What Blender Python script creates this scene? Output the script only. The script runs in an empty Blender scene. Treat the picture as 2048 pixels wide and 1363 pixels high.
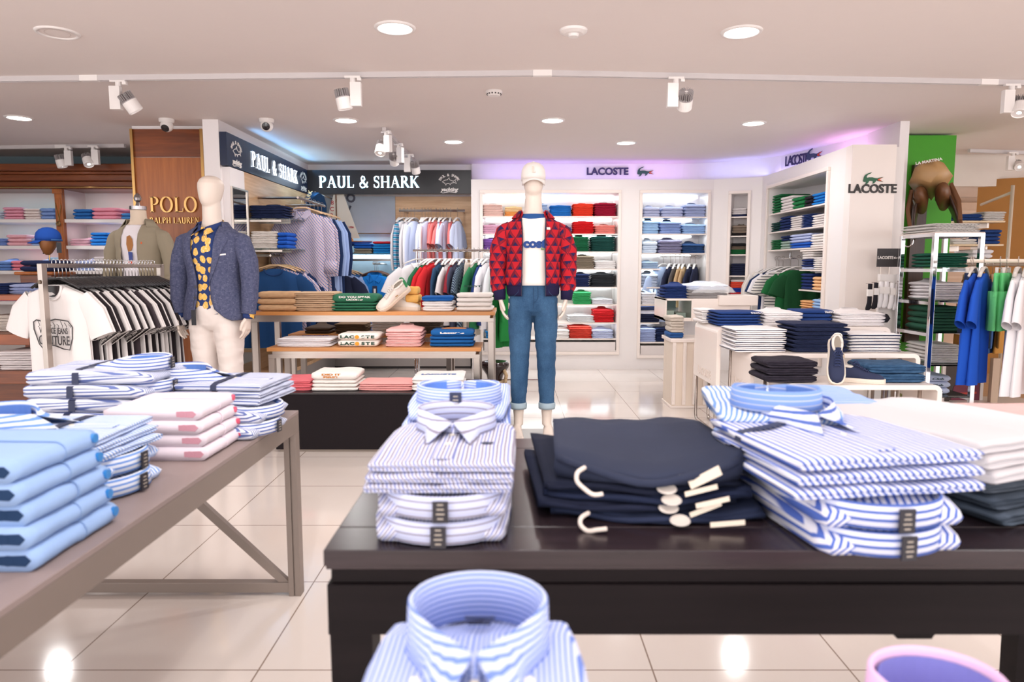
import bpy, math, random
from mathutils import Vector, Matrix, noise
R = math.radians
PI = math.pi
sc = bpy.context.scene
C = sc.collection
# ---------------------------------------------------------------- camera
F = 1400.0                      # focal length in pixels of the 2048 wide frame
PITCH = math.atan(148.0 / F)
CZ = 1.22
cam = bpy.data.cameras.new('camera')
cam.lens = F / 2048 * 36
cam.sensor_width = 36
cam.clip_start = 0.05
cam.dof.use_dof = True
cam.dof.focus_distance = 5.2
cam.dof.aperture_fstop = 3.8
camo = bpy.data.objects.new('camera', cam)
C.objects.link(camo)
camo.location = (0, 0, CZ)
camo.rotation_euler = (PI / 2 - PITCH, 0, 0)
sc.camera = camo
# ---------------------------------------------------------------- world and exposure
W = bpy.data.worlds.new('world')
sc.world = W
W.use_nodes = True
W.node_tree.nodes['Background'].inputs[0].default_value = (1.0, 0.965, 0.965, 1)
W.node_tree.nodes['Background'].inputs[1].default_value = 1.4
sc.view_settings.view_transform = 'Standard'
sc.view_settings.look = 'None'
sc.view_settings.gamma = 1
sc.view_settings.use_curve_mapping = False
sc.view_settings.exposure = 1.1
CEIL = 2.47
GAIN = .185


def lamp(kind, loc, power, color=(1, .975, .97), aim=None, size=.2, size_y=None, spot=60, blend=.4):
    l = bpy.data.lights.new('lamp', kind)
    l.energy = power * GAIN
    l.color = color
    if kind == 'AREA':
        l.shape = 'RECTANGLE' if size_y else 'DISK'
        l.size = size
        if size_y:
            l.size_y = size_y
    elif kind == 'SPOT':
        l.spot_size = R(spot)
        l.spot_blend = blend
        l.shadow_soft_size = size
    else:
        l.shadow_soft_size = size
    o = bpy.data.objects.new('lamp', l)
    C.objects.link(o)
    o.location = loc
    if aim is not None:
        o.rotation_euler = (Vector(aim) - Vector(loc)).to_track_quat('-Z', 'Y').to_euler()
    return o


def P(u, v, Y=None, Z=None, X=None):
    """the point of the place seen at pixel (u, v) of the 2048x1363 photograph, on a plane of constant Y, Z or X"""
    a = (u - 1024) / F
    b = (681.5 - v) / F
    d = Vector((a, math.cos(PITCH) + b * math.sin(PITCH), -math.sin(PITCH) + b * math.cos(PITCH)))
    if Y is not None:
        t = Y / d.y
    elif Z is not None:
        t = (Z - CZ) / d.z
    else:
        t = X / d.x
    return Vector((0, 0, CZ)) + d * t


def zat(v, Y):
    return P(1024, v, Y=Y).z


def xat(u, v, Y):
    return P(u, v, Y=Y).x


# bare fill lamps added over and behind the camera for further unseen downlights
for gx in (-2.3, -.1, 2.1):
    for gy in (-1.2, .7, 2.1):
        lamp('AREA', (gx, gy, CEIL - .06), 30, (1, .975, .965), aim=(gx, gy, 0), size=.5)

# ---------------------------------------------------------------- materials


def lin(h):
    if not isinstance(h, str):
        return tuple(h)
    v = [int(h[i:i + 2], 16) / 255 for i in (0, 2, 4)]
    return tuple(c / 12.92 if c <= .04045 else ((c + .055) / 1.055) ** 2.4 for c in v)


_M = {}


class NT:
    def __init__(s, name, rough=.6, metal=0.0, spec=.5):
        s.m = bpy.data.materials.new(name)
        s.m.use_nodes = True
        s.t = s.m.node_tree
        s.b = s.t.nodes['Principled BSDF']
        s.b.inputs['Roughness'].default_value = rough
        s.b.inputs['Metallic'].default_value = metal
        s.b.inputs['Specular IOR Level'].default_value = spec

    def n(s, kind, **kw):
        nd = s.t.nodes.new(kind)
        for k, v in kw.items():
            if hasattr(nd, k):
                setattr(nd, k, v)
            else:
                nd.inputs[k.replace('_', ' ')].default_value = v
        return nd

    def l(s, a, b):
        s.t.links.new(a, b)

    def math(s, op, a, b=None, c=None):
        nd = s.t.nodes.new('ShaderNodeMath')
        nd.operation = op
        for i, v in enumerate((a, b, c)):
            if v is None:
                continue
            if isinstance(v, (int, float)):
                nd.inputs[i].default_value = v
            else:
                s.l(v, nd.inputs[i])
        return nd.outputs[0]

    def mix(s, f, a, b):
        nd = s.t.nodes.new('ShaderNodeMix')
        nd.data_type = 'RGBA'
        for i, v in ((0, f), (6, a), (7, b)):
            if isinstance(v, (int, float)):
                nd.inputs[i].default_value = v
            elif isinstance(v, tuple):
                nd.inputs[i].default_value = (*v, 1) if len(v) == 3 else v
            else:
                s.l(v, nd.inputs[i])
        return nd.outputs[2]

    def obj(s):
        tc = s.t.nodes.new('ShaderNodeTexCoord')
        sp = s.t.nodes.new('ShaderNodeSeparateXYZ')
        s.l(tc.outputs['Object'], sp.inputs[0])
        return tc.outputs['Object'], sp.outputs

    def uv(s):
        tc = s.t.nodes.new('ShaderNodeTexCoord')
        sp = s.t.nodes.new('ShaderNodeSeparateXYZ')
        s.l(tc.outputs['UV'], sp.inputs[0])
        return tc.outputs['UV'], sp.outputs

    def noise(s, vec, scale, detail=3, rough=.5, stretch=None):
        if stretch:
            mp = s.t.nodes.new('ShaderNodeMapping')
            mp.inputs['Scale'].default_value = stretch
            s.l(vec, mp.inputs[0])
            vec = mp.outputs[0]
        nd = s.n('ShaderNodeTexNoise')
        nd.inputs['Scale'].default_value = scale
        nd.inputs['Detail'].default_value = detail
        nd.inputs['Roughness'].default_value = rough
        s.l(vec, nd.inputs['Vector'])
        return nd.outputs['Fac']

    def bump(s, h, strength=.3, dist=.01):
        b = s.n('ShaderNodeBump')
        b.inputs['Strength'].default_value = strength
        b.inputs['Distance'].default_value = dist
        s.l(h, b.inputs['Height'])
        s.l(b.outputs[0], s.b.inputs['Normal'])

    def base(s, c):
        if isinstance(c, tuple):
            s.b.inputs['Base Color'].default_value = (*c, 1)
        else:
            s.l(c, s.b.inputs['Base Color'])


def plain(h, rough=.5, metal=0.0, var=.04, name=None):
    key = ('plain', h, rough, metal, var)
    if key in _M:
        return _M[key]
    t = NT(name or 'finish_' + (h if isinstance(h, str) else 'x'), rough, metal)
    c = lin(h)
    o, _ = t.obj()
    f = t.noise(o, 9, 3)
    t.base(t.mix(f, tuple(x * (1 - var) for x in c), tuple(min(1, x * (1 + var)) for x in c)))
    _M[key] = t.m
    return t.m


def cloth(h, var=.10, rough=.9):
    key = ('cloth', h, var)
    if key in _M:
        return _M[key]
    t = NT('cloth_' + (h if isinstance(h, str) else 'x'), rough, 0, .25)
    c = lin(h)
    tc = t.t.nodes.new('ShaderNodeTexCoord')
    f = t.noise(tc.outputs['Object'], 5, 4)
    t.base(t.mix(f, tuple(x * (1 - var) for x in c), tuple(min(1, x * (1 + var)) for x in c)))
    t.bump(t.noise(tc.outputs['Object'], 14, 3), .15, .01)
    _M[key] = t.m
    return t.m


def stripes(a, b, period, frac=.5, axis=0, third=None, rough=.9, soft=.06, wob=.0):
    """woven stripes of colour b on colour a, repeating along an axis of the garment"""
    key = ('st', a, b, period, frac, axis, third)
    if key in _M:
        return _M[key]
    t = NT('striped_cloth', rough, 0, .25)
    o, xyz = t.obj()
    x = xyz[axis]
    if axis == 0:
        x = t.math('ADD', x, t.math('MULTIPLY', xyz[2], .8))
    if wob:
        x = t.math('ADD', x, t.math('MULTIPLY', t.noise(o, 6), wob))
    fr = t.math('FRACT', t.math('DIVIDE', t.math('ADD', x, 50 * period), period))
    dd = t.math('ABSOLUTE', t.math('SUBTRACT', fr, .5))
    f = t.math('MULTIPLY_ADD', t.math('SUBTRACT', frac / 2, dd), 1 / soft, .5)
    f = t.math('MINIMUM', t.math('MAXIMUM', f, 0.0), 1.0)
    col = t.mix(f, lin(a), lin(b))
    if third:
        d2 = t.math('ABSOLUTE', t.math('SUBTRACT', dd, .42))
        col = t.mix(t.math('LESS_THAN', d2, .06), col, lin(third))
    t.base(col)
    t.bump(t.noise(o, 25, 3), .1, .004)
    _M[key] = t.m
    return t.m


def emis(h, strength, name='glow'):
    key = ('em', h, strength)
    if key in _M:
        return _M[key]
    t = NT(name, .5)
    t.base(lin(h))
    t.b.inputs['Emission Color'].default_value = (*lin(h), 1)
    t.b.inputs['Emission Strength'].default_value = strength
    _M[key] = t.m
    return t.m


def wood(a, b, axis=0, scale=6, rough=.35, name='wood', spec=.5):
    key = ('wd', a, b, axis, scale, rough)
    if key in _M:
        return _M[key]
    t = NT(name, rough, 0, spec)
    o, _ = t.obj()
    st = [9, 9, 9]
    st[axis] = .6
    f = t.noise(o, scale, 6, .6, tuple(st))
    g = t.noise(o, scale * .35, 3, .5, tuple(st))
    f2 = t.math('ADD', t.math('MULTIPLY', f, .6), t.math('MULTIPLY', g, .5))
    t.base(t.mix(t.math('MULTIPLY_ADD', f2, 2.6, -.85), lin(a), lin(b)))
    t.bump(f, .05, .002)
    _M[key] = t.m
    return t.m


def glass(tint=(.9, .97, .95), name='clear_glass'):
    key = ('gl', tint)
    if key in _M:
        return _M[key]
    t = NT(name, .02)
    t.base(tint)
    tr = t.n('ShaderNodeBsdfTransparent')
    tr.inputs[0].default_value = (*tint, 1)
    gl = t.n('ShaderNodeBsdfGlossy')
    gl.inputs['Roughness'].default_value = .03
    fr = t.n('ShaderNodeFresnel')
    mx = t.n('ShaderNodeMixShader')
    t.l(fr.outputs[0], mx.inputs[0])
    t.l(tr.outputs[0], mx.inputs[1])
    t.l(gl.outputs[0], mx.inputs[2])
    out = [x for x in t.t.nodes if x.type == 'OUTPUT_MATERIAL'][0]
    t.l(mx.outputs[0], out.inputs['Surface'])
    _M[key] = t.m
    return t.m


CHROME = plain('d9d9dc', .08, 1, .01, 'chrome')
STEEL = plain('b5aaa2', .32, 1, .05, 'brushed_steel')
WHITE = plain('ece6e4', .35, 0, .01, 'white_lacquer')
LACQ = plain('f0e4dc', .22, 0, .01, 'cream_white_lacquer')
BLACKP = plain('2a2426', .4, 0, .03, 'black_plastic')
SKIN = plain('decfc3', .45, 0, .02, 'mannequin_fibreglass')

# ---------------------------------------------------------------- mesh helpers


class MB:
    """collects shapes; build() links them as ONE mesh object"""

    def __init__(s):
        s.v = []
        s.f = []
        s.mi = []
        s.uvs = {}

    def add(s, vs, fs, mi=0, M=None):
        o = len(s.v)
        s.v += [tuple(M @ Vector(p)) if M else tuple(p) for p in vs]
        s.f += [tuple(i + o for i in f) for f in fs]
        s.mi += [mi] * len(fs)
        return o

    def box(s, lo, hi, mi=0, M=None):
        x0, y0, z0 = lo
        x1, y1, z1 = hi
        s.add([(x0, y0, z0), (x1, y0, z0), (x1, y1, z0), (x0, y1, z0), (x0, y0, z1), (x1, y0, z1), (x1, y1, z1), (x0, y1, z1)],
              [(0, 3, 2, 1), (4, 5, 6, 7), (0, 1, 5, 4), (1, 2, 6, 5), (2, 3, 7, 6), (3, 0, 4, 7)], mi, M)
        return s

    def loft(s, rings, closed=True, caps=True, mi=0, M=None, uv=None):
        n = len(rings[0])
        if uv:
            cs = [sum((Vector(p) for p in r), Vector()) / n for r in rings]
            per = sum((Vector(rings[len(rings) // 2][(j + 1) % n]) - Vector(rings[len(rings) // 2][j])).length for j in range(n if closed else n - 1))
            vv = [0]
            for i in range(1, len(rings)):
                vv.append(vv[-1] + (cs[i] - cs[i - 1]).length)
            f0 = len(s.f)
            m_ = n if closed else n - 1
            for i in range(len(rings) - 1):
                for j in range(m_):
                    ua, ub = per * j / m_, per * (j + 1) / m_
                    s.uvs[f0 + i * m_ + j] = [(ua, vv[i]), (ub, vv[i]), (ub, vv[i + 1]), (ua, vv[i + 1])]
        vs = [p for r in rings for p in r]
        fs = []
        for i in range(len(rings) - 1):
            for j in range(n if closed else n - 1):
                k = (j + 1) % n
                fs.append((i * n + j, i * n + k, (i + 1) * n + k, (i + 1) * n + j))
        if caps and closed:
            fs.append(tuple(range(n - 1, -1, -1)))
            fs.append(tuple((len(rings) - 1) * n + j for j in range(n)))
        s.add(vs, fs, mi, M)
        return s

    def tube(s, path, r, n=8, mi=0, M=None, flat=1.0, caps=True, uv=None):
        path = [Vector(p) for p in path]
        rr = r if isinstance(r, (list, tuple)) else [r] * len(path)
        rings = []
        up = None
        for i, p in enumerate(path):
            if i == 0:
                d = path[1] - p
            elif i == len(path) - 1:
                d = p - path[i - 1]
            else:
                d = (path[i + 1] - p).normalized() + (p - path[i - 1]).normalized()
            d.normalize()
            if up is None:
                up = Vector((0, 0, 1)) if abs(d.z) < .9 else Vector((0, 1, 0))
            a = d.cross(up)
            if a.length < 1e-4:
                a = d.cross(Vector((1, 0, 0)))
            a.normalize()
            b = a.cross(d).normalized()
            up = b
            rings.append([p + (a * math.cos(t) + b * math.sin(t) * flat) * rr[i] for t in [2 * PI * k / n for k in range(n)]])
        return s.loft(rings, True, caps, mi, M, uv)

    def cyl(s, p0, p1, r, n=24, mi=0, r1=None):
        return s.tube([p0, p1], [r, r1 if r1 is not None else r], n, mi)

    def lathe(s, prof, n=24, mi=0, M=None, closed_ends=True):
        rings = [[(r * math.cos(2 * PI * k / n), r * math.sin(2 * PI * k / n), z) for k in range(n)] for r, z in prof]
        return s.loft(rings, True, closed_ends, mi, M)

    def prism(s, pts, z0, z1, mi=0, M=None):
        n = len(pts)
        vs = [(x, y, z0) for x, y in pts] + [(x, y, z1) for x, y in pts]
        fs = [tuple(range(n - 1, -1, -1)), tuple(range(n, 2 * n))] + [(i, (i + 1) % n, n + (i + 1) % n, n + i) for i in range(n)]
        s.add(vs, fs, mi, M)
        return s

    def mesh(s, name, mats, smooth=False):
        me = bpy.data.meshes.new(name)
        me.from_pydata(s.v, [], s.f)
        for m in (mats if isinstance(mats, (list, tuple)) else [mats]):
            me.materials.append(m)
        for p, i in zip(me.polygons, s.mi):
            p.material_index = i
            p.use_smooth = smooth
        if s.uvs:
            ul = me.uv_layers.new(name='UVMap')
            for fi, us in s.uvs.items():
                for li, q in zip(me.polygons[fi].loop_indices, us):
                    ul.data[li].uv = q
        me.update()
        return me

    def build(s, name, mats, parent=None, smooth=False, loc=None, rotz=0, bevel=0, seg=2):
        o = link(name, s.mesh(name, mats, smooth), parent)
        if loc is not None:
            o.location = loc
        o.rotation_euler[2] = rotz
        if bevel:
            bv = o.modifiers.new('bevel', 'BEVEL')
            bv.width = bevel
            bv.segments = seg
            bv.limit_method = 'ANGLE'
            bv.angle_limit = R(50)
        return o


def link(name, data, parent=None):
    o = bpy.data.objects.new(name, data)
    C.objects.link(o)
    if parent is not None:
        o.parent = parent
    return o


def tag(o, label=None, cat=None, group=None, kind=None):
    for k, v in (('label', label), ('category', cat), ('group', group), ('kind', kind)):
        if v:
            o[k] = v
    return o


def ordw(i):
    """0 -> first, 1 -> second ..."""
    a = 'first second third fourth fifth sixth seventh eighth ninth tenth eleventh twelfth thirteenth fourteenth fifteenth sixteenth seventeenth eighteenth nineteenth twentieth'.split()
    if i < 20:
        return a[i]
    return ('twenty-' + a[i - 20]) if i < 29 else 'thirtieth' if i == 29 else 'thirty-' + a[i - 30]


def thing(name, label, cat, loc=(0, 0, 0), rotz=0, group=None):
    o = bpy.data.objects.new(name, None)
    C.objects.link(o)
    o.empty_display_size = .1
    o.location = loc
    o.rotation_euler[2] = rotz
    return tag(o, label, cat, group)


def dup(root, loc=None, rotz=None, label=None, group=None):
    r = root.copy()
    C.objects.link(r)
    if loc is not None:
        r.location = loc
    if rotz is not None:
        r.rotation_euler[2] = rotz
    if label:
        r['label'] = label
    if group:
        r['group'] = group
    for ch in list(root.children):
        c = ch.copy()
        C.objects.link(c)
        c.parent = r
        for g in list(ch.children):
            d = g.copy()
            C.objects.link(d)
            d.parent = c
    return r


def struct(name, mb, m, bevel=0, smooth=False):
    return tag(mb.build(name, m, bevel=bevel, smooth=smooth), kind='structure')


def remesh(mb, vox, smooth_it=2, disp=None):
    """unite the shapes of mb into one continuous surface"""
    me = mb.mesh('tmp', [])
    o = bpy.data.objects.new('tmp', me)
    C.objects.link(o)
    rm = o.modifiers.new('r', 'REMESH')
    rm.mode = 'VOXEL'
    rm.voxel_size = vox
    sm = o.modifiers.new('s', 'SMOOTH')
    sm.factor = .5
    sm.iterations = smooth_it
    dg = bpy.context.evaluated_depsgraph_get()
    out = bpy.data.meshes.new_from_object(o.evaluated_get(dg))
    bpy.data.objects.remove(o)
    if disp:
        for v in out.vertices:
            v.co = disp(v.co)
    for p in out.polygons:
        p.use_smooth = True
    return out


def setmat(me, mats):
    me.materials.clear()
    for m in (mats if isinstance(mats, (list, tuple)) else [mats]):
        me.materials.append(m)
    return me

# ---------------------------------------------------------------- lettering


def text_mb(mb, s, size, depth=.004, M=None, bold=0.0, mi=0, shear=0, align='CENTER', sx=1.0):
    cu = bpy.data.curves.new('t', 'FONT')
    cu.body = s
    cu.size = size
    cu.extrude = depth / 2
    cu.offset = bold
    cu.shear = shear
    cu.align_x = align
    cu.align_y = 'CENTER'
    cu.resolution_u = 3
    o = bpy.data.objects.new('t', cu)
    C.objects.link(o)
    dg = bpy.context.evaluated_depsgraph_get()
    me = bpy.data.meshes.new_from_object(o.evaluated_get(dg))
    vs = [(v.co.x * sx, v.co.y, v.co.z) for v in me.vertices]
    mb.add(vs, [tuple(p.vertices) for p in me.polygons], mi, M)
    bpy.data.objects.remove(o)
    return mb


def arc(cx, cy, rx, ry, a0, a1, n=12):
    return [(cx + rx * math.cos(R(a0 + (a1 - a0) * i / n)), cy + ry * math.sin(R(a0 + (a1 - a0) * i / n))) for i in range(n + 1)]


TH, TN, SF = .15, .055, .04
# serif capitals: (advance, [(points, widths)])


def _st(x, w=TH, s=.13):
    return [([(x, 0), (x, 1)], w), ([(x - s, .02), (x + s, .02)], SF), ([(x - s, .98), (x + s, .98)], SF)]


SERIF = {
    'P': (.72, _st(.17) + [(arc(.3, .74, .28, .25, 90, -90), 'b'), ([(.2, .98), (.32, .98)], SF), ([(.2, .5), (.32, .5)], SF)]),
    'A': (.86, [([(.12, .02), (.42, 1)], TN), ([(.40, 1), (.72, 0)], TH), ([(.22, .34), (.6, .34)], SF), ([(0, .02), (.24, .02)], SF), ([(.58, .02), (.88, .02)], SF)]),
    'U': (.86, [([(.17, 1), (.17, .35)] + arc(.42, .3, .25, .3, 180, 360) + [(.67, .35), (.67, 1)], 'u'), ([(.03, .98), (.31, .98)], SF), ([(.55, .98), (.79, .98)], SF)]),
    'L': (.68, _st(.17) + [([(.17, .02), (.62, .02)], SF), ([(.61, .0), (.64, .26)], SF)]),
    'S': (.6, [(arc(.3, .74, .2, .24, 20, 210, 10) + arc(.28, .26, .22, .26, 70, -160, 12), 's'), ([(.5, .72), (.5, .98)], SF), ([(.07, .02), (.07, .28)], SF)]),
    'H': (.9, _st(.17) + _st(.72) + [([(.17, .5), (.72, .5)], SF)]),
    'R': (.82, _st(.17) + [(arc(.3, .75, .26, .24, 90, -90), 'b'), ([(.2, .98), (.32, .98)], SF), ([(.2, .52), (.32, .52)], SF), ([(.38, .52), (.74, .02)], TH), ([(.7, .02), (.84, .02)], SF)]),
    'K': (.86, _st(.17) + [([(.2, .4), (.66, .98)], TN), ([(.36, .56), (.74, .02)], TH), ([(.54, .98), (.8, .98)], SF), ([(.6, .02), (.88, .02)], SF)]),
    'O': (.92, [(arc(.44, .5, .38, .5, 0, 360, 28), 'o')]),
    'E': (.7, _st(.17) + [([(.17, .98), (.6, .98)], SF), ([(.17, .52), (.48, .52)], SF), ([(.17, .02), (.64, .02)], SF), ([(.6, .98), (.6, .78)], SF), ([(.48, .62), (.48, .42)], SF), ([(.63, 0), (.65, .24)], SF)]),
    'N': (.92, [([(.17, 0), (.17, 1)], TN), ([(.17, 1), (.72, 0)], TH), ([(.72, 0), (.72, 1)], TN), ([(.03, .02), (.31, .02)], SF), ([(.58, .98), (.86, .98)], SF)]),
    '&': (.84, [(arc(.36, .77, .16, .22, 300, -20, 10)[::-1][:0] + [(.78, .5), (.66, .22), (.46, .02), (.24, .0), (.08, .14), (.1, .34), (.34, .52), (.52, .72), (.46, .94), (.32, .98), (.2, .84), (.24, .66), (.5, .3), (.78, .02)], 'n')]),
    ' ': (.38, []),
}


def ribbon(mb, pts, wid, depth, mi=0, M=None):
    n = len(pts)
    P2 = [Vector((p[0], p[1])) for p in pts]
    L, Rr = [], []
    for i in range(n):
        d = (P2[min(i + 1, n - 1)] - P2[max(i - 1, 0)])
        if i == 0 and (P2[0] - P2[-1]).length < 1e-6:
            d = P2[1] - P2[-2]
        if i == n - 1 and (P2[0] - P2[-1]).length < 1e-6:
            d = P2[1] - P2[-2]
        d.normalize()
        nn = Vector((-d.y, d.x))
        w = wid(i, n, d) / 2 if callable(wid) else wid / 2
        L.append(P2[i] + nn * w)
        Rr.append(P2[i] - nn * w)
    vs = []
    for i in range(n):
        vs += [(L[i].x, L[i].y, depth), (Rr[i].x, Rr[i].y, depth), (Rr[i].x, Rr[i].y, 0), (L[i].x, L[i].y, 0)]
    fs = []
    for i in range(n - 1):
        for j in range(4):
            a = i * 4 + j
            b = i * 4 + (j + 1) % 4
            fs.append((a, a + 4, b + 4, b))
    fs += [(0, 1, 2, 3), tuple((n - 1) * 4 + j for j in (3, 2, 1, 0))]
    mb.add(vs, fs, mi, M)


def _wid(code, k):
    if not isinstance(code, str):
        return code * k
    if code == 's':
        return lambda i, n, d: (TN + (TH - TN) * abs(d.x if abs(i / n - .5) < .2 else d.y) ** 1.0 * (1 if .25 < i / n < .8 else .3)) * k
    return lambda i, n, d: (TN + (TH - TN) * abs(d.y)) * k if code != 'n' else (TN + .08 * abs(d.x + .3)) * k


def serif_width(s, sp=.06):
    return sum(SERIF[c][0] + sp for c in s) - sp


def serif_text(mb, s, cap, M, depth=.02, sp=.06, sx=1.0, thin=1.0, mi=0):
    x = -serif_width(s, sp) / 2
    for c in s:
        for pts, w in SERIF[c][1]:
            ribbon(mb, [((x + p[0]) * cap * sx, (p[1] - .5) * cap) for p in pts], _wid(w, cap * thin), depth, mi, M)
        x += SERIF[c][0] + sp
    return mb


def face_y(loc, rotz=0):
    """matrix that stands a drawing (x right, y up, z out) on a wall facing the camera (-Y), turned by rotz"""
    return Matrix.Translation(loc) @ Matrix.Rotation(rotz, 4, 'Z') @ Matrix.Rotation(PI / 2, 4, 'X')


CROC = [(0, .30), (.03, .62), (.10, .80), (.25, .92), (.42, 1.0), (.36, .90), (.22, .80), (.16, .66), (.18, .56), (.28, .60), (.45, .60), (.58, .54), (.70, .52), (.82, .58), (1.0, .62),
        (.86, .50), (.80, .44), (.86, .38), (1.0, .24), (.86, .28), (.74, .30), (.66, .36), (.62, .24), (.54, .12), (.46, .10), (.50, .20), (.48, .30), (.30, .32), (.26, .18), (.18, .06), (.08, .04), (.14, .14), (.14, .26), (.06, .22)]


def croc(mb, size, M, mi=0, mouth=None):
    w = size
    mb.prism([((x - .5) * w, (y - .5) * w * .62) for x, y in CROC][::-1], 0, .006, mi, M)
    if mouth is not None:
        mb.prism([((x - .5) * w, (y - .5) * w * .62) for x, y in [(.72, .44), (.84, .52), (.97, .58), (.84, .47), (.80, .43), (.86, .35), (.96, .27), (.82, .32), (.72, .36)]][::-1], .001, .009, mouth, M)
    return mb
# ================================================================ THE SETTING
# floor of polished cream tiles, 0.6 m
t = NT('polished_tiles', .1, 0, .6)
o_, xyz_ = t.obj()


def _joint(x, off):
    fr = t.math('FRACT', t.math('DIVIDE', t.math('ADD', x, 60 - off), .6))
    return t.math('LESS_THAN', t.math('MINIMUM', fr, t.math('SUBTRACT', 1.0, fr)), .0042)


jj = t.math('MAXIMUM', _joint(xyz_[0], -.172), _joint(xyz_[1], 2.015))
nn_ = t.noise(o_, 1.6, 6, .62, (1, .35, 1))
c_ = t.mix(nn_, lin('d3c6bd'), lin('e2d9d3'))
t.base(t.mix(jj, c_, lin('8d7a6d')))
t.b.inputs['Roughness'].default_value = .10
FLOORM = t.m
mb = MB()
mb.box((-7, -3, -.1), (3.47, 9.6, 0))
mb.box((3.47, -3, -.1), (9, 4.55, 0))
struct('floor', mb, FLOORM)
t = NT('oak_planks', .3)
o_, xyz_ = t.obj()
row = t.math('FLOOR', t.math('DIVIDE', xyz_[1], .14))
jy = t.math('LESS_THAN', t.math('FRACT', t.math('DIVIDE', t.math('ADD', xyz_[1], 30), .14)), .03)
f_ = t.noise(o_, 7, 5, .6, (.5, 6, 1))
t.base(t.mix(t.math('MULTIPLY', jy, .5), t.mix(f_, lin('a98467'), lin('d3b293')), lin('6b4c36')))
OAKF = t.m
struct('floor_wooden', MB().box((3.47, 4.55, -.1), (9, 9.6, .001)), OAKF)
tag(MB().box((3.44, 4.53, 0), (3.48, 9.2, .006)).build('trim_1', plain('4a3d38', .4)), kind='structure')
# ceiling
CEILM = plain('e6dcd8', .9, 0, .01, 'ceiling_paint')
struct('ceiling', MB().box((-7, -3, CEIL), (9, 9.6, CEIL + .1)), CEILM)
WALLM = plain('ece6e6', .7, 0, .01, 'wall_paint')
# walls
struct('wall_left', MB().box((-6.9, 3, 0), (-6.8, 8.3, CEIL)), plain('8d9a9e', .7))
struct('wall_back_left', MB().box((-6.8, 8.15, 0), (-2.9, 8.3, CEIL)), plain('6f7f86', .7))
struct('wall_back', MB().box((-2.9, 8.78, 0), (-.45, 8.9, CEIL)), WALLM)
# curved wall above and behind the white cabinets
pts = [(-.49, 8.72), (2.0, 8.72)]
for i in range(1, 13):
    a = i / 12
    pts.append((2.0 + 1.05 * a, 8.72 - .62 * a * a))
for i in range(1, 13):
    a = i / 12
    pts.append((3.05 + .33 * math.sin(a * PI / 2), 8.1 - 1.5 * a))
bk = [(x + .12, y + .12) for x, y in pts]
mb = MB()
mb.prism(pts[::-1] + bk, 0, CEIL)
struct('wall_cove', mb, WALLM)
struct('wall_pillar_white', MB().box((3.35, 6.2, 0), (3.43, 6.75, CEIL)), WALLM)
# left white pillar and the partition that carries the navy sign
mb = MB().box((-2.64, 6.13, 0), (-2.505, 6.5, CEIL)).box((-2.505, 6.17, 0), (-2.44, 6.5, 2.08)).box((-2.64, 6.5, 0), (-2.505, 8.78, CEIL)).box((-2.505, 6.5, 0), (-2.47, 8.78, 2.08))
struct('wall_partition', mb, WALLM)
OAKW = wood('b98a5e', 'dfb88e', axis=1, scale=5, rough=.4, name='oak_veneer')
OAKX = wood('b98a5e', 'dfb88e', axis=0, scale=5, rough=.4, name='oak_veneer_long')
struct('wall_panel_oak_left', MB().box((-2.47, 6.5, 0), (-2.44, 8.75, 2.08)), OAKW)
struct('wall_panel_oak_back', MB().box((-2.44, 8.74, 0), (-.49, 8.78, 2.08)), OAKX)
# green wall at the right
G0, G1 = xat(1814, 400, 6.75), xat(1905, 400, 6.75)
struct('wall_green', MB().box((G0 - .15, 6.75, 0), (G1, 7.0, CEIL - .02)), plain('3f9a12', .6, 0, .04, 'green_paint'))
struct('wall_far_right', MB().box((3.7, 9.3, 0), (9, 9.4, CEIL)), plain('d8c2b0', .7))
struct('ceiling_beam', MB().box((G1 - .1, 8.0, 2.12), (9, 9.3, CEIL)), plain('e2d8d0', .8))
mb = MB()
mb.prism([(5.3, 8.1), (5.35, 8.15), (7.6, 6.6), (7.5, 6.5)], 0, 2.2)
struct('wall_ochre', mb, plain('b07a3c', .7, 0, .06, 'ochre_paint'))
# door in the far right wall
dx0, dx1 = xat(1925, 450, 9.3), xat(1968, 450, 9.3)
d = MB().box((dx0 - .35, 9.24, 0), (dx1, 9.3, 2.05)).build('door_1', plain('e0c9b4', .5))
tag(d, kind='structure')
for z0, z1 in ((.2, 1.1), (1.25, 1.95)):
    m2 = MB()
    for a, b, c, e in ((dx0 - .25, dx1 - .1, z0, z0 + .03), (dx0 - .25, dx1 - .1, z1 - .03, z1), (dx0 - .25, dx0 - .22, z0, z1), (dx1 - .13, dx1 - .1, z0, z1)):
        m2.box((a, 9.225, c), (b, 9.24, e))
    m2.build('door_panel', plain('ead6c4', .5), d)

# ---- wooden column with raised brass letters
MAHO = wood('8a4a22', 'b46a35', axis=2, scale=5, rough=.3, name='mahogany')
MAHD = wood('5a2c1a', '8a4a26', axis=0, scale=5, rough=.28, name='dark_mahogany')
BRASS = plain('c09a62', .25, 1, .04, 'brass')
c0, c1 = xat(274, 400, 6.4), xat(407, 400, 6.4)
cx = (c0 + c1) / 2
struct('wall_column', MB().box((c0 - .02, 6.42, 0), (-2.64, 7.2, CEIL)), WALLM)
col = thing('column_panel', 'tall mahogany panel on the column with raised brass lettering and brass edges', 'wall panel', (cx, 6.4, 0))
hw = (c1 - c0) / 2
zt = zat(258, 6.4)
zs = zat(314, 6.4)
MB().box((-hw, 0, .0), (hw, .02, zs - .003)).build('lower_panel', MAHO, col)
MB().box((-hw, 0, zs + .003), (hw, .02, zt)).build('upper_panel', MAHD, col)
for s in (-1, 1):
    MB().box((s * (hw + .012) - .012, -.02, 0), (s * (hw + .012) + .012, .02, zt)).build('brass_edge', BRASS, col)
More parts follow.
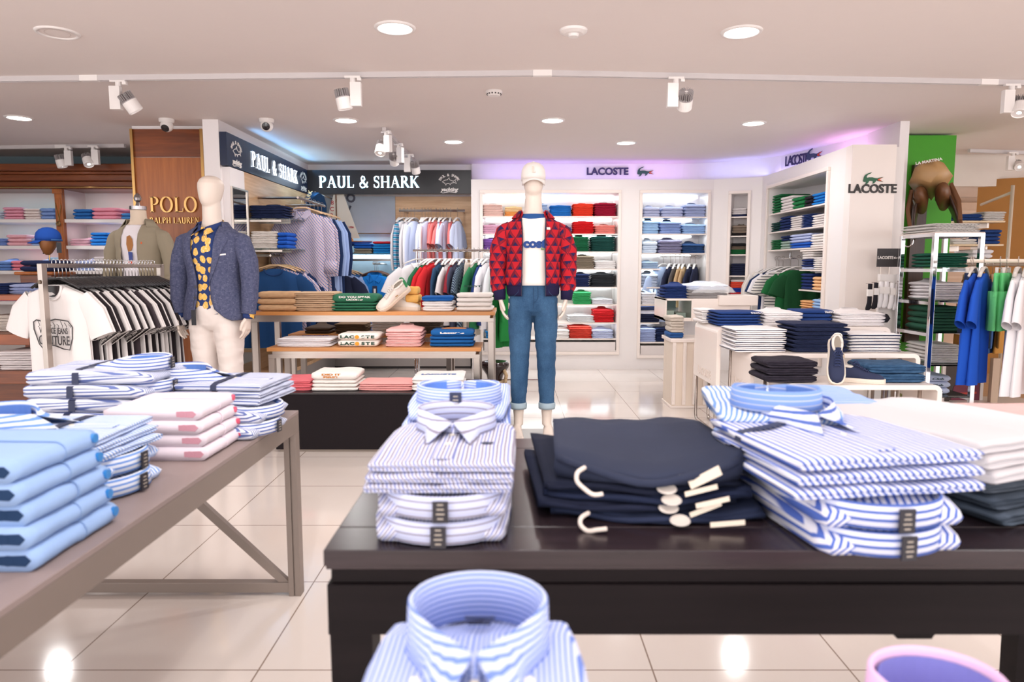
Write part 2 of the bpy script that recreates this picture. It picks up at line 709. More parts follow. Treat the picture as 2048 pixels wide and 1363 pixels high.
zc = zat(424, 6.4) / 2 + zat(394, 6.4) / 2
m = MB()
serif_text(m, 'POLO', zat(394, 6.4) - zat(424, 6.4), face_y((.035, -.002, zc)), .02, .05, .95)
m.build('lettering', BRASS, col)
m = MB()
serif_text(m, 'RALPH LAUREN', .056, face_y((.035, -.002, zat(440.5, 6.4))), .012, .05, .82)
m.build('lettering', BRASS, col)

# ---- navy fascia signs
NAVY = plain('10213f', .28, 0, .02, 'navy_gloss')
INK = plain('131118', .4, 0, .02, 'black_fascia')
LIT = emis('f4fbff', 1.5, 'lit_letters')
HALO = emis('4fc4e8', .7, 'cyan_edge_light')
WHP = plain('efe9e4', .5, 0, .01, 'white_print')


def emblem(parent, M):
    m = MB()
    s = 'PAUL & SHARK'
    for i, ch in enumerate(s):
        a = R(158 - 136 * i / 11)
        Mi = M @ Matrix.Translation((math.cos(a) * .115, math.sin(a) * .085 - .0, 0)) @ Matrix.Rotation(a - PI / 2, 4, 'Z')
        text_mb(m, ch, .042, .004, Mi, .0012)
    sh = [(-.085, .005), (-.05, .025), (-.02, .03), (0, .055), (.008, .028), (.05, .012), (.082, .035), (.076, .008), (.09, -.015), (.06, -.002), (.02, -.012), (.012, -.03), (0, -.014), (-.03, -.014), (-.04, -.035), (-.05, -.012), (-.085, .005)]
    ribbon(m, sh, .006, .004, 0, M)
    text_mb(m, 'yachting', .06, .004, M @ Matrix.Translation((0, -.085, 0)), .002, shear=.35)
    ribbon(m, [(-.1, -.11), (-.08, -.125), (0, -.112), (.08, -.12), (.1, -.105)], .006, .004, 0, M)
    m.build('emblem', WHP, parent)


def sign(name, label, length, M, lm, em, cap, lmm, sp=.05, dp=.010):
    s = thing(name, label, 'sign')
    b = MB()
    b.add([(-length / 2, -.14, -.06), (length / 2, -.14, -.06), (length / 2, .14, -.06), (-length / 2, .14, -.06), (-length / 2, -.14, 0), (length / 2, -.14, 0), (length / 2, .14, 0), (-length / 2, .14, 0)],
          [(0, 3, 2, 1), (4, 5, 6, 7), (0, 1, 5, 4), (1, 2, 6, 5), (2, 3, 7, 6), (3, 0, 4, 7)], 0, M)
    b.build('board', lm, s)
    if dp > .005:
        h = MB()
        serif_text(h, 'PAUL & SHARK', cap, M @ Matrix.Translation((lmm, 0, .002)), .004, sp, .95, 1.22)
        h.build('halo', HALO, s)
    h = MB()
    serif_text(h, 'PAUL & SHARK', cap, M @ Matrix.Translation((lmm, 0, .006)), dp, sp, .95)
    h.build('lettering', LIT, s)
    for e in em:
        emblem(s, M @ Matrix.Translation((e, -.005, .003)))
    return s


zsg = (zat(340, 8.5) + zat(387, 8.5)) / 2
xr = xat(942, 360, 8.5)
L1 = xr + 2.44
sign('fascia_sign', 'black fascia sign with lit white lettering on the back wall, emblem at its right end', L1, face_y(((xr - 2.44) / 2, 8.5, zsg)), INK,
     [L1 / 2 - .26], .135, xat(738, 360, 8.5) - (xr - 2.44) / 2)
Ms = face_y((-2.44, (6.13 + 8.5) / 2, zsg), PI / 2)
sign('fascia_sign', 'blue fascia sign running back along the left partition with emblem at both ends', 2.37, Ms, NAVY, [-.98, 1.02], .14, .08, .16, .003)
lamp('AREA', (-2.40, 7.5, 2.385), 5, (.16, .5, 1), aim=(-1.4, 7.5, 2.75), size=1.9, size_y=.05)
lamp('AREA', (-2.15, 7.9, 2.02), 5, (.45, .8, 1), aim=(-2.5, 7.9, 2.3), size=.8, size_y=.05)

# ---- white built-in cabinets
WGL = emis('f2fbff', 2.5, 'shelf_light')


def cabinet(label, W_, o0, o1, z0, z1, top, shelves, M, depth=.42, light=2.6, back=None, group='white built-in cabinets', frame=.035, liftype='DISPLAY'):
    c = thing('display_cabinet', label, 'cabinet', group=group)
    c.matrix_world = M
    body = MB()
    body.box((0, 0, 0), (o0, depth, top)).box((o1, 0, 0), (W_, depth, top)).box((o0, 0, z1), (o1, depth, top)).box((o0, 0, .0), (o1, depth, z0 - .14))
    body.box((o0, depth - .02, z0 - .14), (o1, depth, z1))
    body.build('carcass', WHITE, c)
    f = MB()
    for a, b, d_, e in ((o0 - frame, o1 + frame, z1, z1 + frame), (o0 - frame, o0, z0 - .16, z1), (o1, o1 + frame, z0 - .16, z1), (o0 - frame, o1 + frame, z0 - .19, z0 - .155)):
        f.box((a, -.025, d_), (b, .0, e))
    f.build('surround', LACQ, c, bevel=.004)
    MB().box((o0 + .01, -.004, z0 - .15), (o1 - .01, .004, z0 - .04)).build('plinth_drawer', plain('ded5d2', .3), c)
    for (zs_, a, b) in shelves:
        MB().box((a, .01, zs_ - .014), (b, depth - .02, zs_)).build('shelf', LACQ, c)
    if light:
        MB().box((o0 + .01, depth - .06, z1 - .03), (o1 - .01, depth - .03, z1 - .01)).build('light_strip', WGL, c)
        for (zs_, a, b) in shelves[:-1]:
            MB().box((a + .02, depth - .045, zs_ - .028), (b - .02, depth - .03, zs_ - .016)).build('light_strip', WGL, c)
        for (zs_, a, b) in [(z1, o0, o1)] + shelves[:-1]:
            p = M @ Vector(((a + b) / 2, .05, zs_ - .025))
            q = M @ Vector(((a + b) / 2, depth - .1, zs_ - 1))
            lo = lamp('AREA', p, light * (b - a), (.86, .97, 1), aim=q, size=(b - a) * .9, size_y=.04)
            lo.rotation_euler = (0, 0, M.to_euler().z)
    return c


YC = 8.32
cA0, cA1 = xat(943, 500, YC), xat(1258, 500, YC)
oA0, oA1 = xat(966, 500, YC), xat(1235, 500, YC)
ZOT = zat(386, YC)
SHV = [432, 467, 502.6, 537.5, 573.5, 608.6, 645]
shA = [(zat(v, YC), oA0 - cA0, oA1 - cA0) for v in SHV] + [(zat(677, YC), oA0 - cA0, oA1 - cA0)]
TOP = 2.235
cabinet('wide lit white cabinet of bright folded polos behind the capped mannequin', cA1 - cA0, oA0 - cA0, oA1 - cA0, zat(677, YC), ZOT, TOP, shA, Matrix.Translation((cA0, YC, 0)))
cB1 = xat(1424, 500, YC)
oB0, oB1 = xat(1283, 500, YC), xat(1412, 500, YC)
oBs = xat(1321, 560, YC)
shB = [(zat(v, YC), oB0 - cA1, oB1 - cA1) for v in (433, 467, 506)] + [(zat(v, YC), oB0 - cA1, oBs - cA1) for v in (537, 574, 608.6, 645)] + [(zat(684, YC), oB0 - cA1, oB1 - cA1)]
cabinet('lit white cabinet of light blue shirts with short shelves beside a rail', cB1 - cA1, oB0 - cA1, oB1 - cA1, zat(684, YC), ZOT, TOP, shB, Matrix.Translation((cA1, YC, 0)))
# corner cabinet, turned
ang = R(-24)
MC = Matrix.Translation((cB1, YC, 0)) @ Matrix.Rotation(ang, 4, 'Z')


def onC(u):   # local x on the corner cabinet's front for pixel column u
    a = (u - 1024) / F
    # direction at horizon level
    d = P(u, 533, Y=1.0)
    k = d.x / 1.0
    # cB1 + s cos = k (YC + s sin)
    return (k * YC - cB1) / (math.cos(ang) - k * math.sin(ang))


wC = onC(1519)
ocC0, ocC1 = onC(1459), onC(1491)
shC = [(z, ocC0, ocC1) for z in (1.80, 1.58, 1.365, 1.12, .9, .68)]
cabinet('narrow unlit white corner cabinet with five single stacks', wC, ocC0, ocC1, .68, ZOT - .02, TOP, shC, MC, light=0, depth=.36)
# side cabinet along X = 2.9
XS = (MC @ Vector((wC, 0, 0))).x
YS1 = (MC @ Vector((wC, 0, 0))).y
YS0 = P(1688, 400, X=XS).y
MS = Matrix.Translation((XS, YS1, 0)) @ Matrix.Rotation(-PI / 2, 4, 'Z')


def onS(u):
    return YS1 - P(u, 533, X=XS).y



oS0, oS1 = onS(1533), onS(1649)
mid = onS(1597)
ZS = [1.80, 1.60, 1.405]
shS = [(z, oS0, oS1) for z in ZS] + [(1.385, mid, oS1), (1.195, mid, oS1), (1.0, mid, oS1), (.8, mid, oS1)] + [(.5, oS0, oS1)]
cabinet('deep white side cabinet of green, navy and white folded knits above hanging clothes', YS1 - YS0, oS0, oS1, .5, ZOT, TOP, shS, MS, light=0, depth=.5)
# curved end panel with the big crocodile
pn0 = xat(1700, 400, YS0 - .12)
pn1 = xat(1788, 400, YS0 - .12)
YE = YS0 - .12
pl = [(XS, YS0 - .002)] + [(pn0 + (XS - pn0) * math.cos(R(a)), YS0 - (YS0 - YE) * math.sin(R(a))) for a in range(0, 91, 9)] + [(pn1, YE), (pn1, YE + .03), (pn0 + .02, YE + .03), (XS + .06, YS0 - .002)]
ep = thing('end_panel', 'tall curved white end panel with a big green crocodile above black lettering', 'wall panel')
MB().prism(pl, 0, TOP).build('panel', plain('ece2dc', .3, 0, .01), ep)
LG = plain('1d5a3c', .4)
RD = plain('d9482c', .4)
LK = plain('241f1e', .4)
m = MB()
px = (xat(1726, 357, YE) + xat(1766, 357, YE)) / 2
croc(m, xat(1766, 357, YE) - xat(1726, 357, YE), face_y((px, YE - .001, zat(357, YE))), 0, 1)
m.build('crocodile', [LG, RD], ep)
m = MB()
text_mb(m, 'LACOSTE', .098, .008, face_y((xat(1744, 378, YE), YE - .005, zat(378, YE))), .0032, sx=.98)
m.build('lettering', LK, ep)
# letters on the cove wall
VIO = plain('2e2352', .5)
sg = thing('wall_sign', 'dark LACOSTE letters and crocodile on the back wall above the capped mannequin', 'sign', group=None)
m = MB()
text_mb(m, 'LACOSTE', .118, .012, face_y((xat(1215, 343, 8.7), 8.705, zat(343, 8.7))), .004, sx=1.02)
m.build('lettering', VIO, sg)
m = MB()
croc(m, .2, face_y((xat(1291, 343, 8.7), 8.705, zat(343, 8.7))), 0, 1)
m.build('crocodile', [plain('1f4a40', .5), RD], sg)
sg = thing('wall_sign', 'dark LACOSTE letters and crocodile on the curved wall above the side cabinet', 'sign')


def cove_at(u, v):
    """point on the curved part of the cove wall for a pixel, and its direction"""
    k = P(u, 533, Y=1.0).x
    for i in range(len(pts) - 1):
        (xa, ya), (xb, yb) = pts[i], pts[i + 1]
        fa, fb = xa - k * ya, xb - k * yb
        if fa <= 0 <= fb and xa > .0:
            s_ = -fa / (fb - fa)
            y = ya + (yb - ya) * s_
            return Vector((xa + (xb - xa) * s_, y, zat(v, y))), math.atan2(yb - ya, xb - xa)
    return Vector((3.4, 7, 2.3)), -1.3


m = MB()
us = [1567, 1573.5, 1580.5, 1587.5, 1594, 1600, 1606]
for ch, u in zip('LACOSTE', us):
    p, a = cove_at(u, 320 + (1588 - u) * .17)
    text_mb(m, ch, .15, .006, face_y((p.x - .015, p.y - .01, p.z), a), .003, sx=.8)
m.build('lettering', VIO, sg)
m = MB()
p, a = cove_at(1622, 309)
croc(m, .24, face_y((p.x - .02, p.y - .01, p.z), a), 0, 1)
m.build('crocodile', [plain('2c3a5a', .5), RD], sg)
# violet light inside the cove
for (x, y, rz, L_, colr, pw) in ((.35, 8.58, 0, 1.4, (.55, .45, 1), 2.6), (1.6, 8.58, 0, 1.0, (.75, .45, 1), 2.0), (2.62, 8.36, R(-30), .7, (.35, .4, 1), 2.2), (3.14, 7.75, R(-72), .8, (.45, .4, 1), 2.6), (3.3, 6.85, R(-78), .8, (.85, .45, 1), 3.2)):
    l = lamp('AREA', (x, y, TOP + .03), pw, colr, size=L_, size_y=.05)
    l.rotation_euler = (PI, 0, -rz)
    l.rotation_euler = (PI, 0, rz)
lsp = MB()
lsp.box((-.4, 8.53, TOP), (2.1, 8.56, TOP + .012))
tag(lsp.build('led_strip', emis('a48cff', 1.5)), 'thin violet light strip lying on top of the back cabinets', 'light strip')

# ---- left mahogany shelving wall
YP = 7.6
ZP = [zat(438, YP), zat(491, YP), zat(541, YP), .85, .55]
x0, x1 = -6.6, c0 + .0
pz0, pz1 = xat(118, 500, YP), xat(133, 500, YP)
CREAM = plain('e6dcd8', .5, 0, .02)
sh = thing('shelving_wall', 'mahogany shelving wall with white shelves, dark cornice and brass rod', 'shelving')
mb = MB()
zc0 = zat(378, YP)
for v0, v1, dy in ((330, 344, -.12), (344, 350, -.08), (350, 362, -.05), (362, 378, 0)):
    mb.box((x0, YP + dy, zat(v1, YP)), (x1, YP + .45, zat(v0, YP) - .001))
mb.build('cornice', MAHD, sh, bevel=.008)
m = MB()
m.cyl((x0, YP - .08, zat(376, YP)), (x1, YP - .08, zat(376, YP)), .009, 10)
m.build('brass_rod', BRASS, sh)
MB().box((x0, YP + .43, 0), (x1, YP + .45, zc0)).build('back_panel', CREAM, sh)
for a, b in ((pz0, pz1), (-6.5, -6.38)):
    m = MB().box((a, YP - .02, 0), (b, YP + .03, zc0)).box((a - .012, YP - .035, zc0 - .05), (b + .012, YP, zc0)).box((a + .02, YP - .026, .9), (b - .02, YP - .02, zc0 - .09))
    m.build('pilaster', MAHO, sh, bevel=.003)
    MB().box((a + .02, YP + .03, 0), (b - .02, YP + .43, zc0)).build('divider', CREAM, sh)
for z in ZP:
    for a, b in ((-6.38, pz0 + .02), (pz1 - .02, x1)):
        MB().box((a, YP + .0, z - .035), (b, YP + .43, z)).build('shelf', WHITE, sh)
m = MB()
ll = (pz0 + pz1) / 2
m.tube([(ll - .03, YP - .03, 1.9), (ll, YP - .035, 1.75), (ll + .01, YP - .035, 1.68)], .004, 6)
m.tube([(ll + .03, YP - .03, 1.88), (ll + .01, YP - .035, 1.75), (ll, YP - .035, 1.68)], .004, 6)
m.lathe([(.0, -.02), (.02, -.01), (.025, .01), (.01, .03), (0, .04)], 10, 0, Matrix.Translation((ll, YP - .045, 1.67)))
tag(m.build('stirrup_ornament', plain('a88a5c', .4, 1)), 'small brass riding ornament with cord hanging on the mahogany pilaster', 'ornament')
for (a, z, w, col_) in ((-5.3, ZP[0], .8, (.55, .9, 1)), (-5.3, zc0, .9, (.4, .85, 1)), (-4.3, zc0, .8, (1, .97, .95)), (-4.3, ZP[0], .8, (1, .85, .85)), (-5.3, ZP[1], .8, (1, .85, .8)), (-4.3, ZP[1], .7, (1, .85, .85))):
    lamp('AREA', (a, YP + .15, z - .05), 2.2, col_, aim=(a, YP + .3, 0), size=w, size_y=.1)

# ================================================================ CEILING FIXTURES
CW = plain('e9e3e0', .4, 0, .01, 'white_metal')
DL = emis('fff9f4', 9, 'downlight_diffuser')


def downlight(label, u, v, on=True, r=.105, power=24, loc=None):
    p = loc or P(u, v, Z=CEIL)
    o = thing('downlight', label, 'ceiling light', (p.x, p.y, CEIL), group='recessed ceiling lights')
    MB().lathe([(r * .82, -.001), (r * .84, -.009), (r * 1.0, -.008), (r * 1.04, 0)], 40, closed_ends=False).build('trim_ring', CW, o, smooth=True)
    MB().lathe([(0, -.003), (r * .84, -.003)], 40, closed_ends=False).build('diffuser', DL if on else CEILM, o)
    if on:
        lamp('AREA', (p.x, p.y, CEIL - .03), power, (1, .98, .97), aim=(p.x, p.y, 0), size=r * 1.5)
    return o


downlight('lit round ceiling light above the striped shirts, before the long track', 790, 55)
downlight('lit round ceiling light right of the white ceiling disc, before the long track', 1483, 63)
downlight('lit round ceiling light behind the track spot with grey fins, left of the capped mannequin', 692, 240)
downlight('lit round ceiling light above and right of the capped mannequin', 1105, 240)
downlight('lit round ceiling light nearest the curved LACOSTE wall', 1507, 246)
downlight('lit round ceiling light nearest the back sign, by the short triple track', 907, 283)
downlight('lit round ceiling light nearest the back LACOSTE letters', 1252, 285)
downlight('lit round ceiling light above the mahogany shelving', 38, 235)
o = downlight('unlit round cover plate in the ceiling at the far left', 115, 65, on=False)
o['group'] = 'ceiling cover plates'
o['category'] = 'cover plate'
MB().lathe([(.060, -.0045), (.0615, -.0045)], 40, closed_ends=False).build('ring_line', plain('a8988c', .6), o)


def track(label, a, b, w=.034, h=.03, joints=()):
    a = Vector((a.x, a.y, CEIL))
    b = Vector((b.x, b.y, CEIL))
    d = b - a
    L = d.length
    o = thing('light_track', label, 'light track', tuple(a), math.atan2(d.y, d.x))
    MB().box((0, -w / 2, -h), (L, w / 2, 0)).box((0, -w / 2 - .0, -h - .004), (L, -w / 2 + .008, -h)).box((0, w / 2 - .008, -h - .004), (L, w / 2, -h)).build('rail', plain('c9c2c2', .4), o)
    for j in joints:
        MB().box((j - .06, -w / 2 - .003, -h - .006), (j + .06, w / 2 + .003, 0)).build('coupler', CW, o)
    return o


tA = P(-60, 154, Z=CEIL)
tB = P(1085, 141, Z=CEIL)
tC = P(2100, 162, Z=CEIL)
track('long white ceiling track crossing the room, left half', tA, tB, joints=((P(190, 156, Z=CEIL) - tA).length, (tB - tA).length))
track('long white ceiling track crossing the room, right half', tB, tC, joints=((P(1975, 160, Z=CEIL) - tB).length,))
track('white ceiling track above the mahogany shelving', P(-60, 292, Z=CEIL), P(250, 288, Z=CEIL), joints=(1.0,))
track('short white ceiling track before the black sign', P(768, 254, Z=CEIL), P(828, 318, Z=CEIL))
track('short white ceiling track at the right by the door', P(1938, 298, Z=CEIL), P(2110, 304, Z=CEIL))
SPG = emis('ffffff', 8, 'spot_lens')


def spot(label, u, v, aim, box_side=-1, on=True, power=50, rotz=0, zoff=0, ang=50, col=(1, .98, .965)):
    """u, v: where its adapter meets the track"""
    p = P(u, v, Z=CEIL - .03)
    o = thing('track_spotlight', label, 'spotlight', (p.x, p.y, CEIL - .03), rotz, 'track spotlights')
    MB().box((-.05, -.014, -.014), (.05, .014, 0)).cyl((0, 0, -.014), (0, 0, -.04), .018, 12).box((.03, -.012, -.03), (.055, .012, -.012)).build('adapter', CW, o)
    MB().box((-.035 + box_side * .02, -.02, -.19), (.035 + box_side * .02, .02, -.04)).build('driver_box', CW, o, bevel=.002)
    hd = Vector((box_side * .02 - box_side * .085, 0, -.135))
    w = Vector(aim) - (Vector(o.location) + hd)
    w = Matrix.Rotation(-rotz, 4, 'Z') @ w
    d_ = w.normalized()
    q = d_.to_track_quat('-Z', 'Y').to_matrix().to_4x4()
    Mh = Matrix.Translation(hd) @ q
    r = .048
    h = MB()
    h.lathe([(.0, .0), (r, .0), (r, -.07), (r - .004, -.075), (r - .006, -.068), (0, -.066)], 28, 0, Mh)
    h.lathe([(0, .05), (.02, .05), (.02, 0), (0, 0)], 12, 0, Mh)
    hh = h.build('head', CW, o, smooth=False)
    f = MB()
    for k in range(20):
        a = 2 * PI * k / 20
        f.box((.012, -.0012, 0), (r - .002, .0012, .055), 0, Mh @ Matrix.Rotation(a, 4, 'Z'))
    f.lathe([(r - .006, .0), (r, .0), (r, .006), (r - .006, .006), (r - .006, 0)], 28, 0, Mh)
    f.build('cooling_fins', plain('a59d9d', .4), hh)
    MB().lathe([(0, -.0665), (r - .006, -.067)], 28, 0, Mh, closed_ends=False).build('lens', SPG if on else plain('cfc9c6', .2), hh)
    MB().cyl(tuple(hd + Vector((box_side * .06, 0, 0))), tuple(hd), .012, 10).build('pivot', CW, o)
    if on:
        s = Vector(o.location) + Matrix.Rotation(rotz, 4, 'Z') @ (hd + d_ * .09)
        lamp('SPOT', s, power, col, aim=Vector(s) + (Vector(aim) - Vector(s)), size=.03, spot=ang)
    return o


spot('white track spotlight at the far left of the long track', 236, 160, (-1.6, 5.4, .6))
spot('white track spotlight over the navy blazer side, upright with fins on top', 705, 152, (-.75, 4.9, .4), box_side=1)
spot('white track spotlight right of the capped mannequin on the long track', 1352, 154, (1.35, 6.8, .4))
spot('lit white track spotlight at the right end of the long track', 2024, 168, (2.6, 3.9, 0))
spot('left one of two white spotlights on the mahogany track', 132, 293, (-4.4, 7.4, 1.2), box_side=1)
spot('right one of two white spotlights on the mahogany track, lit rim showing', 186, 291, (-3.4, 6.4, .6), box_side=1, power=25)
spot('first of three spotlights on the short track', 772, 262, (-1.4, 5.4, .3), box_side=1, rotz=-.6, power=30)
spot('middle of three spotlights on the short track', 797, 287, (-1.3, 8.6, 1.2), box_side=1, rotz=-.6, power=30)
spot('last of three spotlights on the short track, nearest the black sign', 818, 308, (-.9, 8.6, .9), box_side=-1, rotz=0, power=30)
spot('lit spotlight on the short track at the far right by the door', 2026, 304, (4.3, 5.0, .9), power=35)
# spotlights of another track behind the camera, lighting the foreground tables (outside the picture)
for x, y, ax, ay, pw in ((-.1, 1.2, -1.3, 1.9, 45), (-.35, .3, -.2, 4.9, 150), (1.3, .8, 1.7, 2.8, 90), (.5, -.4, .6, 1.4, 26), (1.6, .5, 2.2, 4.8, 110), (-1.8, .6, -2.5, 4.7, 110)):
    lamp('SPOT', (x, y, CEIL - .12), pw, (1, .98, .97), aim=(ax, ay, .5), size=.03, spot=70, blend=.5)


def dome(label, u, v, look):
    p = P(u, v, Z=CEIL)
    o = thing('security_camera', label, 'camera', (p.x, p.y, CEIL), group='white dome cameras')
    MB().lathe([(0, 0), (.062, 0), (.062, -.018), (.055, -.03), (.0, -.03)], 32).build('base', CW, o, smooth=False)
    ball = MB()
    ball.lathe([(.052 * math.sin(a), -.055 + .052 * math.cos(a)) for a in [PI * k / 14 for k in range(15)]], 28)
    b = ball.build('housing', CW, o, smooth=True)
    d_ = (Vector(look) - p).normalized()
    q = d_.to_track_quat('Z', 'Y').to_matrix().to_4x4()
    Mh = Matrix.Translation((0, 0, -.055)) @ q
    MB().lathe([(0, .0535), (.03, .048), (.033, .045), (.03, .03), (0, .03)], 24, 0, Mh).build('lens', plain('2b2628', .15), b, smooth=False)


dome('white dome camera turned sideways above the wooden column', 333, 238, (-2.9, 3, 0))
dome('white dome camera facing out above the blue sign', 533, 238, (-1.2, 1, .9))
for lab, u, v, k in (('large round white ceiling sensor between the two front ceiling lights', 1147, 60, 1.0), ('small round white smoke detector behind the long track', 988, 182, .62)):
    p = P(u, v, Z=CEIL)
    o = thing('smoke_detector', lab, 'smoke detector', (p.x, p.y, CEIL))
    MB().lathe([(0, 0), (.075 * k, 0), (.072 * k, -.012), (.05 * k, -.022), (0, -.022)] if k == 1 else [(0, 0), (.06, 0), (.06, -.01), (.048, -.026), (.04, -.034), (0, -.034)], 36).build('body', CW, o, smooth=False)
    m = MB()
    if k == 1:
        m.lathe([(0, -.022), (.03, -.022), (.026, -.036), (0, -.036)], 28)
    else:
        for i in range(14):
            m.box((.046, -.005, -.027), (.0535, .005, -.018), 0, Matrix.Rotation(2 * PI * i / 14, 4, 'Z'))
    m.build('cap' if k == 1 else 'vent_slots', CW if k == 1 else plain('4a4444', .5), o)
# ================================================================ GARMENT BUILDERS
rnd = random.Random(7)


def objmat(o, m, slot=0):
    o.material_slots[slot].link = 'OBJECT'
    o.material_slots[slot].material = m


_FM = {}
DUM = plain('888888')


def fold_mesh(kind, seed):
    """a folded garment one unit wide, deep and thick; its fold faces -Y"""
    key = (kind, seed)
    if key in _FM:
        return _FM[key]
    rg = random.Random(seed * 31 + len(kind))
    two = [(.05, .0), (.012, .06), (-.004, .2), (.012, .4), (.06, .5), (.012, .6), (-.006, .8), (.015, .95), (.06, 1.0)]
    one = [(.06, .0), (.01, .12), (-.01, .35), (-.012, .6), (.005, .85), (.05, .99)]
    three = [(.05, 0), (.01, .08), (.0, .22), (.05, .33), (.005, .42), (.0, .56), (.045, .66), (.01, .76), (.0, .9), (.05, 1.0)]
    fr = {'tee': two, 'roll': one, 'jean': three, 'polo': two, 'shirt': one}[kind]
    back = [(.3, 1.0), (.5, 1.0), (.65, .99), (.8, .98), (.95, .92), (1.0, .6), (.98, .12), (.9, .0), (.5, .0)]
    prof = fr + back
    N = 15
    rings = []
    for i in range(N):
        x = -.5 + i / (N - 1)
        e = min(1, (.5 - abs(x)) / .045)
        ez = .62 + .38 * math.sqrt(max(0, e * (2 - e)))
        ring = []
        for (y, z) in prof:
            nz = noise.noise(Vector((x * 3 + seed * 7, y * 3, z * 2 + seed)))
            zz = (z - .5) * ez + .5
            if z > .3:
                zz += nz * .10
            xx = x * (1 - .02 * (1 - z)) + nz * .012
            yy = y + .02 * noise.noise(Vector((x * 5, z * 9, seed * 3.1))) - (.0)
            if kind in ('polo', 'shirt') and z > .7 and y > .2:
                g = math.exp(-((x / .30) ** 2) - ((y - .72) / .28) ** 2)
                zz += g * .95 - .35 * math.exp(-((x / .09) ** 2) - ((y - .72) / .1) ** 2)
            ring.append((xx, yy, max(zz, 0)))
        rings.append(ring)
    m = MB()
    m.loft(rings, True, True)
    if kind in ('polo', 'shirt'):
        cr = []
        for k in range(13):
            a = R(-60 + 300 * k / 12)
            x, y = .17 * math.cos(a), .72 + .13 * math.sin(a)
            f = .5 + .5 * math.sin(a)
            cr.append([(x, y, .9), (x * .98, y, 1.6 + .55 * f), (x * 1.12, y + .02 * math.sin(a), 1.62 + .5 * f), (x * 1.4, y * 1 + .05 * math.sin(a), 1.1 + .2 * f)])
        m.loft(cr, False, False)
    me = m.mesh('folded', [DUM], True)
    _FM[key] = me
    return me


ORD = {2: ['top', 'lower'], 3: ['top', 'middle', 'lowest']}


def ordn(i, n):
    """i counts from the top"""
    if n == 1:
        return ''
    if n in ORD:
        return ORD[n][i] + ' '
    if i == 0:
        return 'topmost '
    if i == n - 1:
        return 'lowest '
    return ['', 'second-from-top ', 'third-from-top ', 'fourth-from-top ', 'fifth-from-top ', 'sixth-from-top ', 'seventh-from-top ', 'eighth-from-top ', 'ninth-from-top '][i]


def stack(runs, noun, phrase, c, w, d, h, rotz=0, kind='tee', top=None, cat=None, jit=.006, rot=2.0, topw=1):
    """runs: [(count, colour hex or material, colour words)] from the bottom; c: middle of the front lower edge; noun 'polo' ..."""
    items = []
    for n, col, cw in runs:
        items += [(col, cw)] * n
    N = len(items)
    wts = [1] * (N - 1) + [topw]
    z = c[2]
    dz0 = h / sum(wts)
    outl = []
    for i, (col, cw) in enumerate(items):
        k = kind
        dz = dz0 * wts[i]
        if i == N - 1 and top:
            k = top
        me = fold_mesh(k, rnd.randrange(3))
        nm = {'polo': 'folded_polo', 'shirt': 'folded_shirt', 'tee': 'folded_tshirt', 'jeans': 'folded_jeans', 'trousers': 'folded_trousers'}.get(noun.split()[-1], 'folded_' + noun.split()[-1].replace('-', '_'))
        o = link(nm, me)
        wf = 1 + rnd.uniform(-.03, .02)
        o.scale = (w * wf, d * (1 + rnd.uniform(-.02, .02)), dz * .97)
        a = rotz + R(rnd.uniform(-rot, rot))
        off = Matrix.Rotation(rotz, 3, 'Z') @ Vector((rnd.uniform(-jit, jit), rnd.uniform(-jit, jit), 0))
        o.location = (c[0] + off.x, c[1] + off.y, z)
        o.rotation_euler[2] = a
        mt = cloth(col) if isinstance(col, str) else col
        objmat(o, mt)
        tag(o, f"{ordn(N - 1 - i, N)}{cw} folded {noun}, {phrase}".strip(), cat or {'tee': 't-shirt', 'polo': 'polo shirt'}.get(noun.split()[-1], noun.split()[-1]), 'folded clothes ' + (phrase if len(phrase) < 60 else phrase[:60]))
        outl.append(o)
        z += dz
    return outl


# ---- hangers and hanging garments
WOODH = plain('d8b48c', .5)


def hanger(label, p, rotz, mat=None, group=None, wide=.2, drop=.10, hookmat=None, parts=True, clip=False):
    key = ('hg', wide, drop, clip)
    if key not in _FM:
        m = MB()
        m.tube([(.018 * math.cos(R(a)), 0, .0 + .018 * math.sin(R(a)) - .0) for a in range(-30, 200, 20)] + [(-.016, 0, -.01), (0, 0, -.03), (0, 0, -drop)], .0022, 6)
        hk = m.mesh('hook', [DUM], True)
        b = MB()
        if clip:
            b.tube([(-wide * .8, 0, -drop), (wide * .8, 0, -drop)], .004, 6)
            for s in (-1, 1):
                b.box((s * wide * .7 - .02, -.008, -drop - .05), (s * wide * .7 + .02, .008, -drop + .005))
        else:
            b.tube([(-wide, 0, -drop - .055), (-wide * .75, 0, -drop - .03), (-.04, 0, -drop + .002), (.04, 0, -drop + .002), (wide * .75, 0, -drop - .03), (wide, 0, -drop - .055)], [.012, .013, .016, .016, .013, .012], 8, flat=.55)
        _FM[key] = (hk, b.mesh('hanger_body', [DUM], True))
    hk, bd = _FM[key]
    o = thing('clothes_hanger', label, 'hanger', p, rotz, group)
    a = link('hook', hk, o)
    objmat(a, hookmat or STEEL)
    b = link('body', bd, o)
    objmat(b, mat or WOODH)
    return o


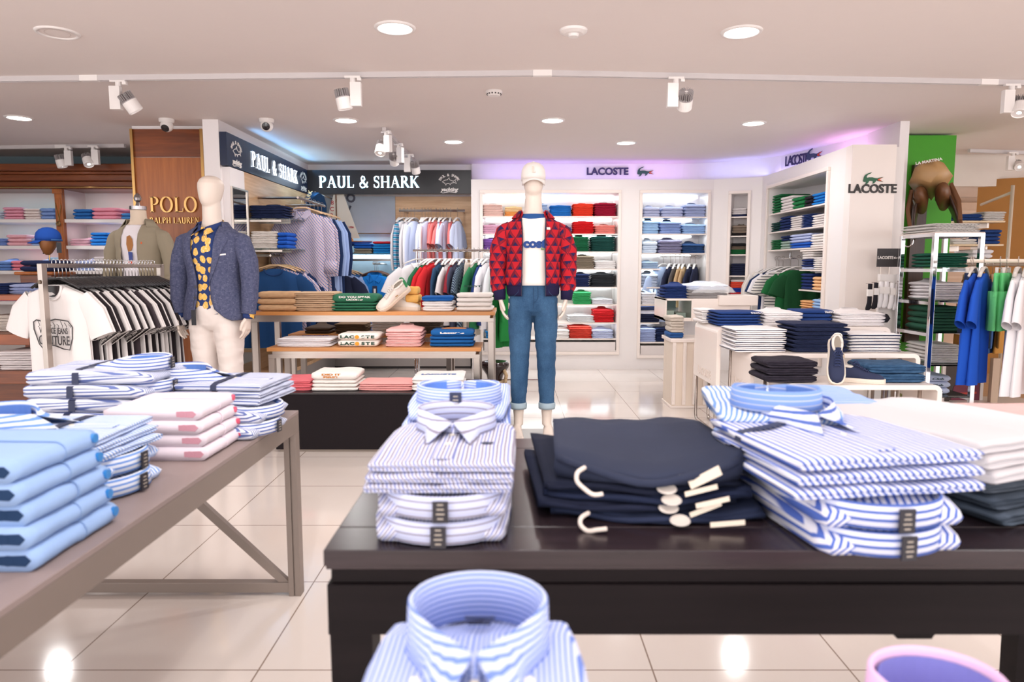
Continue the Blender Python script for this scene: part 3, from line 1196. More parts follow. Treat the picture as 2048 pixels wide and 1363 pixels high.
def hang_mesh(kind, seed=0, hem=.86, sleeve=.3, hw=.25, th=.035):
    """garment hanging in the plane y=0 from a hook at z=0"""
    key = ('hm', kind, seed, hem, sleeve, hw, th)
    if key in _FM:
        return _FM[key]
    m = MB()
    n = 36

    def ring(z, w, t_, k=0.0):
        r = []
        for j in range(n):
            a = 2 * PI * j / n
            x = w * math.copysign(abs(math.cos(a)) ** .8, math.cos(a))
            y = t_ * math.sin(a)
            fo = math.sin(x * 38 + seed * 2.1 + z * 2) * .011 * k + math.sin(x * 17 + seed + 1) * .010 * k
            r.append((x + .004 * k * noise.noise(Vector((x * 9, z * 5, seed))), y + fo, z))
        return r
    if kind in ('shorts', 'trousers'):
        L = hem
        rings = [ring(-.12, hw * .72, .02), ring(-.15, hw * .74, .022, .4), ring(-.3, hw * .8, th, .8), ring(-L * .5, hw * .82, th, 1)]
        m.loft(rings)
        for s in (-1, 1):
            rr = []
            for z, w in ((-L * .48, .42), (-L * .75, .44), (-L, .44)):
                rr.append([(x * w + s * hw * .42, y, z) for x, y, _ in ring(z, hw * .92, th, .7)])
            m.loft(rr)
    else:
        sh = -.135 if kind != 'dress' else -.13
        rings = [ring(sh + .012, .055, .016), ring(sh, .09, .022), ring(sh - .02, .15, .026), ring(sh - .045, hw * .86, .03, .2), ring(sh - .09, hw * .93, th, .5), ring(sh - .2, hw * .93, th, 1)]
        for f in (.45, .7, .9, 1.0):
            rings.append(ring(sh - .2 - (hem - .33) * f, hw * (.93 + .08 * f), th * (1 + .2 * f), 1.2))
        m.loft(rings, True, False)
        if sleeve:
            for s in (-1, 1):
                x0, z0 = s * hw * .80, sh - .065
                if sleeve < .4:
                    e = (s * (hw * .8 + sleeve * .5), 0, z0 - sleeve * .85)
                    path = [(x0, 0, z0), ((x0 + e[0]) / 2 + s * .02, 0, (z0 + e[2]) / 2 + .02), e]
                    rr = [.055, .078, .092]
                else:
                    path = [(x0, 0, z0), (x0 + s * .06, .0, z0 - .12), (x0 + s * .085, -.005, z0 - .35), (x0 + s * .07, -.01, z0 - sleeve)]
                    rr = [.06, .065, .055, .045]
                m.tube(path, rr, 16, M=Matrix.Diagonal((1, .30, 1, 1)), caps=False)
    me = m.mesh('hanging', [DUM], True)
    _FM[key] = me
    return me


def hang(label, noun, kind, p, rotz, mat, group=None, seed=0, hem=.86, sleeve=.3, hw=.25, th=.035, sy=1.0, s=1.0):
    o = link(noun, hang_mesh(kind, seed, hem, sleeve, hw, th))
    o.location = p
    o.rotation_euler[2] = rotz
    o.scale = (s, sy, s)
    objmat(o, mat if not isinstance(mat, str) else cloth(mat))
    return tag(o, label, {'shorts': 'shorts', 'trousers': 'trousers', 'shirt': 'shirt', 'polo': 'polo shirt', 'dress': 'dress', 'knit': 'sweater', 'coat': 'jacket'}.get(kind, 't-shirt'), group)


def polo_collar(parent, mat, z=-.125, w=.075, h=.06, deep=.03):
    """a folded collar with two points and a placket, facing -Y"""
    m = MB()
    for s in (-1, 1):
        m.add([(s * w * .95, -.0, z + .02), (s * w * .55, -deep, z + .0), (s * .006, -deep - .012, z - .055), (s * .05, -deep - .016, z - .085), (s * (w + .018), -deep + .006, z - .035), (s * (w + .012), .0, z - .01)],
              [(0, 1, 2, 3, 4, 5) if s < 0 else (5, 4, 3, 2, 1, 0)])
    m.tube([(-w, 0, z + .0), (-w * .8, .02, z + .025), (0, .032, z + .032), (w * .8, .02, z + .025), (w, 0, z + .0)], .011, 8, flat=1.8)
    c = m.build('collar', mat, parent)
    so = c.modifiers.new('s', 'SOLIDIFY')
    so.thickness = .005
    MB().box((-.014, -deep - .012, z - .2), (.014, -deep + .004, z - .055)).build('placket', mat, parent)
    return c


# ---- large folded dress shirt, real size: hem at y=0, collar near y=L, lying on z=0
def shirt_body(W_, L, T, seed):
    key = ('sb', W_, L, T, seed)
    if key in _FM:
        return _FM[key]
    prof = [(.03, .0), (.006, .10), (-.004, .24), (.004, .36), (.02, .44), (.004, .52), (-.006, .7), (.002, .9), (.02, 1.0), (.12, 1.06), (.3, 1.06), (.5, 1.02), (.7, .98), (.85, .9), (.97, .62), (1.0, .4), (.98, .06), (.9, 0), (.5, 0)]
    N = 30
    rings = []
    for i in range(N):
        x = -.5 + i / (N - 1)
        e = min(1, (.5 - abs(x)) / .05)
        ez = .66 + .34 * math.sqrt(max(0, e * (2 - e)))
        ring = []
        for (y, z) in prof:
            nz = noise.noise(Vector((x * 4 + seed * 7, y * 4, z * 2 + seed)))
            zz = ((z - .45) * ez + .45) * T + (nz * .004 if z > .3 else 0)
            if z > .7:
                zz -= .0025 * math.exp(-(x / .03) ** 2)
            xx = x * W_ * (1 - .13 * max(0, (y - .62) / .38) ** 2) + nz * .002
            ring.append((xx, y * L + .004 * noise.noise(Vector((x * 6, z * 9, seed * 3.1))), max(zz, 0)))
        rings.append(ring)
    m = MB()
    m.loft(rings)
    me = m.mesh('body', [DUM], True)
    _FM[key] = me
    return me


def collar_mesh(rx, ry, h, key2=0, point=.062):
    key = ('cm', rx, ry, h, point)
    if key in _FM:
        return _FM[key]
    m = MB()
    secs = []
    N = 33
    for k in range(N):
        q = k / (N - 1) * 2 - 1          # -1..1 , 0 at the back
        a = PI / 2 + q * PI * .985
        x, y = rx * math.cos(a), ry * math.sin(a)
        fr = max(0, abs(q) - .55) / .45   # near the front
        y -= .022 * fr ** 2
        x *= 1 - .25 * fr ** 3
        top = h * (1 - .32 * fr ** 1.5)
        d = Vector((x, y, 0)).normalized()
        out = .010 + .018 * fr
        low = .004 + .0 * fr
        ext = point * max(0, abs(q) - .80) / .20
        inner0 = (x - d.x * .004, y - d.y * .004, 0)
        inner1 = (x, y, top - .006)
        t1 = (x + d.x * .003, y + d.y * .003, top)
        t2 = (x + d.x * .007, y + d.y * .007, top - .004)
        o1 = (x + d.x * (out * .8) + math.copysign(ext * .35, x), y + d.y * out * .8 - ext * .45, top * .5 + low * .5)
        o2 = (x + d.x * out + math.copysign(ext * .75, x) * .9, y + d.y * out - ext, low + .012 * fr * 0)
        secs.append([inner0, inner1, t1, t2, o1, o2])
    m.loft(secs, False, False)
    me = m.mesh('collar', [DUM], True)
    _FM[key] = me
    return me


def dress_shirt(label, loc, rotz, mb_, mc, W_=.25, L=.34, T=.032, tilt=0, collar=(.078, .062, .045), seed=0, tagmat=None, strap=None, inner=None, group=None, cat='shirt', button=True, coll=True, roll=0, low=False):
    o = link('folded_shirt', shirt_body(W_, L, T, seed))
    o.location = loc
    o.rotation_euler = (tilt, roll, rotz)
    objmat(o, mb_)
    tag(o, label, cat, group)
    if coll:
        rx, ry, h = collar
        c = link('collar', collar_mesh(rx, ry, h), o)
        c.location = (0, L - ry - .01, T * .78) if not low else (0, L - ry + .012, .002)
        objmat(c, mc)
        so = c.modifiers.new('s', 'SOLIDIFY')
        so.thickness = .003
        if inner:
            m = MB()
            m.loft([[(rx * .93 * math.cos(a), ry * .93 * math.sin(a), z) for a in [PI * 1.5 + R(25) + (2 * PI - R(50)) * k / 24 for k in range(25)]] for z in (.0, h * .80)], False, False)
            q = m.build('collar_lining', inner, o)
            q.location = c.location
        if tagmat:
            m = MB()
            rr = ry + .0165
            m.box((-.013, rr - .002, .002), (.013, rr + .0015, h - .004))
            for i, wd in enumerate((.010, .014, .012, .010)):
                m.box((-wd / 2, rr + .0015, .008 + i * .008), (wd / 2, rr + .0022, .0105 + i * .008), 1)
            q = m.build('size_label', [tagmat, plain('a59c90', .5)], o)
            q.location = c.location
        if button:
            m = MB()
            for bx, by in ((0, L - 2 * ry - .045), (0, L - 2 * ry - .115)):
                m.lathe([(0, T * 1.0 + .002), (.0058, T * 1.0 + .002), (.0058, T * 1.0 + .005), (0, T * 1.0 + .005)], 14, 0, Matrix.Translation((bx, by, 0)))
            m.build('buttons', plain('e9dfcb', .3), o)
            m = MB()
            m.box((-.017, .02, T * 1.045), (.017, L - 2 * ry - .02, T * 1.045 + .0022))
            m.build('placket', mb_, o)
    if strap:
        m = MB()
        m.loft([[(-W_ / 2 - .003, y, T * .1), (-W_ / 2 + .0, y, T * .92), (-W_ * .40, y, T * 1.06 + .004), (0, y, T * 1.06 + .006), (W_ * .40, y, T * 1.06 + .004), (W_ / 2, y, T * .92), (W_ / 2 + .003, y, T * .1)] for y in (L * .36, L * .36 + .02)], False, False)
        q = m.build('paper_band', strap, o)
        so = q.modifiers.new('s', 'SOLIDIFY')
        so.thickness = .0012
    return o


# ---- sneaker, 0.29 long, toe to -Y, standing on z=0
def sneaker(label, loc, rot, upper, sole, lace, heel, lining, group=None, logo=None):
    o = thing('sneaker', label, 'shoe', loc, group=group)
    o.rotation_euler = rot
    sec = [(-.145, .008, .03), (-.138, .026, .042), (-.12, .038, .052), (-.09, .046, .060), (-.05, .047, .068), (-.01, .042, .085), (.03, .037, .098), (.07, .034, .100), (.11, .035, .102), (.135, .03, .108), (.146, .012, .104)]

    def ring(y, w, z0, z1, n=20, p=.75):
        r = []
        for k in range(n):
            a = 2 * PI * k / n
            c_, s_ = math.cos(a), math.sin(a)
            hh = z1 - z0
            zz = z0 + hh / 2 + hh / 2 * math.copysign(abs(s_) ** p, s_)
            taper = 1 - .42 * max(0, (zz - z0) / hh - .35)
            r.append((w * math.copysign(abs(c_) ** p, c_) * taper, y, zz))
        return r
    MB().loft([ring(y, w, .014, z) for y, w, z in sec]).build('upper', upper, o, smooth=True)
    s = MB()
    s.loft([[(x * (w + .006) / .05, y, z) for x, z in ((-.05, 0), (.05, 0), (.052, .014), (.05, .027), (-.05, .027), (-.052, .014))] for y, w, z in [(-.153, .006, 0)] + [(y * 1.035, w, z) for y, w, z in sec[1:-1]] + [(.153, .012, 0)]])
    s.build('sole', sole, o, smooth=False)
    # opening
    M_ = Matrix.Translation((0, .085, .101)) @ Matrix.Rotation(R(4), 4, 'X')
    m = MB()
    m.tube([M_ @ Vector((.026 * math.cos(a), .052 * math.sin(a), .004 * math.sin(a))) for a in [2 * PI * k / 20 for k in range(21)]], .008, 8)
    m.build('padded_collar', lining, o, smooth=True)
    m = MB()
    m.prism([(.022 * math.cos(a), .048 * math.sin(a)) for a in [2 * PI * k / 20 for k in range(20)]], -.01, .003, 0, M_)
    m.build('insole', plain('8f8578', .8), o)
    m = MB()
    m.loft([[(.030 * math.cos(a) * k, .128 + .020 * math.sin(a) * k, z) for a in [R(-20) + R(220) * q / 10 for q in range(11)]] for k, z in ((1.12, .055), (1.05, .085), (.92, .112), (.86, .122))], False, False)
    q = m.build('heel_tab', heel, o)
    so = q.modifiers.new('s', 'SOLIDIFY')
    so.thickness = .006
    # tongue and laces
    m = MB()
    m.loft([[(-.016, y, z), (0, y, z + .006), (.016, y, z)] for y, z in ((-.06, .064), (-.02, .082), (.02, .1), (.045, .125))], False, False)
    q = m.build('tongue', upper, o)
    so = q.modifiers.new('s', 'SOLIDIFY')
    so.thickness = .005
    m = MB()
    for k in range(6):
        y = -.055 + k * .015
        z = .074 + k * .0078
        m.tube([(-.021, y, z - .006), (-.01, y + .004, z + .004), (.01, y + .008, z + .004), (.021, y + .012, z - .002)], .0028, 6)
        m.tube([(.021, y, z - .006), (.01, y + .004, z + .004), (-.01, y + .008, z + .004), (-.021, y + .012, z - .002)], .0028, 6)
    for s_ in (-1, 1):
        m.tube([(0, .03, .118), (s_ * .014, .02, .13), (s_ * .026, .006, .122), (s_ * .018, -.006, .108), (0, .03, .118)], .0026, 6)
    m.build('laces', lace, o, smooth=True)
    if logo:
        m = MB()
        m.box((.040, .01, .05), (.0435, .035, .056))
        m.build('side_mark', logo, o)
    return o


# ================================================================ MANNEQUINS


def hand(mb, s, wr, tip, bend=.0):
    """hand hanging down from wrist wr (s = side -1/1)"""
    w = Vector(wr)
    t_ = Vector(tip)
    d = (t_ - w).normalized()
    fw = Vector((0, -1, 0))                 # across the palm: thumb side forward
    fw = (fw - d * fw.dot(d)).normalized()
    nrm = d.cross(fw).normalized()
    mb.tube([w - d * .03, w, w + d * .03, w + d * .06, w + d * .095], [.024, .024, .034, .040, .038], 14, flat=.5) if False else None
    rings = []
    for k, (a, b, c_) in enumerate(((-.03, .022, .022), (.0, .024, .018), (.03, .034, .015), (.06, .040, .014), (.09, .040, .012))):
        p = w + d * a
        rings.append([p + fw * b * math.cos(q) + nrm * c_ * math.sin(q) for q in [2 * PI * i / 14 for i in range(14)]])
    mb.loft(rings)
    inw = nrm * (-1 if nrm.x * s > 0 else 1)   # towards the body
    for i, (off, ln) in enumerate(((.030, .072), (.010, .082), (-.010, .076), (-.030, .060))):
        b0 = w + d * .078 + fw * off
        p1 = b0 + d * ln * .42 + inw * .004 + fw * off * .12
        p2 = p1 + d * ln * .32 + inw * (.012 + bend)
        p3 = p2 + d * ln * .26 + inw * (.016 + bend)
        mb.tube([b0, p1, p2, p3], [.0098, .0092, .0085, .0068], 8)
    b0 = w + d * .02 + fw * .025
    mb.tube([b0, b0 + d * .028 + fw * .022 + inw * .008, b0 + d * .055 + fw * .028 + inw * .014, b0 + d * .08 + fw * .026 + inw * .018], [.014, .0125, .011, .008], 8)


def egg_head(mb, cz, top, face=True):
    H = top - cz
    rs = []
    for f, rx, ry, cy in ((0.0, .030, .035, -.012), (.05, .044, .056, -.014), (.15, .054, .072, -.014), (.3, .064, .086, -.010), (.45, .071, .094, -.004), (.6, .076, .099, .0), (.74, .0765, .099, .003), (.86, .066, .086, .004), (.94, .048, .063, .004), (.985, .026, .034, .004), (1.0, .006, .008, .004)):
        rs.append([(rx * math.cos(a), cy + ry * math.sin(a) * (1.0 if math.sin(a) < 0 else 1.0), cz + H * f) for a in [2 * PI * k / 28 for k in range(28)]])
    mb.loft(rs)


def ell(z, rx, ry, cy=0.0, cx=0.0, n=32, p=1.0):
    return [(cx + rx * math.copysign(abs(math.cos(a)) ** p, math.cos(a)), cy + ry * math.copysign(abs(math.sin(a)) ** p, math.sin(a)), z) for a in [2 * PI * k / n for k in range(n)]]


TORSO = [(.86, .10, .085, 0), (.9, .155, .105, 0), (.97, .172, .115, .0), (1.05, .158, .108, 0), (1.14, .14, .098, 0), (1.24, .148, .105, 0), (1.34, .168, .115, -.005), (1.42, .178, .112, 0), (1.47, .165, .095, .005), (1.51, .12, .075, .008), (1.54, .075, .062, .006), (1.58, .060, .060, 0), (1.64, .058, .060, -.002), (1.70, .056, .058, -.004)]
ARM = [(.145, .0, 1.44), (.195, 0, 1.385), (.232, 0, 1.22), (.236, -.015, 1.12), (.232, -.03, .98)]


def mannequin_body(tip=(.212, -.05, .80), feet=True, legx=.10, arm=ARM):
    mb = MB()
    mb.loft([ell(z, rx, ry, cy) for z, rx, ry, cy in TORSO])
    egg_head(mb, 1.655, 1.865)
    for s in (-1, 1):
        mb.tube([(s * x, y, z) for x, y, z in arm], [.040, .037, .033, .030, .024], 16)
        hand(mb, s, (s * arm[-1][0], arm[-1][1], arm[-1][2] - .0), (s * tip[0], tip[1], tip[2]))
        mb.tube([(s * .085, 0, .93), (s * .09, 0, .8), (s * .093, -.005, .55), (s * .095, .0, .48), (s * .097, .012, .33), (s * legx, .01, .13), (s * legx, .005, .07)], [.088, .082, .062, .054, .054, .034, .034], 20)
        if feet:
            rs = []
            for y, w, h in ((.055, .012, .035), (.045, .028, .055), (.01, .033, .085), (-.03, .034, .075), (-.07, .04, .052), (-.11, .045, .036), (-.145, .042, .028), (-.165, .030, .022)):
                rs.append([(s * legx + s * .01 + w * math.cos(a), y, max(.003, h / 2 + h / 2 * math.sin(a))) for a in [2 * PI * k / 16 for k in range(16)]])
            mb.loft(rs)
            for k in range(5):
                xx = s * (legx + .01) + s * (-.034 + .0165 * k)
                ln = (.03, .026, .022, .018, .013)[k]
                mb.tube([(xx, -.145, .013), (xx, -.160 - ln * .4 + .006 * 0, .014), (xx, -.160 - ln, .010)], [(.0135, .009, .009, .0085, .008)[k]] * 2 + [.006], 8)
    return mb


def wrinkle(amp, sx=9, sz=20, seed=0):
    def f(co):
        n_ = noise.noise(Vector((co.x * sx + seed, co.y * sx, co.z * sz))) + .5 * noise.noise(Vector((co.x * sx * 2.3, co.y * sx * 2 + seed, co.z * sz * 2)))
        d = Vector((co.x - math.copysign(.1, co.x), co.y, 0))
        if d.length > 1e-4:
            d.normalize()
        return co + d * n_ * amp
    return f


def trousers_mesh(hem=.2, cuff=True, fit=1.0, legx=.1, top=1.075, amp=.004):
    mb = MB()
    mb.loft([ell(z, rx * fit, ry * fit, 0, 0, 32) for z, rx, ry in ((top, .150, .118), (1.0, .168, .124), (.93, .172, .124), (.88, .16, .112), (.845, .10, .08))])
    for s in (-1, 1):
        rs = []
        for z, cx, rx, ry in ((.95, .083, .086, .112), (.86, .088, .086, .108), (.74, .090, .081, .095), (.6, .092, .070, .080), (.48, .094, .064, .072), (.34, legx - .003, .060, .066), (hem + .03, legx, .052, .058), (hem, legx, .052, .058)):
            rs.append(ell(z, rx * fit, ry * fit, 0, s * cx, 24))
        mb.loft(rs)
    return remesh(mb, .008, 3, wrinkle(amp))


def denim(a='1d3b5c', b='4a6e92'):
    t = NT('denim', .85, 0, .2)
    o, xyz = t.obj()
    f = t.noise(o, 6, 5, .6, (1, 1, .5))
    g = t.noise(o, 120, 2)
    k = t.math('ADD', t.math('MULTIPLY', f, 1.6), t.math('MULTIPLY', g, .5))
    t.base(t.mix(t.math('SUBTRACT', k, .6), lin(a), lin(b)))
    t.bump(g, .2, .002)
    return t.m


DENIM = denim()


def strip_arc(zs, gap, n=44, grow=0.0):
    """open rings round the trunk, split at the front: zs [(z, rx, ry, cy, left half angle, right half angle)]"""
    out = []
    for z, rx, ry, cy, gl, gr in zs:
        ring = []
        a0, a1 = -90 + gr, 270 - gl
        for k in range(n):
            a = R(a0 + (a1 - a0) * k / (n - 1))
            ring.append(((rx + grow) * math.cos(a), cy + (ry + grow) * math.sin(a), z))
        out.append(ring)
    return out
# ================================================================ FURNITURE
# ---- dark wooden table in the foreground
DT = wood('1f171a', '33272b', axis=0, scale=7, rough=.25, name='dark_stained_wood')
DT2 = wood('100b0d', '181214', axis=0, scale=7, rough=.55, name='dark_stained_apron', spec=.15)
a = P(646, 1100, Z=.75)
TX0, TY0, TY1, TX1 = a.x, a.y, P(1200, 876, Z=.75).y, 1.46
tb = thing('display_table', 'dark-stained wooden table in the foreground under striped shirts and navy trousers', 'table', ((TX0 + TX1) / 2, (TY0 + TY1) / 2, 0))
w2, d2 = (TX1 - TX0) / 2, (TY1 - TY0) / 2
m = MB()
yy = [-d2, -d2 + .14, -d2 + .145, d2 - .125, d2 - .12, d2]
for y0, y1 in ((-d2, -d2 + .105), (-d2 + .1065, d2 - .1065), (d2 - .105, d2)):
    m.box((-w2, y0, .722), (w2, y1, .75))
m.box((-w2 + .003, -d2 + .003, .715), (w2 - .003, d2 - .003, .745))
m.build('top', DT, tb, bevel=.002)
m = MB()
for s0, s1, z0, z1 in ((.01, .03, .69, .715), (.004, .03, .60, .688)):
    m.box((-w2 + s0, -d2 + s0, z0), (w2 - s0, -d2 + s1, z1)).box((-w2 + s0, d2 - s1, z0), (w2 - s0, d2 - s0, z1))
    m.box((-w2 + s0, -d2 + s1, z0), (-w2 + s1, d2 - s1, z1)).box((w2 - s1, -d2 + s1, z0), (w2 - s0, d2 - s1, z1))
m.build('apron', DT2, tb)
for sx in (-1, 1):
    for sy in (-1, 1):
        x = sx * (w2 - .042)
        y = sy * (d2 - .042)
        MB().loft([[(x + i * q, y + j * q, z) for i, j in ((-1, -1), (1, -1), (1, 1), (-1, 1))] for z, q in ((0, .031), (.6, .036))]).build('leg', DT2, tb)
MB().prism([(0, .575), (.06, .575), (.075, .6), (-.02, .6)], -d2 + .035, -d2 + .06, 0, Matrix(((1, 0, 0, .10), (0, 0, 1, 0), (0, 1, 0, 0), (0, 0, 0, 1)))).build('corner_block', DT2, tb)
# ---- grey-brown steel framed table, left
GT = plain('8d7d79', .5, 0, .03, 'taupe_tabletop')
GF = plain('857870', .42, .3, .03, 'taupe_steel')
a = P(597, 820, Z=.695)
LX1, LY1 = a.x, a.y
LX0, LY0 = -2.0, .80
gt = thing('display_table', 'taupe steel-framed table at the left carrying piles of blue and white clothes', 'table', (LX0, LY0, 0))
Wd, Dd = LX1 - LX0, LY1 - LY0
MB().box((.0, .0, .683), (Wd, Dd, .695)).build('top', GT, gt, bevel=.001)
m = MB()
m.box((0, 0, .62), (Wd, .04, .683)).box((0, Dd - .04, .62), (Wd, Dd, .683)).box((0, .04, .62), (.04, Dd - .04, .683)).box((Wd - .04, .04, .62), (Wd, Dd - .04, .683))
m.build('frame', GF, gt, bevel=.002)
for x in (0, Wd - .045):
    for y in (0, Dd - .045):
        m = MB().box((x, y, .0), (x + .02, y + .045, .62)).box((x + .025, y, .0), (x + .045, y + .045, .62)).box((x + .02, y + .005, .0), (x + .025, y + .04, .62))
        m.build('leg', GF, gt, bevel=.0015)
for y in (0, Dd - .045):
    MB().box((.045, y + .005, .012), (Wd - .045, y + .04, .05)).build('bottom_rail', GF, gt, bevel=.002)
    dx = .62
    m = MB()
    m.loft([[(Wd - .045, y + .012, .05), (Wd - .045, y + .034, .05), (Wd - .085, y + .034, .05), (Wd - .085, y + .012, .05)], [(Wd - dx, y + .012, .62), (Wd - dx, y + .034, .62), (Wd - dx - .05, y + .034, .62), (Wd - dx - .05, y + .012, .62)]])
    m.build('diagonal_brace', GF, gt)

# ---- shirt stand at the very front (its top lies below the frame)
MB_ = MB().box((-.15, .40, .725), (.08, .72, .748)).box((-.06, .5, 0), (-.02, .54, .725)).box((-.16, .40, 0), (.08, .64, .02))
tag(MB_.build('shirt_table', GF), 'low taupe table under the pale blue shirt at the front edge', 'table')
MB_ = MB().box((.40, .30, .60), (1.0, .70, .625)).box((.68, .48, 0), (.72, .52, .6)).box((.5, .4, 0), (.9, .6, .02))
tag(MB_.build('shirt_table', GF), 'low taupe table under the pink shirt at the lower right', 'table')

# ---- nested wooden tables with steel legs
HON = wood('b9743a', 'd99a5c', axis=0, scale=5, rough=.3, name='honey_wood')


def nest(label, u0, u1, vt, Y, dep, z=None, legw=.045, th=.028):
    z = z or zat(vt, Y)
    x0, x1 = xat(u0, vt, Y), xat(u1, vt, Y)
    o = thing('nesting_table', label, 'table', ((x0 + x1) / 2, Y, 0), group='wooden nesting tables with steel legs')
    h = (x1 - x0) / 2
    MB().box((-h, 0, z - th), (h, dep, z)).build('top', HON, o, bevel=.002)
    m = MB()
    zf = z - th
    for y in (.0, dep - legw):
        m.box((-h + .01, y, zf - .05), (h - .01, y + .02, zf - .022))
        m.box((-h + .04, y + .004, zf - .022), (h - .04, y + .016, zf))
    for s in (-1, 1):
        m.box((s * (h - .03) - .012, .02, zf - .05), (s * (h - .03) + .012, dep - legw, zf - .022))
    m.build('steel_frame', STEEL, o)
    for s in (-1, 1):
        for y in (0, dep - legw):
            MB().box((s * (h - .01) - (legw if s > 0 else 0), y, 0), (s * (h - .01) + (legw if s < 0 else 0), y + legw, zf - .0505)).build('leg', STEEL, o, bevel=.002)
    return z


YN1, YN2, YN3 = 5.35, 5.12, 5.72
ZN1 = nest('tall wooden table with steel legs holding shoes and beige clothes behind the black plinth', 499, 990, 623, YN1, .56)
ZN2 = nest('lowest wooden nesting table, holding white, pink and blue printed tops', 533, 962, 695, YN2, .40)
ZN3 = nest('middle wooden nesting table with brown clothes, behind the lowest one', 576, 905, 668, YN3 + .2, .34)
# black plinth
YPL = 4.53
ZPL = .40
plx0, plx1 = xat(548, 786, YPL), xat(988, 786, YPL)
o = thing('plinth', 'low black display plinth in front of the wooden nesting tables', 'plinth', ((plx0 + plx1) / 2, YPL, 0))
hh = (plx1 - plx0) / 2
MB().box((-hh, 0, .02), (hh, .46, ZPL - .012)).build('body', cloth('181215', .02), o, bevel=.003)
MB().box((-hh - .004, -.004, ZPL - .012), (hh + .004, .464, ZPL)).build('top', plain('2a2426', .35), o, bevel=.002)
MB().box((-hh + .02, .02, 0), (hh - .02, .44, .02)).build('recessed_base', plain('8a7d72', .5), o)

# ---- white waterfall tables


def water(label, X0, X1, Y0, Y1, zt_, zb=.355, th=.03, text=True, leg=.012):
    o = thing('waterfall_table', label, 'table', ((X0 + X1) / 2, Y0, 0), group='white waterfall tables')
    h = (X1 - X0) / 2
    r = .045

    def corner(cx, cz, rr, a0, a1):
        return [(cx + rr * math.cos(R(a0 + (a1 - a0) * i / 6)), cz + rr * math.sin(R(a0 + (a1 - a0) * i / 6))) for i in range(7)]
    prof = [(-h, zb)] + corner(-h + r, zt_ - r, r, 180, 90) + corner(h - r, zt_ - r, r, 90, 0) + [(h, zb), (h - th, zb)] + corner(h - r, zt_ - r, r - th, 0, 90) + corner(-h + r, zt_ - r, r - th, 90, 180) + [(-h + th, zb)]
    n = len(prof)
    m = MB()
    m.v = [(x, 0, z) for x, z in prof] + [(x, Y1 - Y0, z) for x, z in prof]
    # front and back faces as quads across the profile
    half = n // 2
    outer = list(range(half))
    inner = list(range(n - 1, half - 1, -1))
    for i in range(half - 1):
        m.f.append((outer[i], outer[i + 1], inner[i + 1], inner[i]))
        m.f.append((outer[i] + n, inner[i] + n, inner[i + 1] + n, outer[i + 1] + n))
    for i in range(n):
        j = (i + 1) % n
        m.f.append((i, i + n, j + n, j))
    m.mi = [0] * len(m.f)
    m.build('shell', LACQ, o, bevel=.003)
    for s in (-1, 1):
        g = MB()
        for q in (-1,):
            x = s * (h - th / 2)
            g.tube([(x, .04, zb), (x, .04, .035), (x, .06, .008), (x, .10, .006), (x, Y1 - Y0 - .1, .006), (x, Y1 - Y0 - .06, .008), (x, Y1 - Y0 - .04, .035), (x, Y1 - Y0 - .04, zb)], leg, 10)
            g.tube([(x - s * .1, .04, zt_ - th), (x - s * .1, .04, .035), (x - s * .1, .06, .008), (x - s * .1, Y1 - Y0 - .06, .008), (x - s * .1, Y1 - Y0 - .04, .035), (x - s * .1, Y1 - Y0 - .04, zt_ - th)], leg, 10)
        g.build('sled_leg', STEEL, o, smooth=True)
    if text:
        m = MB()
        text_mb(m, 'LACOSTE', .085, .003, face_y((-h - .0012, (Y1 - Y0) * .5, zb + .06), -PI / 2), .002)
        m.build('embossed_lettering', plain('e2d4ca', .3), o)
    return o


A = P(1435, 654, Z=.79)
WAx, WAy = A.x, A.y
WX1 = xat(1783, 654, WAy)
water('tallest white waterfall table, at the back of the nest', WAx, WX1, WAy, WAy + .62, .79)
B = P(1502, 707, Z=.65)
WBx, WBy = B.x, B.y
water('middle white waterfall table with navy and white piles on it', WBx, xat(1842, 707, WBy), WBy, WAy - .01, .65)
WCy = P(1800, 770, Z=.506).y
WCz = .506
water('lowest white waterfall table at the front with blue sneakers and jeans', 1.70, xat(1886, 770, WCy), WCy, WBy - .01, WCz, text=False)

# ---- white counter with small display window, behind
YK = 6.35
kx0, kx1 = xat(1331, 620, YK), xat(1500, 620, YK)
o = thing('display_counter', 'white counter with a small glass front holding navy polos and wrapped shirts', 'counter', (kx0, YK, 0))
kw = kx1 - kx0
zk = zat(597, YK)
zk2 = zat(642, YK)
MB().box((0, 0, zk2), (.012, .5, zk)).box((.235, 0, zk2), (kw, .5, zk)).box((0, .0, zk - .018), (.235, .5, zk)).box((0, 0, zk2), (.235, .5, zk2 + .03)).build('cabinet_body', LACQ, o, bevel=.003)
MB().box((.012, .004, zk2 + .03), (.235, .008, zk - .018)).build('glass_front', glass(), o)
MB().box((.03, .1, zk2 + .03), (.1, .3, zk2 + .09)).box((.12, .1, zk2 + .03), (.21, .3, zk2 + .07)).build('contents', cloth('cfcac4'), o)
MB().box((.05, .46, zk2 + .032), (.2, .48, zk - .02)).build('pale_back', plain('c8d6d8', .4), o)  # plain pale blue-grey sheet at the back of the window
MB().box((kw * .62, -.03, zk - .06), (kw + .06, .3, zk + .03)).build('raised_ledge', LACQ, o, bevel=.004)
for x in (.04, kw * .4):
    MB().cyl((x, .05, 0), (x, .05, zk2), .012, 10).build('steel_leg', STEEL, o)
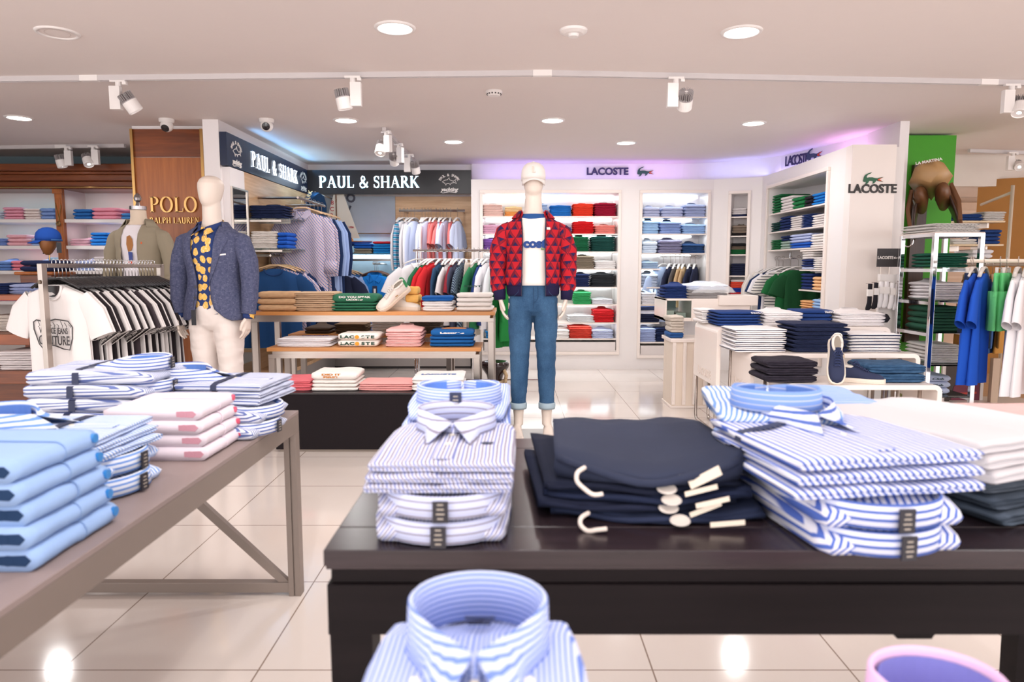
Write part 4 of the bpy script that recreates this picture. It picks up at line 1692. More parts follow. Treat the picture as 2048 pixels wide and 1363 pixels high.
# cream pedestal with fluted pilasters underneath
zq = zat(677, 6.0)
o = thing('pedestal', 'low cream pedestal with carved pilasters beneath the white counter', 'pedestal', (xat(1345, 700, 6.0), 6.0, 0))
MB().box((0, 0, .02), (.30, .34, zq - .03)).build('body', plain('e6d6c6', .5), o)
MB().box((-.02, -.02, zq - .03), (.32, .36, zq)).build('top', LACQ, o, bevel=.004)
MB().box((-.01, -.01, 0), (.31, .35, .02)).build('base', LACQ, o, bevel=.004)
for x in (0.0, .09, .18, .27):
    MB().box((x, -.016, .03), (x + .03, 0, zq - .03)).box((x + .008, -.022, .06), (x + .022, -.016, zq - .06)).build('pilaster', LACQ, o, bevel=.003)

# ---- chrome and glass shelf tower
EX0, EX1, EY0, EY1 = 3.115, 3.455, 5.2, 5.64
ET = thing('shelf_tower', 'tall chrome and glass shelf tower of green and white folded clothes', 'shelving', (EX0, EY0, 0))
ew, ed = EX1 - EX0, EY1 - EY0
EZ = [zat(v, EY0) for v in (534, 600, 663, 728, 791)] + [.05]
ETOP = zat(466, EY0)
for x in (0, ew):
    for y in (0, ed):
        MB().box((x - .016, y - .016, 0), (x + .016, y + .016, ETOP)).build('post', CHROME, ET, bevel=.002)
for z in [ETOP] + EZ:
    m = MB()
    zz = z if z == ETOP else z - .012
    m.box((-.012, .016, zz - .024), (.012, ed - .016, zz)).box((ew - .012, .016, zz - .024), (ew + .012, ed - .016, zz))
    m.box((.016, ed - .012, zz - .024), (ew - .016, ed + .012, zz))
    if z == ETOP:
        m.box((.016, -.012, zz - .024), (ew - .016, .012, zz))
    m.build('crossbars', CHROME, ET)
    MB().box((-.014, -.014, zz), (ew + .014, ed + .014, zz + .008)).build('glass_shelf' if z != ETOP else 'top_shelf', glass((.86, .95, .92)) if z != ETOP else plain('d8c9c0', .3), ET)
EZS = [z - .004 for z in EZ]

# ---- left: tiered mahogany stand and pedestal
mh = thing('tiered_stand', 'tiered mahogany stand at the left edge with clothes on every tier', 'shelving', (-4.2, 4.85, 0))
YT = 5.0
zT = [zat(590, YT), zat(668, YT)]
xa, xb = -4.9, xat(96, 595, YT)
xc = xat(62, 680, YT)
MB().box((xa + 4.2, .15, zT[0] - .035), (xb + 4.2, .55, zT[0])).build('board', wood('7a3d20', 'a85a2c', axis=0, scale=5, rough=.35), mh, bevel=.003)
MB().box((xa + 4.2, .13, zT[1] - .075), (xc + 4.2, .55, zT[1])).build('board', wood('7a3d20', 'a85a2c', axis=0, scale=5, rough=.35), mh, bevel=.003)
zT.append(zat(742, 4.85))
MB().box((xa + 4.2, .0, zT[2] - .09), (xat(64, 740, 4.85) + 4.2, .55, zT[2])).build('board', MAHD, mh, bevel=.003)
MB().box((xa + 4.2, .3, 0), (xat(82, 780, 5.1) + 4.2, .7, zT[2] - .09)).build('drawer_base', MAHD, mh, bevel=.003)
m = MB()
m.box((xa + 4.2, .288, .2), (xat(80, 780, 5.1) + 4.2, .3, .225)).box((xa + 4.2, .288, .1), (xat(80, 780, 5.1) + 4.2, .3, .12))
m.build('drawer_trim', MAHO, mh)
for x in (xa + .3, xat(60, 640, YT)):
    MB().cyl((x + 4.2, .4, zT[2]), (x + 4.2, .4, zT[0] - .035), .02, 12).build('support_tube', plain('c9c3c0', .3, .6), mh)
YQ = 6.3
pd = thing('pedestal', 'tall mahogany pedestal with moulded top under folded navy trousers', 'pedestal', (xat(72, 560, YQ), YQ, 0))
zp = zat(543, YQ)
MB().box((-.14, .0, 0), (.14, .28, zp - .03)).build('body', MAHD, pd, bevel=.003)
MB().box((-.175, -.035, zp - .03), (.175, .31, zp)).build('top', MAHO, pd, bevel=.012)
# thin brown base line of P&S display platform
pf = thing('platform', 'low oak display platform with grey kick plate under the blue and black signs', 'platform')
MB().box((-2.438, 6.5, .20), (-2.12, 8.735, .235)).box((-2.12, 8.36, .20), (-.50, 8.735, .235)).build('deck', OAKX, pf)
MB().box((-2.438, 6.52, .03), (-2.13, 8.735, .20)).box((-2.13, 8.37, .03), (-.50, 8.735, .20)).build('kick_plate', plain('aba39f', .35, .3), pf)
MB().box((-2.438, 6.54, 0), (-2.14, 8.735, .03)).box((-2.14, 8.38, 0), (-.50, 8.735, .03)).build('shadow_base', BLACKP, pf)
# ================================================================ FOREGROUND CLOTHES
BLUEIN = cloth('5f83c6')
NAVYB = plain('232b48', .6)
BLKTAG = plain('25232b', .5)
CW1 = stripes('dcdeec', '8288b8', .0135, .30, 0, third='6f6478')
CW1H = stripes('c5cbe8', '8a8494', .013, .22, 2)
LB = stripes('dde3ef', '6f96d6', .0105, .46, 0)
LBH = stripes('dde3ef', '6f96d6', .0115, .42, 2)
LN = stripes('dcdfe9', '5f6da0', .0095, .42, 0)
LNH = stripes('dcdfea', '5068ac', .0105, .38, 2)
RB = stripes('e0e1ec', '4f69b8', .0135, .44, 0)
RBH = stripes('d6dbee', '5068b0', .0125, .40, 2)
PB = stripes('c6cfee', '6a82c8', .0062, .42, 0)
PBH = stripes('c2ccee', '6f87ca', .0066, .40, 2)
MB1 = stripes('89a6dd', 'c9cbd6', .012, .14, 0)
MB1H = stripes('7d9cd8', 'c9cbd6', .011, .16, 2)
ZT = .75


def shirt_pile(c, z, specs):
    """specs from the bottom: dict(label, rz, ...)"""
    for s in specs:
        T = s.pop('T', .032)
        dx, dy = s.pop('off', (0, 0))
        dress_shirt(s.pop('label'), (c[0] + dx, c[1] + dy, z), s.pop('rz'), s.pop('m'), s.pop('mc'), T=T, **s)
        z += T * 1.03
    return z


# middle front pile on the dark table; hem at local y=0
yf = P(880, 1088, Z=ZT).y
xm = P(880, 1088, Z=ZT).x
G = 'striped shirts in the front pile'
# lowest two: collars towards the camera
z = ZT + .001
for i, lab in enumerate(('lowest', 'second-from-bottom')):
    dress_shirt(f'{lab} white striped shirt in the near middle pile, dark size label on collar', (xm + .004 * i, yf + .335, z), PI, CW1, CW1H, T=.042, W_=.245, L=.335, collar=(.098, .068, .042), tagmat=BLKTAG, seed=i, group=G, button=False, inner=BLUEIN, low=True)
    z += .0435
for i, lab in enumerate(('third-from-bottom', 'second-from-top')):
    dress_shirt(f'{lab} white striped shirt in the near middle pile, hem edge facing out', (xm - .004 + .003 * i, yf + .0 + .004 * i, z), R(.6 - i), CW1, CW1H, T=.015, W_=.25, L=.34, seed=i + 2, group=G, coll=False)
    z += .0165
dress_shirt('topmost white striped shirt of the near middle pile, pointed collar and small embroidered emblem', (xm + .002, yf + .012, z), R(-1), CW1, CW1H, T=.018, W_=.25, L=.345, collar=(.074, .058, .048), seed=5, group=G)
m = MB()
m.prism([(-.012, 0), (-.008, .006), (-.002, .009), (.004, .006), (.012, .008), (.009, .002), (.012, -.002), (.002, -.003), (-.006, -.004)], 0, .001)
o = C.objects['folded_shirt.004'] if 'folded_shirt.004' in C.objects else None
if o:
    m.build('embroidered_emblem', NAVYB, o).location = (.072, .12, .0215)
# pile behind it, blue collar on top
ym2 = P(910, 800, Z=.93).y - .02
xm2 = P(912, 800, Z=.93).x
z = ZT + .001
nm = ['lowest', 'second-from-bottom', 'third-from-bottom', 'second-from-top']
for i in range(4):
    dress_shirt(f'{nm[i]} light blue striped shirt in the pile behind the near middle pile', (xm2, 1.515, z), R(0), PB, PBH, T=.032, W_=.24, L=.33, seed=i, coll=False, group='blue shirts in the middle back pile')
    z += .0325
dress_shirt('topmost light blue fine-striped shirt with tall round collar behind the near middle pile', (xm2, 1.835, z), PI, PB, PBH, T=.034, W_=.235, L=.33, collar=(.090, .088, .046), seed=6, inner=BLUEIN, tagmat=NAVYB, group='blue shirts in the middle back pile')

# pale blue shirt at the front edge, collar up
o = dress_shirt('pale blue fine-striped shirt at the front edge with open pointed collar', (P(952, 1290, Z=.82).x, .825 - .37, .752), 0, PB, PBH, T=.038, W_=.235, L=.37, collar=(.072, .056, .060), seed=3, tilt=R(2))
m = MB()
for yy_, ww in ((.338, .036), (.326, .026)):
    m.box((-ww / 2, yy_, .0405), (ww / 2, yy_ + .004, .042))
m.build('neck_label', NAVYB, o)
m = MB()
for s in (-1, 1):
    m.lathe([(0, 0), (.0045, 0), (.0045, .003), (0, .003)], 12, 0, Matrix.Translation((s * .055, .18, .066)))
m.build('collar_buttons', plain('e9dfcb', .3), o)
o = dress_shirt('pink shirt with blue lining at the lower right edge', (P(1850, 1330, Z=.74).x, P(1865, 1330, Z=.74).y - .25, .626), R(-6), cloth('e3c3e3'), cloth('e3bde0'), T=.05, W_=.27, L=.34, collar=(.073, .060, .055), seed=2, inner=cloth('7f83c8'))

# ---- navy drawstring trousers, five folded pairs
NV = [cloth('262e47', .2), cloth('1c2136', .2), cloth('1f2740', .2), cloth('191e31', .2), cloth('1d2439', .2)]
NVT = cloth('2d3347', .15)
CREAMC = cloth('e2d5cb')


def waist_pair(label, c, rz, W_, D_, T, mt, seed, first):
    m = MB()
    N = 24
    prof = [(.02, 0), (.0, .3), (.0, .7), (.02, 1), (.2, 1.05), (.5, 1.05), (.8, 1.0), (.98, .8), (1, .3), (.96, 0), (.5, 0)]
    rings = []
    for i in range(N):
        x = -.5 + i / (N - 1)
        sag = .045 * math.cos(x * PI * 1.1) if first else .02 * math.cos(x * PI * 2)
        rings.append([(x * W_ + .008 * noise.noise(Vector((x * 5, z * 4, seed))), y * D_ - sag * (1 - y) + .01 * noise.noise(Vector((x * 4, y * 5, seed * 2))), max(0, z * T + .012 * noise.noise(Vector((x * 5 + seed, y * 4, z))) * z + (.036 * z * (2 * abs(x)) ** 2.5 * (1 - y) if first else 0))) for y, z in prof])
    m.loft(rings)
    o = m.build('folded_trousers', mt, smooth=True, loc=c, rotz=rz)
    tag(o, label, 'trousers', 'navy drawstring trousers')
    rg = random.Random(seed)
    # waistband edge
    w = MB()
    w.tube([(x * W_ * .96, -(.045 * math.cos(x * PI * 1.1) if first else .02 * math.cos(x * PI * 2)) - .002, T * .55 + (.032 * (2 * abs(x)) ** 2.5 if first else 0) + .004 * math.sin(x * 12 + seed)) for x in [-.5 + k / 14 for k in range(15)]], T * .36, 8, flat=1.0)
    w.build('waistband', mt, o, smooth=True)
    b = MB()
    for x, k in ((.10 + rg.uniform(-.02, .02), 1),):
        b.lathe([(0, 0), (.012, 0), (.014, .002), (.012, .005), (0, .004)], 16, 0, Matrix.Translation((x * W_, -.024 - T * .5 * (1 if first else .6), T * .75)) @ Matrix.Rotation(R(28), 4, 'X') @ Matrix.Scale(1.35, 4, Vector((1, 0, 0))))
    b.build('button', plain('d9cfc6', .35), o)
    q = MB()
    q.add([(-.031, 0, 0), (.031, 0, .004), (.031, .0, .022 if first else .013), (-.031, 0, .016 if first else .009)], [(0, 1, 2, 3)])
    q = q.build('paper_label', plain('e4d6c3', .6), o)
    q.location = (W_ * (.27 + rg.uniform(-.02, .03)), -.034 - T * .3, T * .42)
    q.rotation_euler = (R(-12), R(-22 if first else rg.uniform(-16, 4)), R(4))
    so = q.modifiers.new('s', 'SOLIDIFY')
    so.thickness = .0015
    return o


py = P(1310, 1062, Z=ZT).y + .045
px_ = P(1305, 1062, Z=ZT).x
z = ZT + .001
labs = ['lowest pair of navy drawstring trousers in the pile on the dark table', 'second-from-bottom pair of navy trousers in the pile on the dark table', 'middle pair of navy drawstring trousers in the pile on the dark table', 'second-from-top pair of navy trousers in the pile on the dark table', 'topmost pair of navy trousers with cream label and drawstring, dark table']
for i in range(5):
    T = (.017, .017, .017, .018, .022)[i]
    o = waist_pair(labs[i], (px_ + (.02, -.012, .004, -.004, .004)[i], py + (.0, .012, .008, .014, .024)[i], z), R((-4, 3, -2, 2, -3)[i]), (.40, .38, .39, .375, .35)[i], (.42, .4, .41, .4, .47)[i], T, NV[i] if i < 4 else NVT, i + 1, i == 4)
    if i in (0, 4):
        m = MB()
        sx_ = -.12 if i == 4 else -.13
        kp = [Vector(q_) for q_ in ((sx_ + .012, -.012, T * 1.5), (sx_, -.03, T * 1.45), (sx_ - .014, -.046, T * 1.2), (sx_ - .015, -.054, T * .6), (sx_ - .003, -.06, .002), (sx_ + .014, -.064, -.008 if i else .006), (sx_ + .034, -.06, -.006 if i else .008), (sx_ + .042, -.052, .002 if i else .012))]
        sp_ = []
        for a_ in range(1, len(kp) - 2):
            for k_ in range(5):
                u_ = k_ / 5
                sp_.append(.5 * (2 * kp[a_] + (kp[a_ + 1] - kp[a_ - 1]) * u_ + (2 * kp[a_ - 1] - 5 * kp[a_] + 4 * kp[a_ + 1] - kp[a_ + 2]) * u_ * u_ + (3 * kp[a_] - kp[a_ - 1] - 3 * kp[a_ + 1] + kp[a_ + 2]) * u_ ** 3))
        m.tube(sp_, .0042, 8)
        m.build('drawstring', CREAMC, o, smooth=True)
    z += T * 1.03
# navy trouser legs folded further back, flat
# mustard garment behind the pile
pm = P(1378, 876, Z=ZT)
stack([(2, 'eba548', 'mustard')], 'tee', 'flat at the back edge of the dark table', (pm.x, TY1 - .10, ZT + .001), .11, .09, .022)

# ---- right: mid blue pile with collars, then the big striped pile
z = ZT + .001
xr_ = P(1500, 935, Z=ZT)
G2 = 'blue striped shirts in the pile at the back right'
for i in range(5):
    flip = i in (0, 1, 2, 3)
    dress_shirt(('lowest', 'second-from-bottom', 'third-from-bottom', 'fourth-from-bottom', 'second-from-top')[i] + ' mid-blue striped shirt, pile with round collars behind the trousers', (xr_.x + .31, xr_.y + .17 - .012 * i, z), R(98 - 3 * i) if not flip else R(98 + 2 * i) + 0, MB1, MB1H, T=.030, W_=.24, L=.33, collar=(.07, .06, .03), seed=i, group=G2, coll=False)
    z += .031
xt = P(1590, 800, Z=.93)
dress_shirt('topmost light blue striped shirt with tall round collar, back right pile', (xt.x - .03, xt.y - .08 + .23, z), R(170), LB, MB1H, T=.028, W_=.26, L=.30, collar=(.082, .070, .046), seed=8, inner=BLUEIN, group=G2, button=False)
z = ZT + .001
xb_ = P(1775, 1108, Z=ZT)
G3 = 'bold striped shirts in the near right pile'
for i in range(2):
    dress_shirt(('lowest', 'second-from-bottom')[i] + ' bold blue striped shirt, near right pile, dark size label on collar', (xb_.x + .012 * i - .03, xb_.y + .325, z), PI + R(7 - 3 * i), RB, RBH, T=.044, W_=.26, L=.335, collar=(.100, .070, .045), seed=i + 3, tagmat=BLKTAG, group=G3, button=False, inner=BLUEIN, low=True)
    z += .0455
for i in range(3):
    top = i == 2
    dress_shirt(('third-from-bottom bold blue striped shirt, near right pile, hem facing out', 'second-from-top bold blue striped shirt, near right pile, hem facing out', 'topmost bold blue striped shirt, near right pile, with navy paper band')[i], (xb_.x + .01 + .004 * i, xb_.y + .015 + .006 * i, z), R(8 + 1.5 * i), RB, RBH, T=(.018, .018, .022)[i], W_=.345, L=.36, seed=i + 6, coll=top, collar=(.075, .058, .046), group=G3, strap=None)
    z += .0235
top_s = [o for o in C.objects if o.get('label', '').startswith('topmost bold blue')][0]
m = MB()
m.loft([[(-.175, y, .003), (-.169, y, .021), (-.10, y + .01, .0275), (-.03, y + .05, .0275)] for y in (.19, .212)], False, False)
q = m.build('paper_band', NAVYB, top_s)
q.modifiers.new('s', 'SOLIDIFY').thickness = .0012
# white shirts and faded jeans at the right edge
z = ZT + .001
xw = P(1990, 1035, Z=ZT)
for i, (h_, c_, lab) in enumerate(((.026, '5b6675', 'lowest grey-blue jeans under the white shirts at the right edge'), (.026, '4c5563', 'middle grey-blue jeans under the white shirts at the right edge'), (.024, '6d7480', 'top grey-blue jeans under the white shirts at the right edge'))):
    o = link('folded_jeans', fold_mesh('jean', i))
    o.scale = (.34, .36, h_)
    o.location = (xw.x + .13 - .01 * i, xw.y + .01 * i, z)
    o.rotation_euler[2] = R(22)
    objmat(o, denim('39434f', c_))
    tag(o, lab, 'jeans', 'jeans at the right edge of the dark table')
    z += h_ * 1.03
for i in range(3):
    dress_shirt(('lowest', 'middle', 'topmost')[i] + ' plain white folded shirt at the right edge of the dark table', (xw.x + .10 - .015 * i, xw.y + .005, z), R(24), cloth('c9c5c8', .03), cloth('c9c5c8', .03), T=.026, W_=.33, L=.42, seed=i, coll=False, group='white shirts at the right edge')
    z += .027
# pinkish striped stack at the far right
PS = stripes('d9b3a8', '8c8fb5', .006, .35, 0, third='c96a5a')
zt2 = .751
p2 = P(2060, 880, Z=.76)
for i in range(4):
    o = link('folded_shirt', fold_mesh('tee', i % 3))
    o.scale = (.30, .28, .027)
    o.location = (P(2050, 880, Y=1.66).x, 1.60 - .01 * i, zt2 + .028 * i)
    o.rotation_euler[2] = R(3 - 2 * i)
    objmat(o, cloth(('9c6f72', 'b58b90', 'a77f88', 'c9a3a0')[i]))
    tag(o, ('lowest', 'second-from-bottom', 'second-from-top', 'topmost')[i] + ' pinkish striped garment at the right edge behind the white shirts', 'shirt', 'pinkish striped garments')

# ---- left table: rolled trousers with blue rivets
LBC = cloth('94b0da', .06)
ZL = .696


def rolled(label, x, y0, z, L, D, T, mt, pin, group, seed, loose=0):
    """folded edge faces +X, runs along Y from y0"""
    m = MB()
    n = 14
    sp = []
    for k in range(11):                     # outer edge of the fold, then the inner curl
        a = R(-90 + 180 * k / 10)
        sp.append((D - T * .5 + T * .52 * math.cos(a), T * .5 + T * .5 * math.sin(a)))
    top_ = [(D * .6, T * 1.02), (D * .3, T * 1.0), (.02, T * .96), (0, T * .8), (.0, T * .2), (.02, 0), (D * .5, 0)]
    outer = sp + top_
    rings = []
    for i in range(n):
        t_ = i / (n - 1)
        w_ = noise.noise(Vector((t_ * 4, seed, 0)))
        rings.append([(x_ + .004 * w_ + .002 * noise.noise(Vector((t_ * 9, z_ * 60, seed))), t_ * L, max(0, z_ * (1 + .05 * w_) + (.0025 * math.exp(-((t_ - .55) / .03) ** 2) * -1 if z_ > T * .5 else 0))) for x_, z_ in outer])
    m.loft(rings)
    o = m.build('folded_trousers', mt, smooth=True, loc=(x - D, y0, z))
    tag(o, label, 'trousers', group)
    # flat patch on the near end: hollow's shade and inner curl put into colour
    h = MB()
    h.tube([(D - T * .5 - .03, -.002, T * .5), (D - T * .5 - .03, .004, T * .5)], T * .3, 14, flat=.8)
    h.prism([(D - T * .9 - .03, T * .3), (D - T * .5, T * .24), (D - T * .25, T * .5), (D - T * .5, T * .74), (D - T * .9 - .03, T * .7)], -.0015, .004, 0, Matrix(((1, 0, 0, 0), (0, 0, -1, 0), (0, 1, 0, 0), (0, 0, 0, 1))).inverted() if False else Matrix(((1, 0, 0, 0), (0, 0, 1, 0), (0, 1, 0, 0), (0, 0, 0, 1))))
    h.build('curl_and_shade', pin[1], o)
    b = MB()
    yb = L * .94
    b.tube([(D + T * .0 - .002, yb, T * .62), (D + .005, yb, T * .62)], T * .24, 18)
    b.build('rivet_button', pin[0], o)
    s_ = MB()
    s_.tube([(D - T * .5 + T * .535 * math.cos(a), L * .56, T * .5 + T * .515 * math.sin(a)) for a in [R(-80 + 160 * k / 8) for k in range(9)]] + [(D * .6, L * .56, T * 1.035), (D * .35, L * .57, T * 1.02)], .0016, 6)
    s_.build('seam', plain('7f9cc8', .8) if pin[2] is None else pin[2], o)
    return o


yA = P(62, 1143, Z=ZL).y
xA = P(62, 1143, Z=ZL).x + .012
z = ZL
for i in range(5):
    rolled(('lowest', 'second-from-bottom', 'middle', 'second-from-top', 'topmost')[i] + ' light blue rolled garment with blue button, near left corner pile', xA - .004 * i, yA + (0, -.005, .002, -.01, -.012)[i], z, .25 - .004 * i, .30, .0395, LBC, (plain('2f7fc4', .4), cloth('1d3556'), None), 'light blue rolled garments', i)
    z += .040
PW = cloth('ddd0d8', .03)
yB = P(408, 921, Z=ZL).y
xB = P(408, 921, Z=ZL).x + .01
z = ZL
for i in range(4):
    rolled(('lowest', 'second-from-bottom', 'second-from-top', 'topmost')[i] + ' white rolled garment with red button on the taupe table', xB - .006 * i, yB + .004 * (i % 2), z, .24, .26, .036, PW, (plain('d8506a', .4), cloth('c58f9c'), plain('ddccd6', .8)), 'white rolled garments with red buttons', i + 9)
    z += .0365
# pile in front: light blue striped shirts
z = ZL
xc_, yc_ = P(250, 960, Z=ZL).x, 1.70
GA = 'light blue striped shirts in the near left pile'
for i in range(2):
    dress_shirt(('lowest', 'second-from-bottom')[i] + ' light blue striped shirt in the near left pile, dark size label on collar', (-1.235 - .012 * i, 1.64, z), R(-90 - 6 + 4 * i), LB, LBH, T=.043, W_=.26, L=.345, collar=(.095, .072, .045), tagmat=BLKTAG, inner=BLUEIN, seed=i, group=GA, button=False, low=True)
    z += .0455
for i in range(3):
    top = i > 1
    dress_shirt(('third-from-bottom', 'second-from-top', 'topmost')[i] + ' light blue striped shirt in the near left pile' + (', collar left, navy band' if top else ', with navy band'), (-.90 - .008 * i, 1.60 + .012 * i, z), R(90 - 7 + 4 * i), LB, LBH, T=.018, W_=.27, L=.37, collar=(.080, .066, .052), inner=BLUEIN, seed=i + 3, strap=NAVYB, coll=i != 1, group=GA)
    z += .020
# pile at the far left of the table
GB = 'navy striped shirts in the far left pile'
z = ZL
for i in range(5):
    dress_shirt(('lowest', 'second-from-bottom', 'middle', 'second-from-top', 'topmost')[i] + ' navy-striped white shirt in the back left pile, collar at right', (P(95, 800, Y=2.22).x - .0 + .006 * i, 2.22 + .01 * (i % 2), z), R(-90 + (4, -3, 2, -2, 3)[i]), LN, LNH, T=.040, W_=.27, L=.37, collar=(.082, .070, .042), tagmat=BLKTAG, inner=BLUEIN, seed=i, strap=NAVYB, group=GB, button=False, low=i < 4)
    z += .042
GD = 'navy striped shirts in the back right pile of the left table'
z = ZL
xd = P(556, 850, Z=ZL).x
for i in range(5):
    top = i > 1
    if top:
        dress_shirt(('', '', 'middle', 'second-from-top', 'topmost')[i] + ' navy-striped shirt, pile at the taupe table corner, collar at left', (xd + .01 - .004 * i, 2.28 + .008 * i, z), R(90 - 12 + 2 * i), LN, LNH, T=.020, W_=.26, L=.40, collar=(.085, .070, .048), inner=BLUEIN, seed=i, strap=NAVYB, group=GD)
        z += .022
    else:
        dress_shirt(('lowest', 'second-from-bottom')[i] + ' navy-striped shirt, pile at the taupe table corner, collar facing the corner', (xd - .345, 2.24, z), R(-90 - 8 + 6 * i), LN, LNH, T=.042, W_=.26, L=.36, collar=(.088, .070, .044), tagmat=BLKTAG if i == 0 else None, inner=BLUEIN, seed=i, group=GD, button=False, low=True)
        z += .044
# ================================================================ MANNEQUINS AND BUST


def cloth_part(name, rings, mat, parent, closed=False, thick=.005, uv=True, amp=.0, seed=0, caps=False, sub=False):
    m = MB()
    if amp:
        rings = [[(Vector(p) + (Vector((p[0], p[1], 0)).normalized() if abs(p[0]) + abs(p[1]) > 1e-4 else Vector()) * amp * (noise.noise(Vector((p[0] * 11 + seed, p[1] * 11, p[2] * 15))) + .5 * noise.noise(Vector((p[0] * 24, p[1] * 24 + seed, p[2] * 34))))) for p in r] for r in rings]
    m.loft(rings, closed, caps, uv=uv)
    o = m.build(name, mat, parent, smooth=True)
    if thick:
        s = o.modifiers.new('s', 'SOLIDIFY')
        s.thickness = thick
        s.offset = 1
    return o


def interp(tab, n):
    out = []
    for i in range(len(tab) - 1):
        for k in range(n):
            t_ = k / n
            out.append(tuple(a + (b - a) * t_ for a, b in zip(tab[i], tab[i + 1])))
    return out + [tab[-1]]


def sleeve(name, path, rr, mat, parent, amp=.006, seed=0, flat=1.0, n=24, thick=0):
    pts_ = interp([(*p, r) for p, r in zip(path, rr)], 5)
    m = MB()
    m.tube([p[:3] for p in pts_], [p[3] * (1 + amp * 12 * noise.noise(Vector((i * .55, seed, 0)))) for i, p in enumerate(pts_)], n, flat=flat, uv=True, caps=False)
    o = m.build(name, mat, parent, smooth=True)
    me = o.data
    for v in me.vertices:
        q = v.co
        v.co = q + Vector((q.x - math.copysign(.23, q.x), q.y, 0)).normalized() * amp * noise.noise(Vector((q.x * 16, q.y * 16 + seed, q.z * 26)))
    return o


# red, maroon and navy star-and-cube pattern, in metres of cloth
t = NT('geometric_knit', .85, 0, .2)
_, uvx = t.uv()
cell = .072
U = t.math('DIVIDE', uvx[0], cell)
V = t.math('DIVIDE', uvx[1], cell * .74)
rowi = t.math('FLOOR', V)
fv = t.math('FRACT', V)
Us = t.math('ADD', U, t.math('MULTIPLY', t.math('MODULO', t.math('ADD', rowi, 100), 2), .5))
fu = t.math('FRACT', Us)
tri = t.math('ABSOLUTE', t.math('SUBTRACT', fu, .5))          # 0 middle .. .5 edge
navy_m = t.math('LESS_THAN', t.math('ADD', tri, t.math('MULTIPLY', fv, .62)), .30)
dk = t.math('LESS_THAN', tri, t.math('MULTIPLY', t.math('SUBTRACT', 1.0, fv), .48))
half_m = t.math('LESS_THAN', fu, .5)
line = t.math('LESS_THAN', t.math('ABSOLUTE', t.math('SUBTRACT', tri, t.math('MULTIPLY', t.math('SUBTRACT', 1.0, fv), .48))), .022)
c1 = t.mix(dk, lin('b8202b'), lin('8a1f2a'))
c1 = t.mix(t.math('MULTIPLY', dk, half_m), c1, lin('661a2e'))
c1 = t.mix(line, c1, lin('54182e'))
c1 = t.mix(navy_m, c1, lin('2a1f4a'))
t.base(c1)
GEO = t.m
RIB = stripes('231d43', '1a1635', .006, .4, 0)
TEEW = cloth('efe6e0', .03)

cen = P(1064, 870, Z=.045)
MX, MY = P(1065, 866, Z=.045).x, 4.86
mn = thing('mannequin', 'faceless mannequin in red geometric bomber jacket, jeans and white cap on grey base', 'mannequin', (MX, MY, .04))
b = remesh(mannequin_body(tip=(.200, -.05, .80), arm=[(.14, .0, 1.43), (.192, 0, 1.37), (.232, 0, 1.22), (.236, -.015, 1.12), (.226, -.03, .97)]), .0055, 3)
link('body', setmat(b, SKIN), mn)
link('jeans', setmat(trousers_mesh(.225, top=1.08), DENIM), mn)
for s in (-1, 1):
    m = MB()
    m.loft([ell(z, rx, ry, 0, s * .10, 28) for z, rx, ry in ((.195, .053, .060), (.190, .058, .065), (.205, .060, .067), (.225, .060, .067), (.235, .057, .064), (.235, .053, .060))], True, False)
    m.build('turned_cuff', plain('9db0bb', .9), mn, smooth=True)
m = MB()
m.box((-.010, -.1285, .93), (.012, -.122, 1.07))
m.box((-.165, -.11, 1.065), (.165, -.1, 1.067))
# jeans details: waistband, pocket seams
w_ = MB()
w_.loft([ell(z, .154, .121, 0, 0, 40) for z in (1.045, 1.085)], True, False)
w_.build('waistband', DENIM, mn, smooth=True)
w_ = MB()
for s in (-1, 1):
    w_.tube([(s * .10, -.117, 1.045), (s * .105, -.117, 1.01), (s * .13, -.10, .985), (s * .16, -.06, .98)], .0018, 6)
w_.tube([(0, -.124, 1.045), (.002, -.128, .95), (0, -.118, .90)], .002, 6)
w_.tube([(.03, -.122, 1.045), (.03, -.126, .97), (.005, -.124, .935)], .0016, 6)
w_.build('seams', plain('1f3f63', .8), mn)
w_ = MB()
w_.lathe([(0, 0), (.008, 0), (.008, .004), (0, .005)], 14, 0, Matrix.Translation((0, -.1215, 1.065)) @ Matrix.Rotation(PI / 2, 4, 'X'))
w_.build('rivet_button', plain('a58a63', .3, 1), mn)
# t-shirt
TS = [(1.055, .158, .120, 0), (1.15, .146, .108, 0), (1.25, .150, .112, -.002), (1.35, .168, .122, -.007), (1.42, .176, .117, -.004), (1.47, .160, .100, .0), (1.50, .125, .082, .004), (1.515, .098, .074, .006)]
cloth_part('tshirt', [ell(z, rx + .006, ry + .006, cy, 0, 56) for z, rx, ry, cy in interp(TS, 3)], TEEW, mn, True, .003, amp=.003)
m = MB()
m.loft([ell(z, rx, ry, cy, 0, 40) for z, rx, ry, cy in ((1.502, .108, .086, .0), (1.515, .104, .086, .0), (1.535, .084, .078, .002), (1.538, .080, .074, .002))], True, False)
nk = m.build('neck_rib', plain('1b4a86', .85), mn, smooth=True)
m = MB()
text_mb(m, 'cost', .082, .002, face_y((.006, -.1375, 1.335)), .0045, sx=1.08)
m.build('chest_lettering', plain('1c3f80', .8), mn)
m = MB()
croc(m, .03, face_y((.064, -.137, 1.30)), 0, None)
m.build('chest_crocodile', plain('56803a', .8), mn)
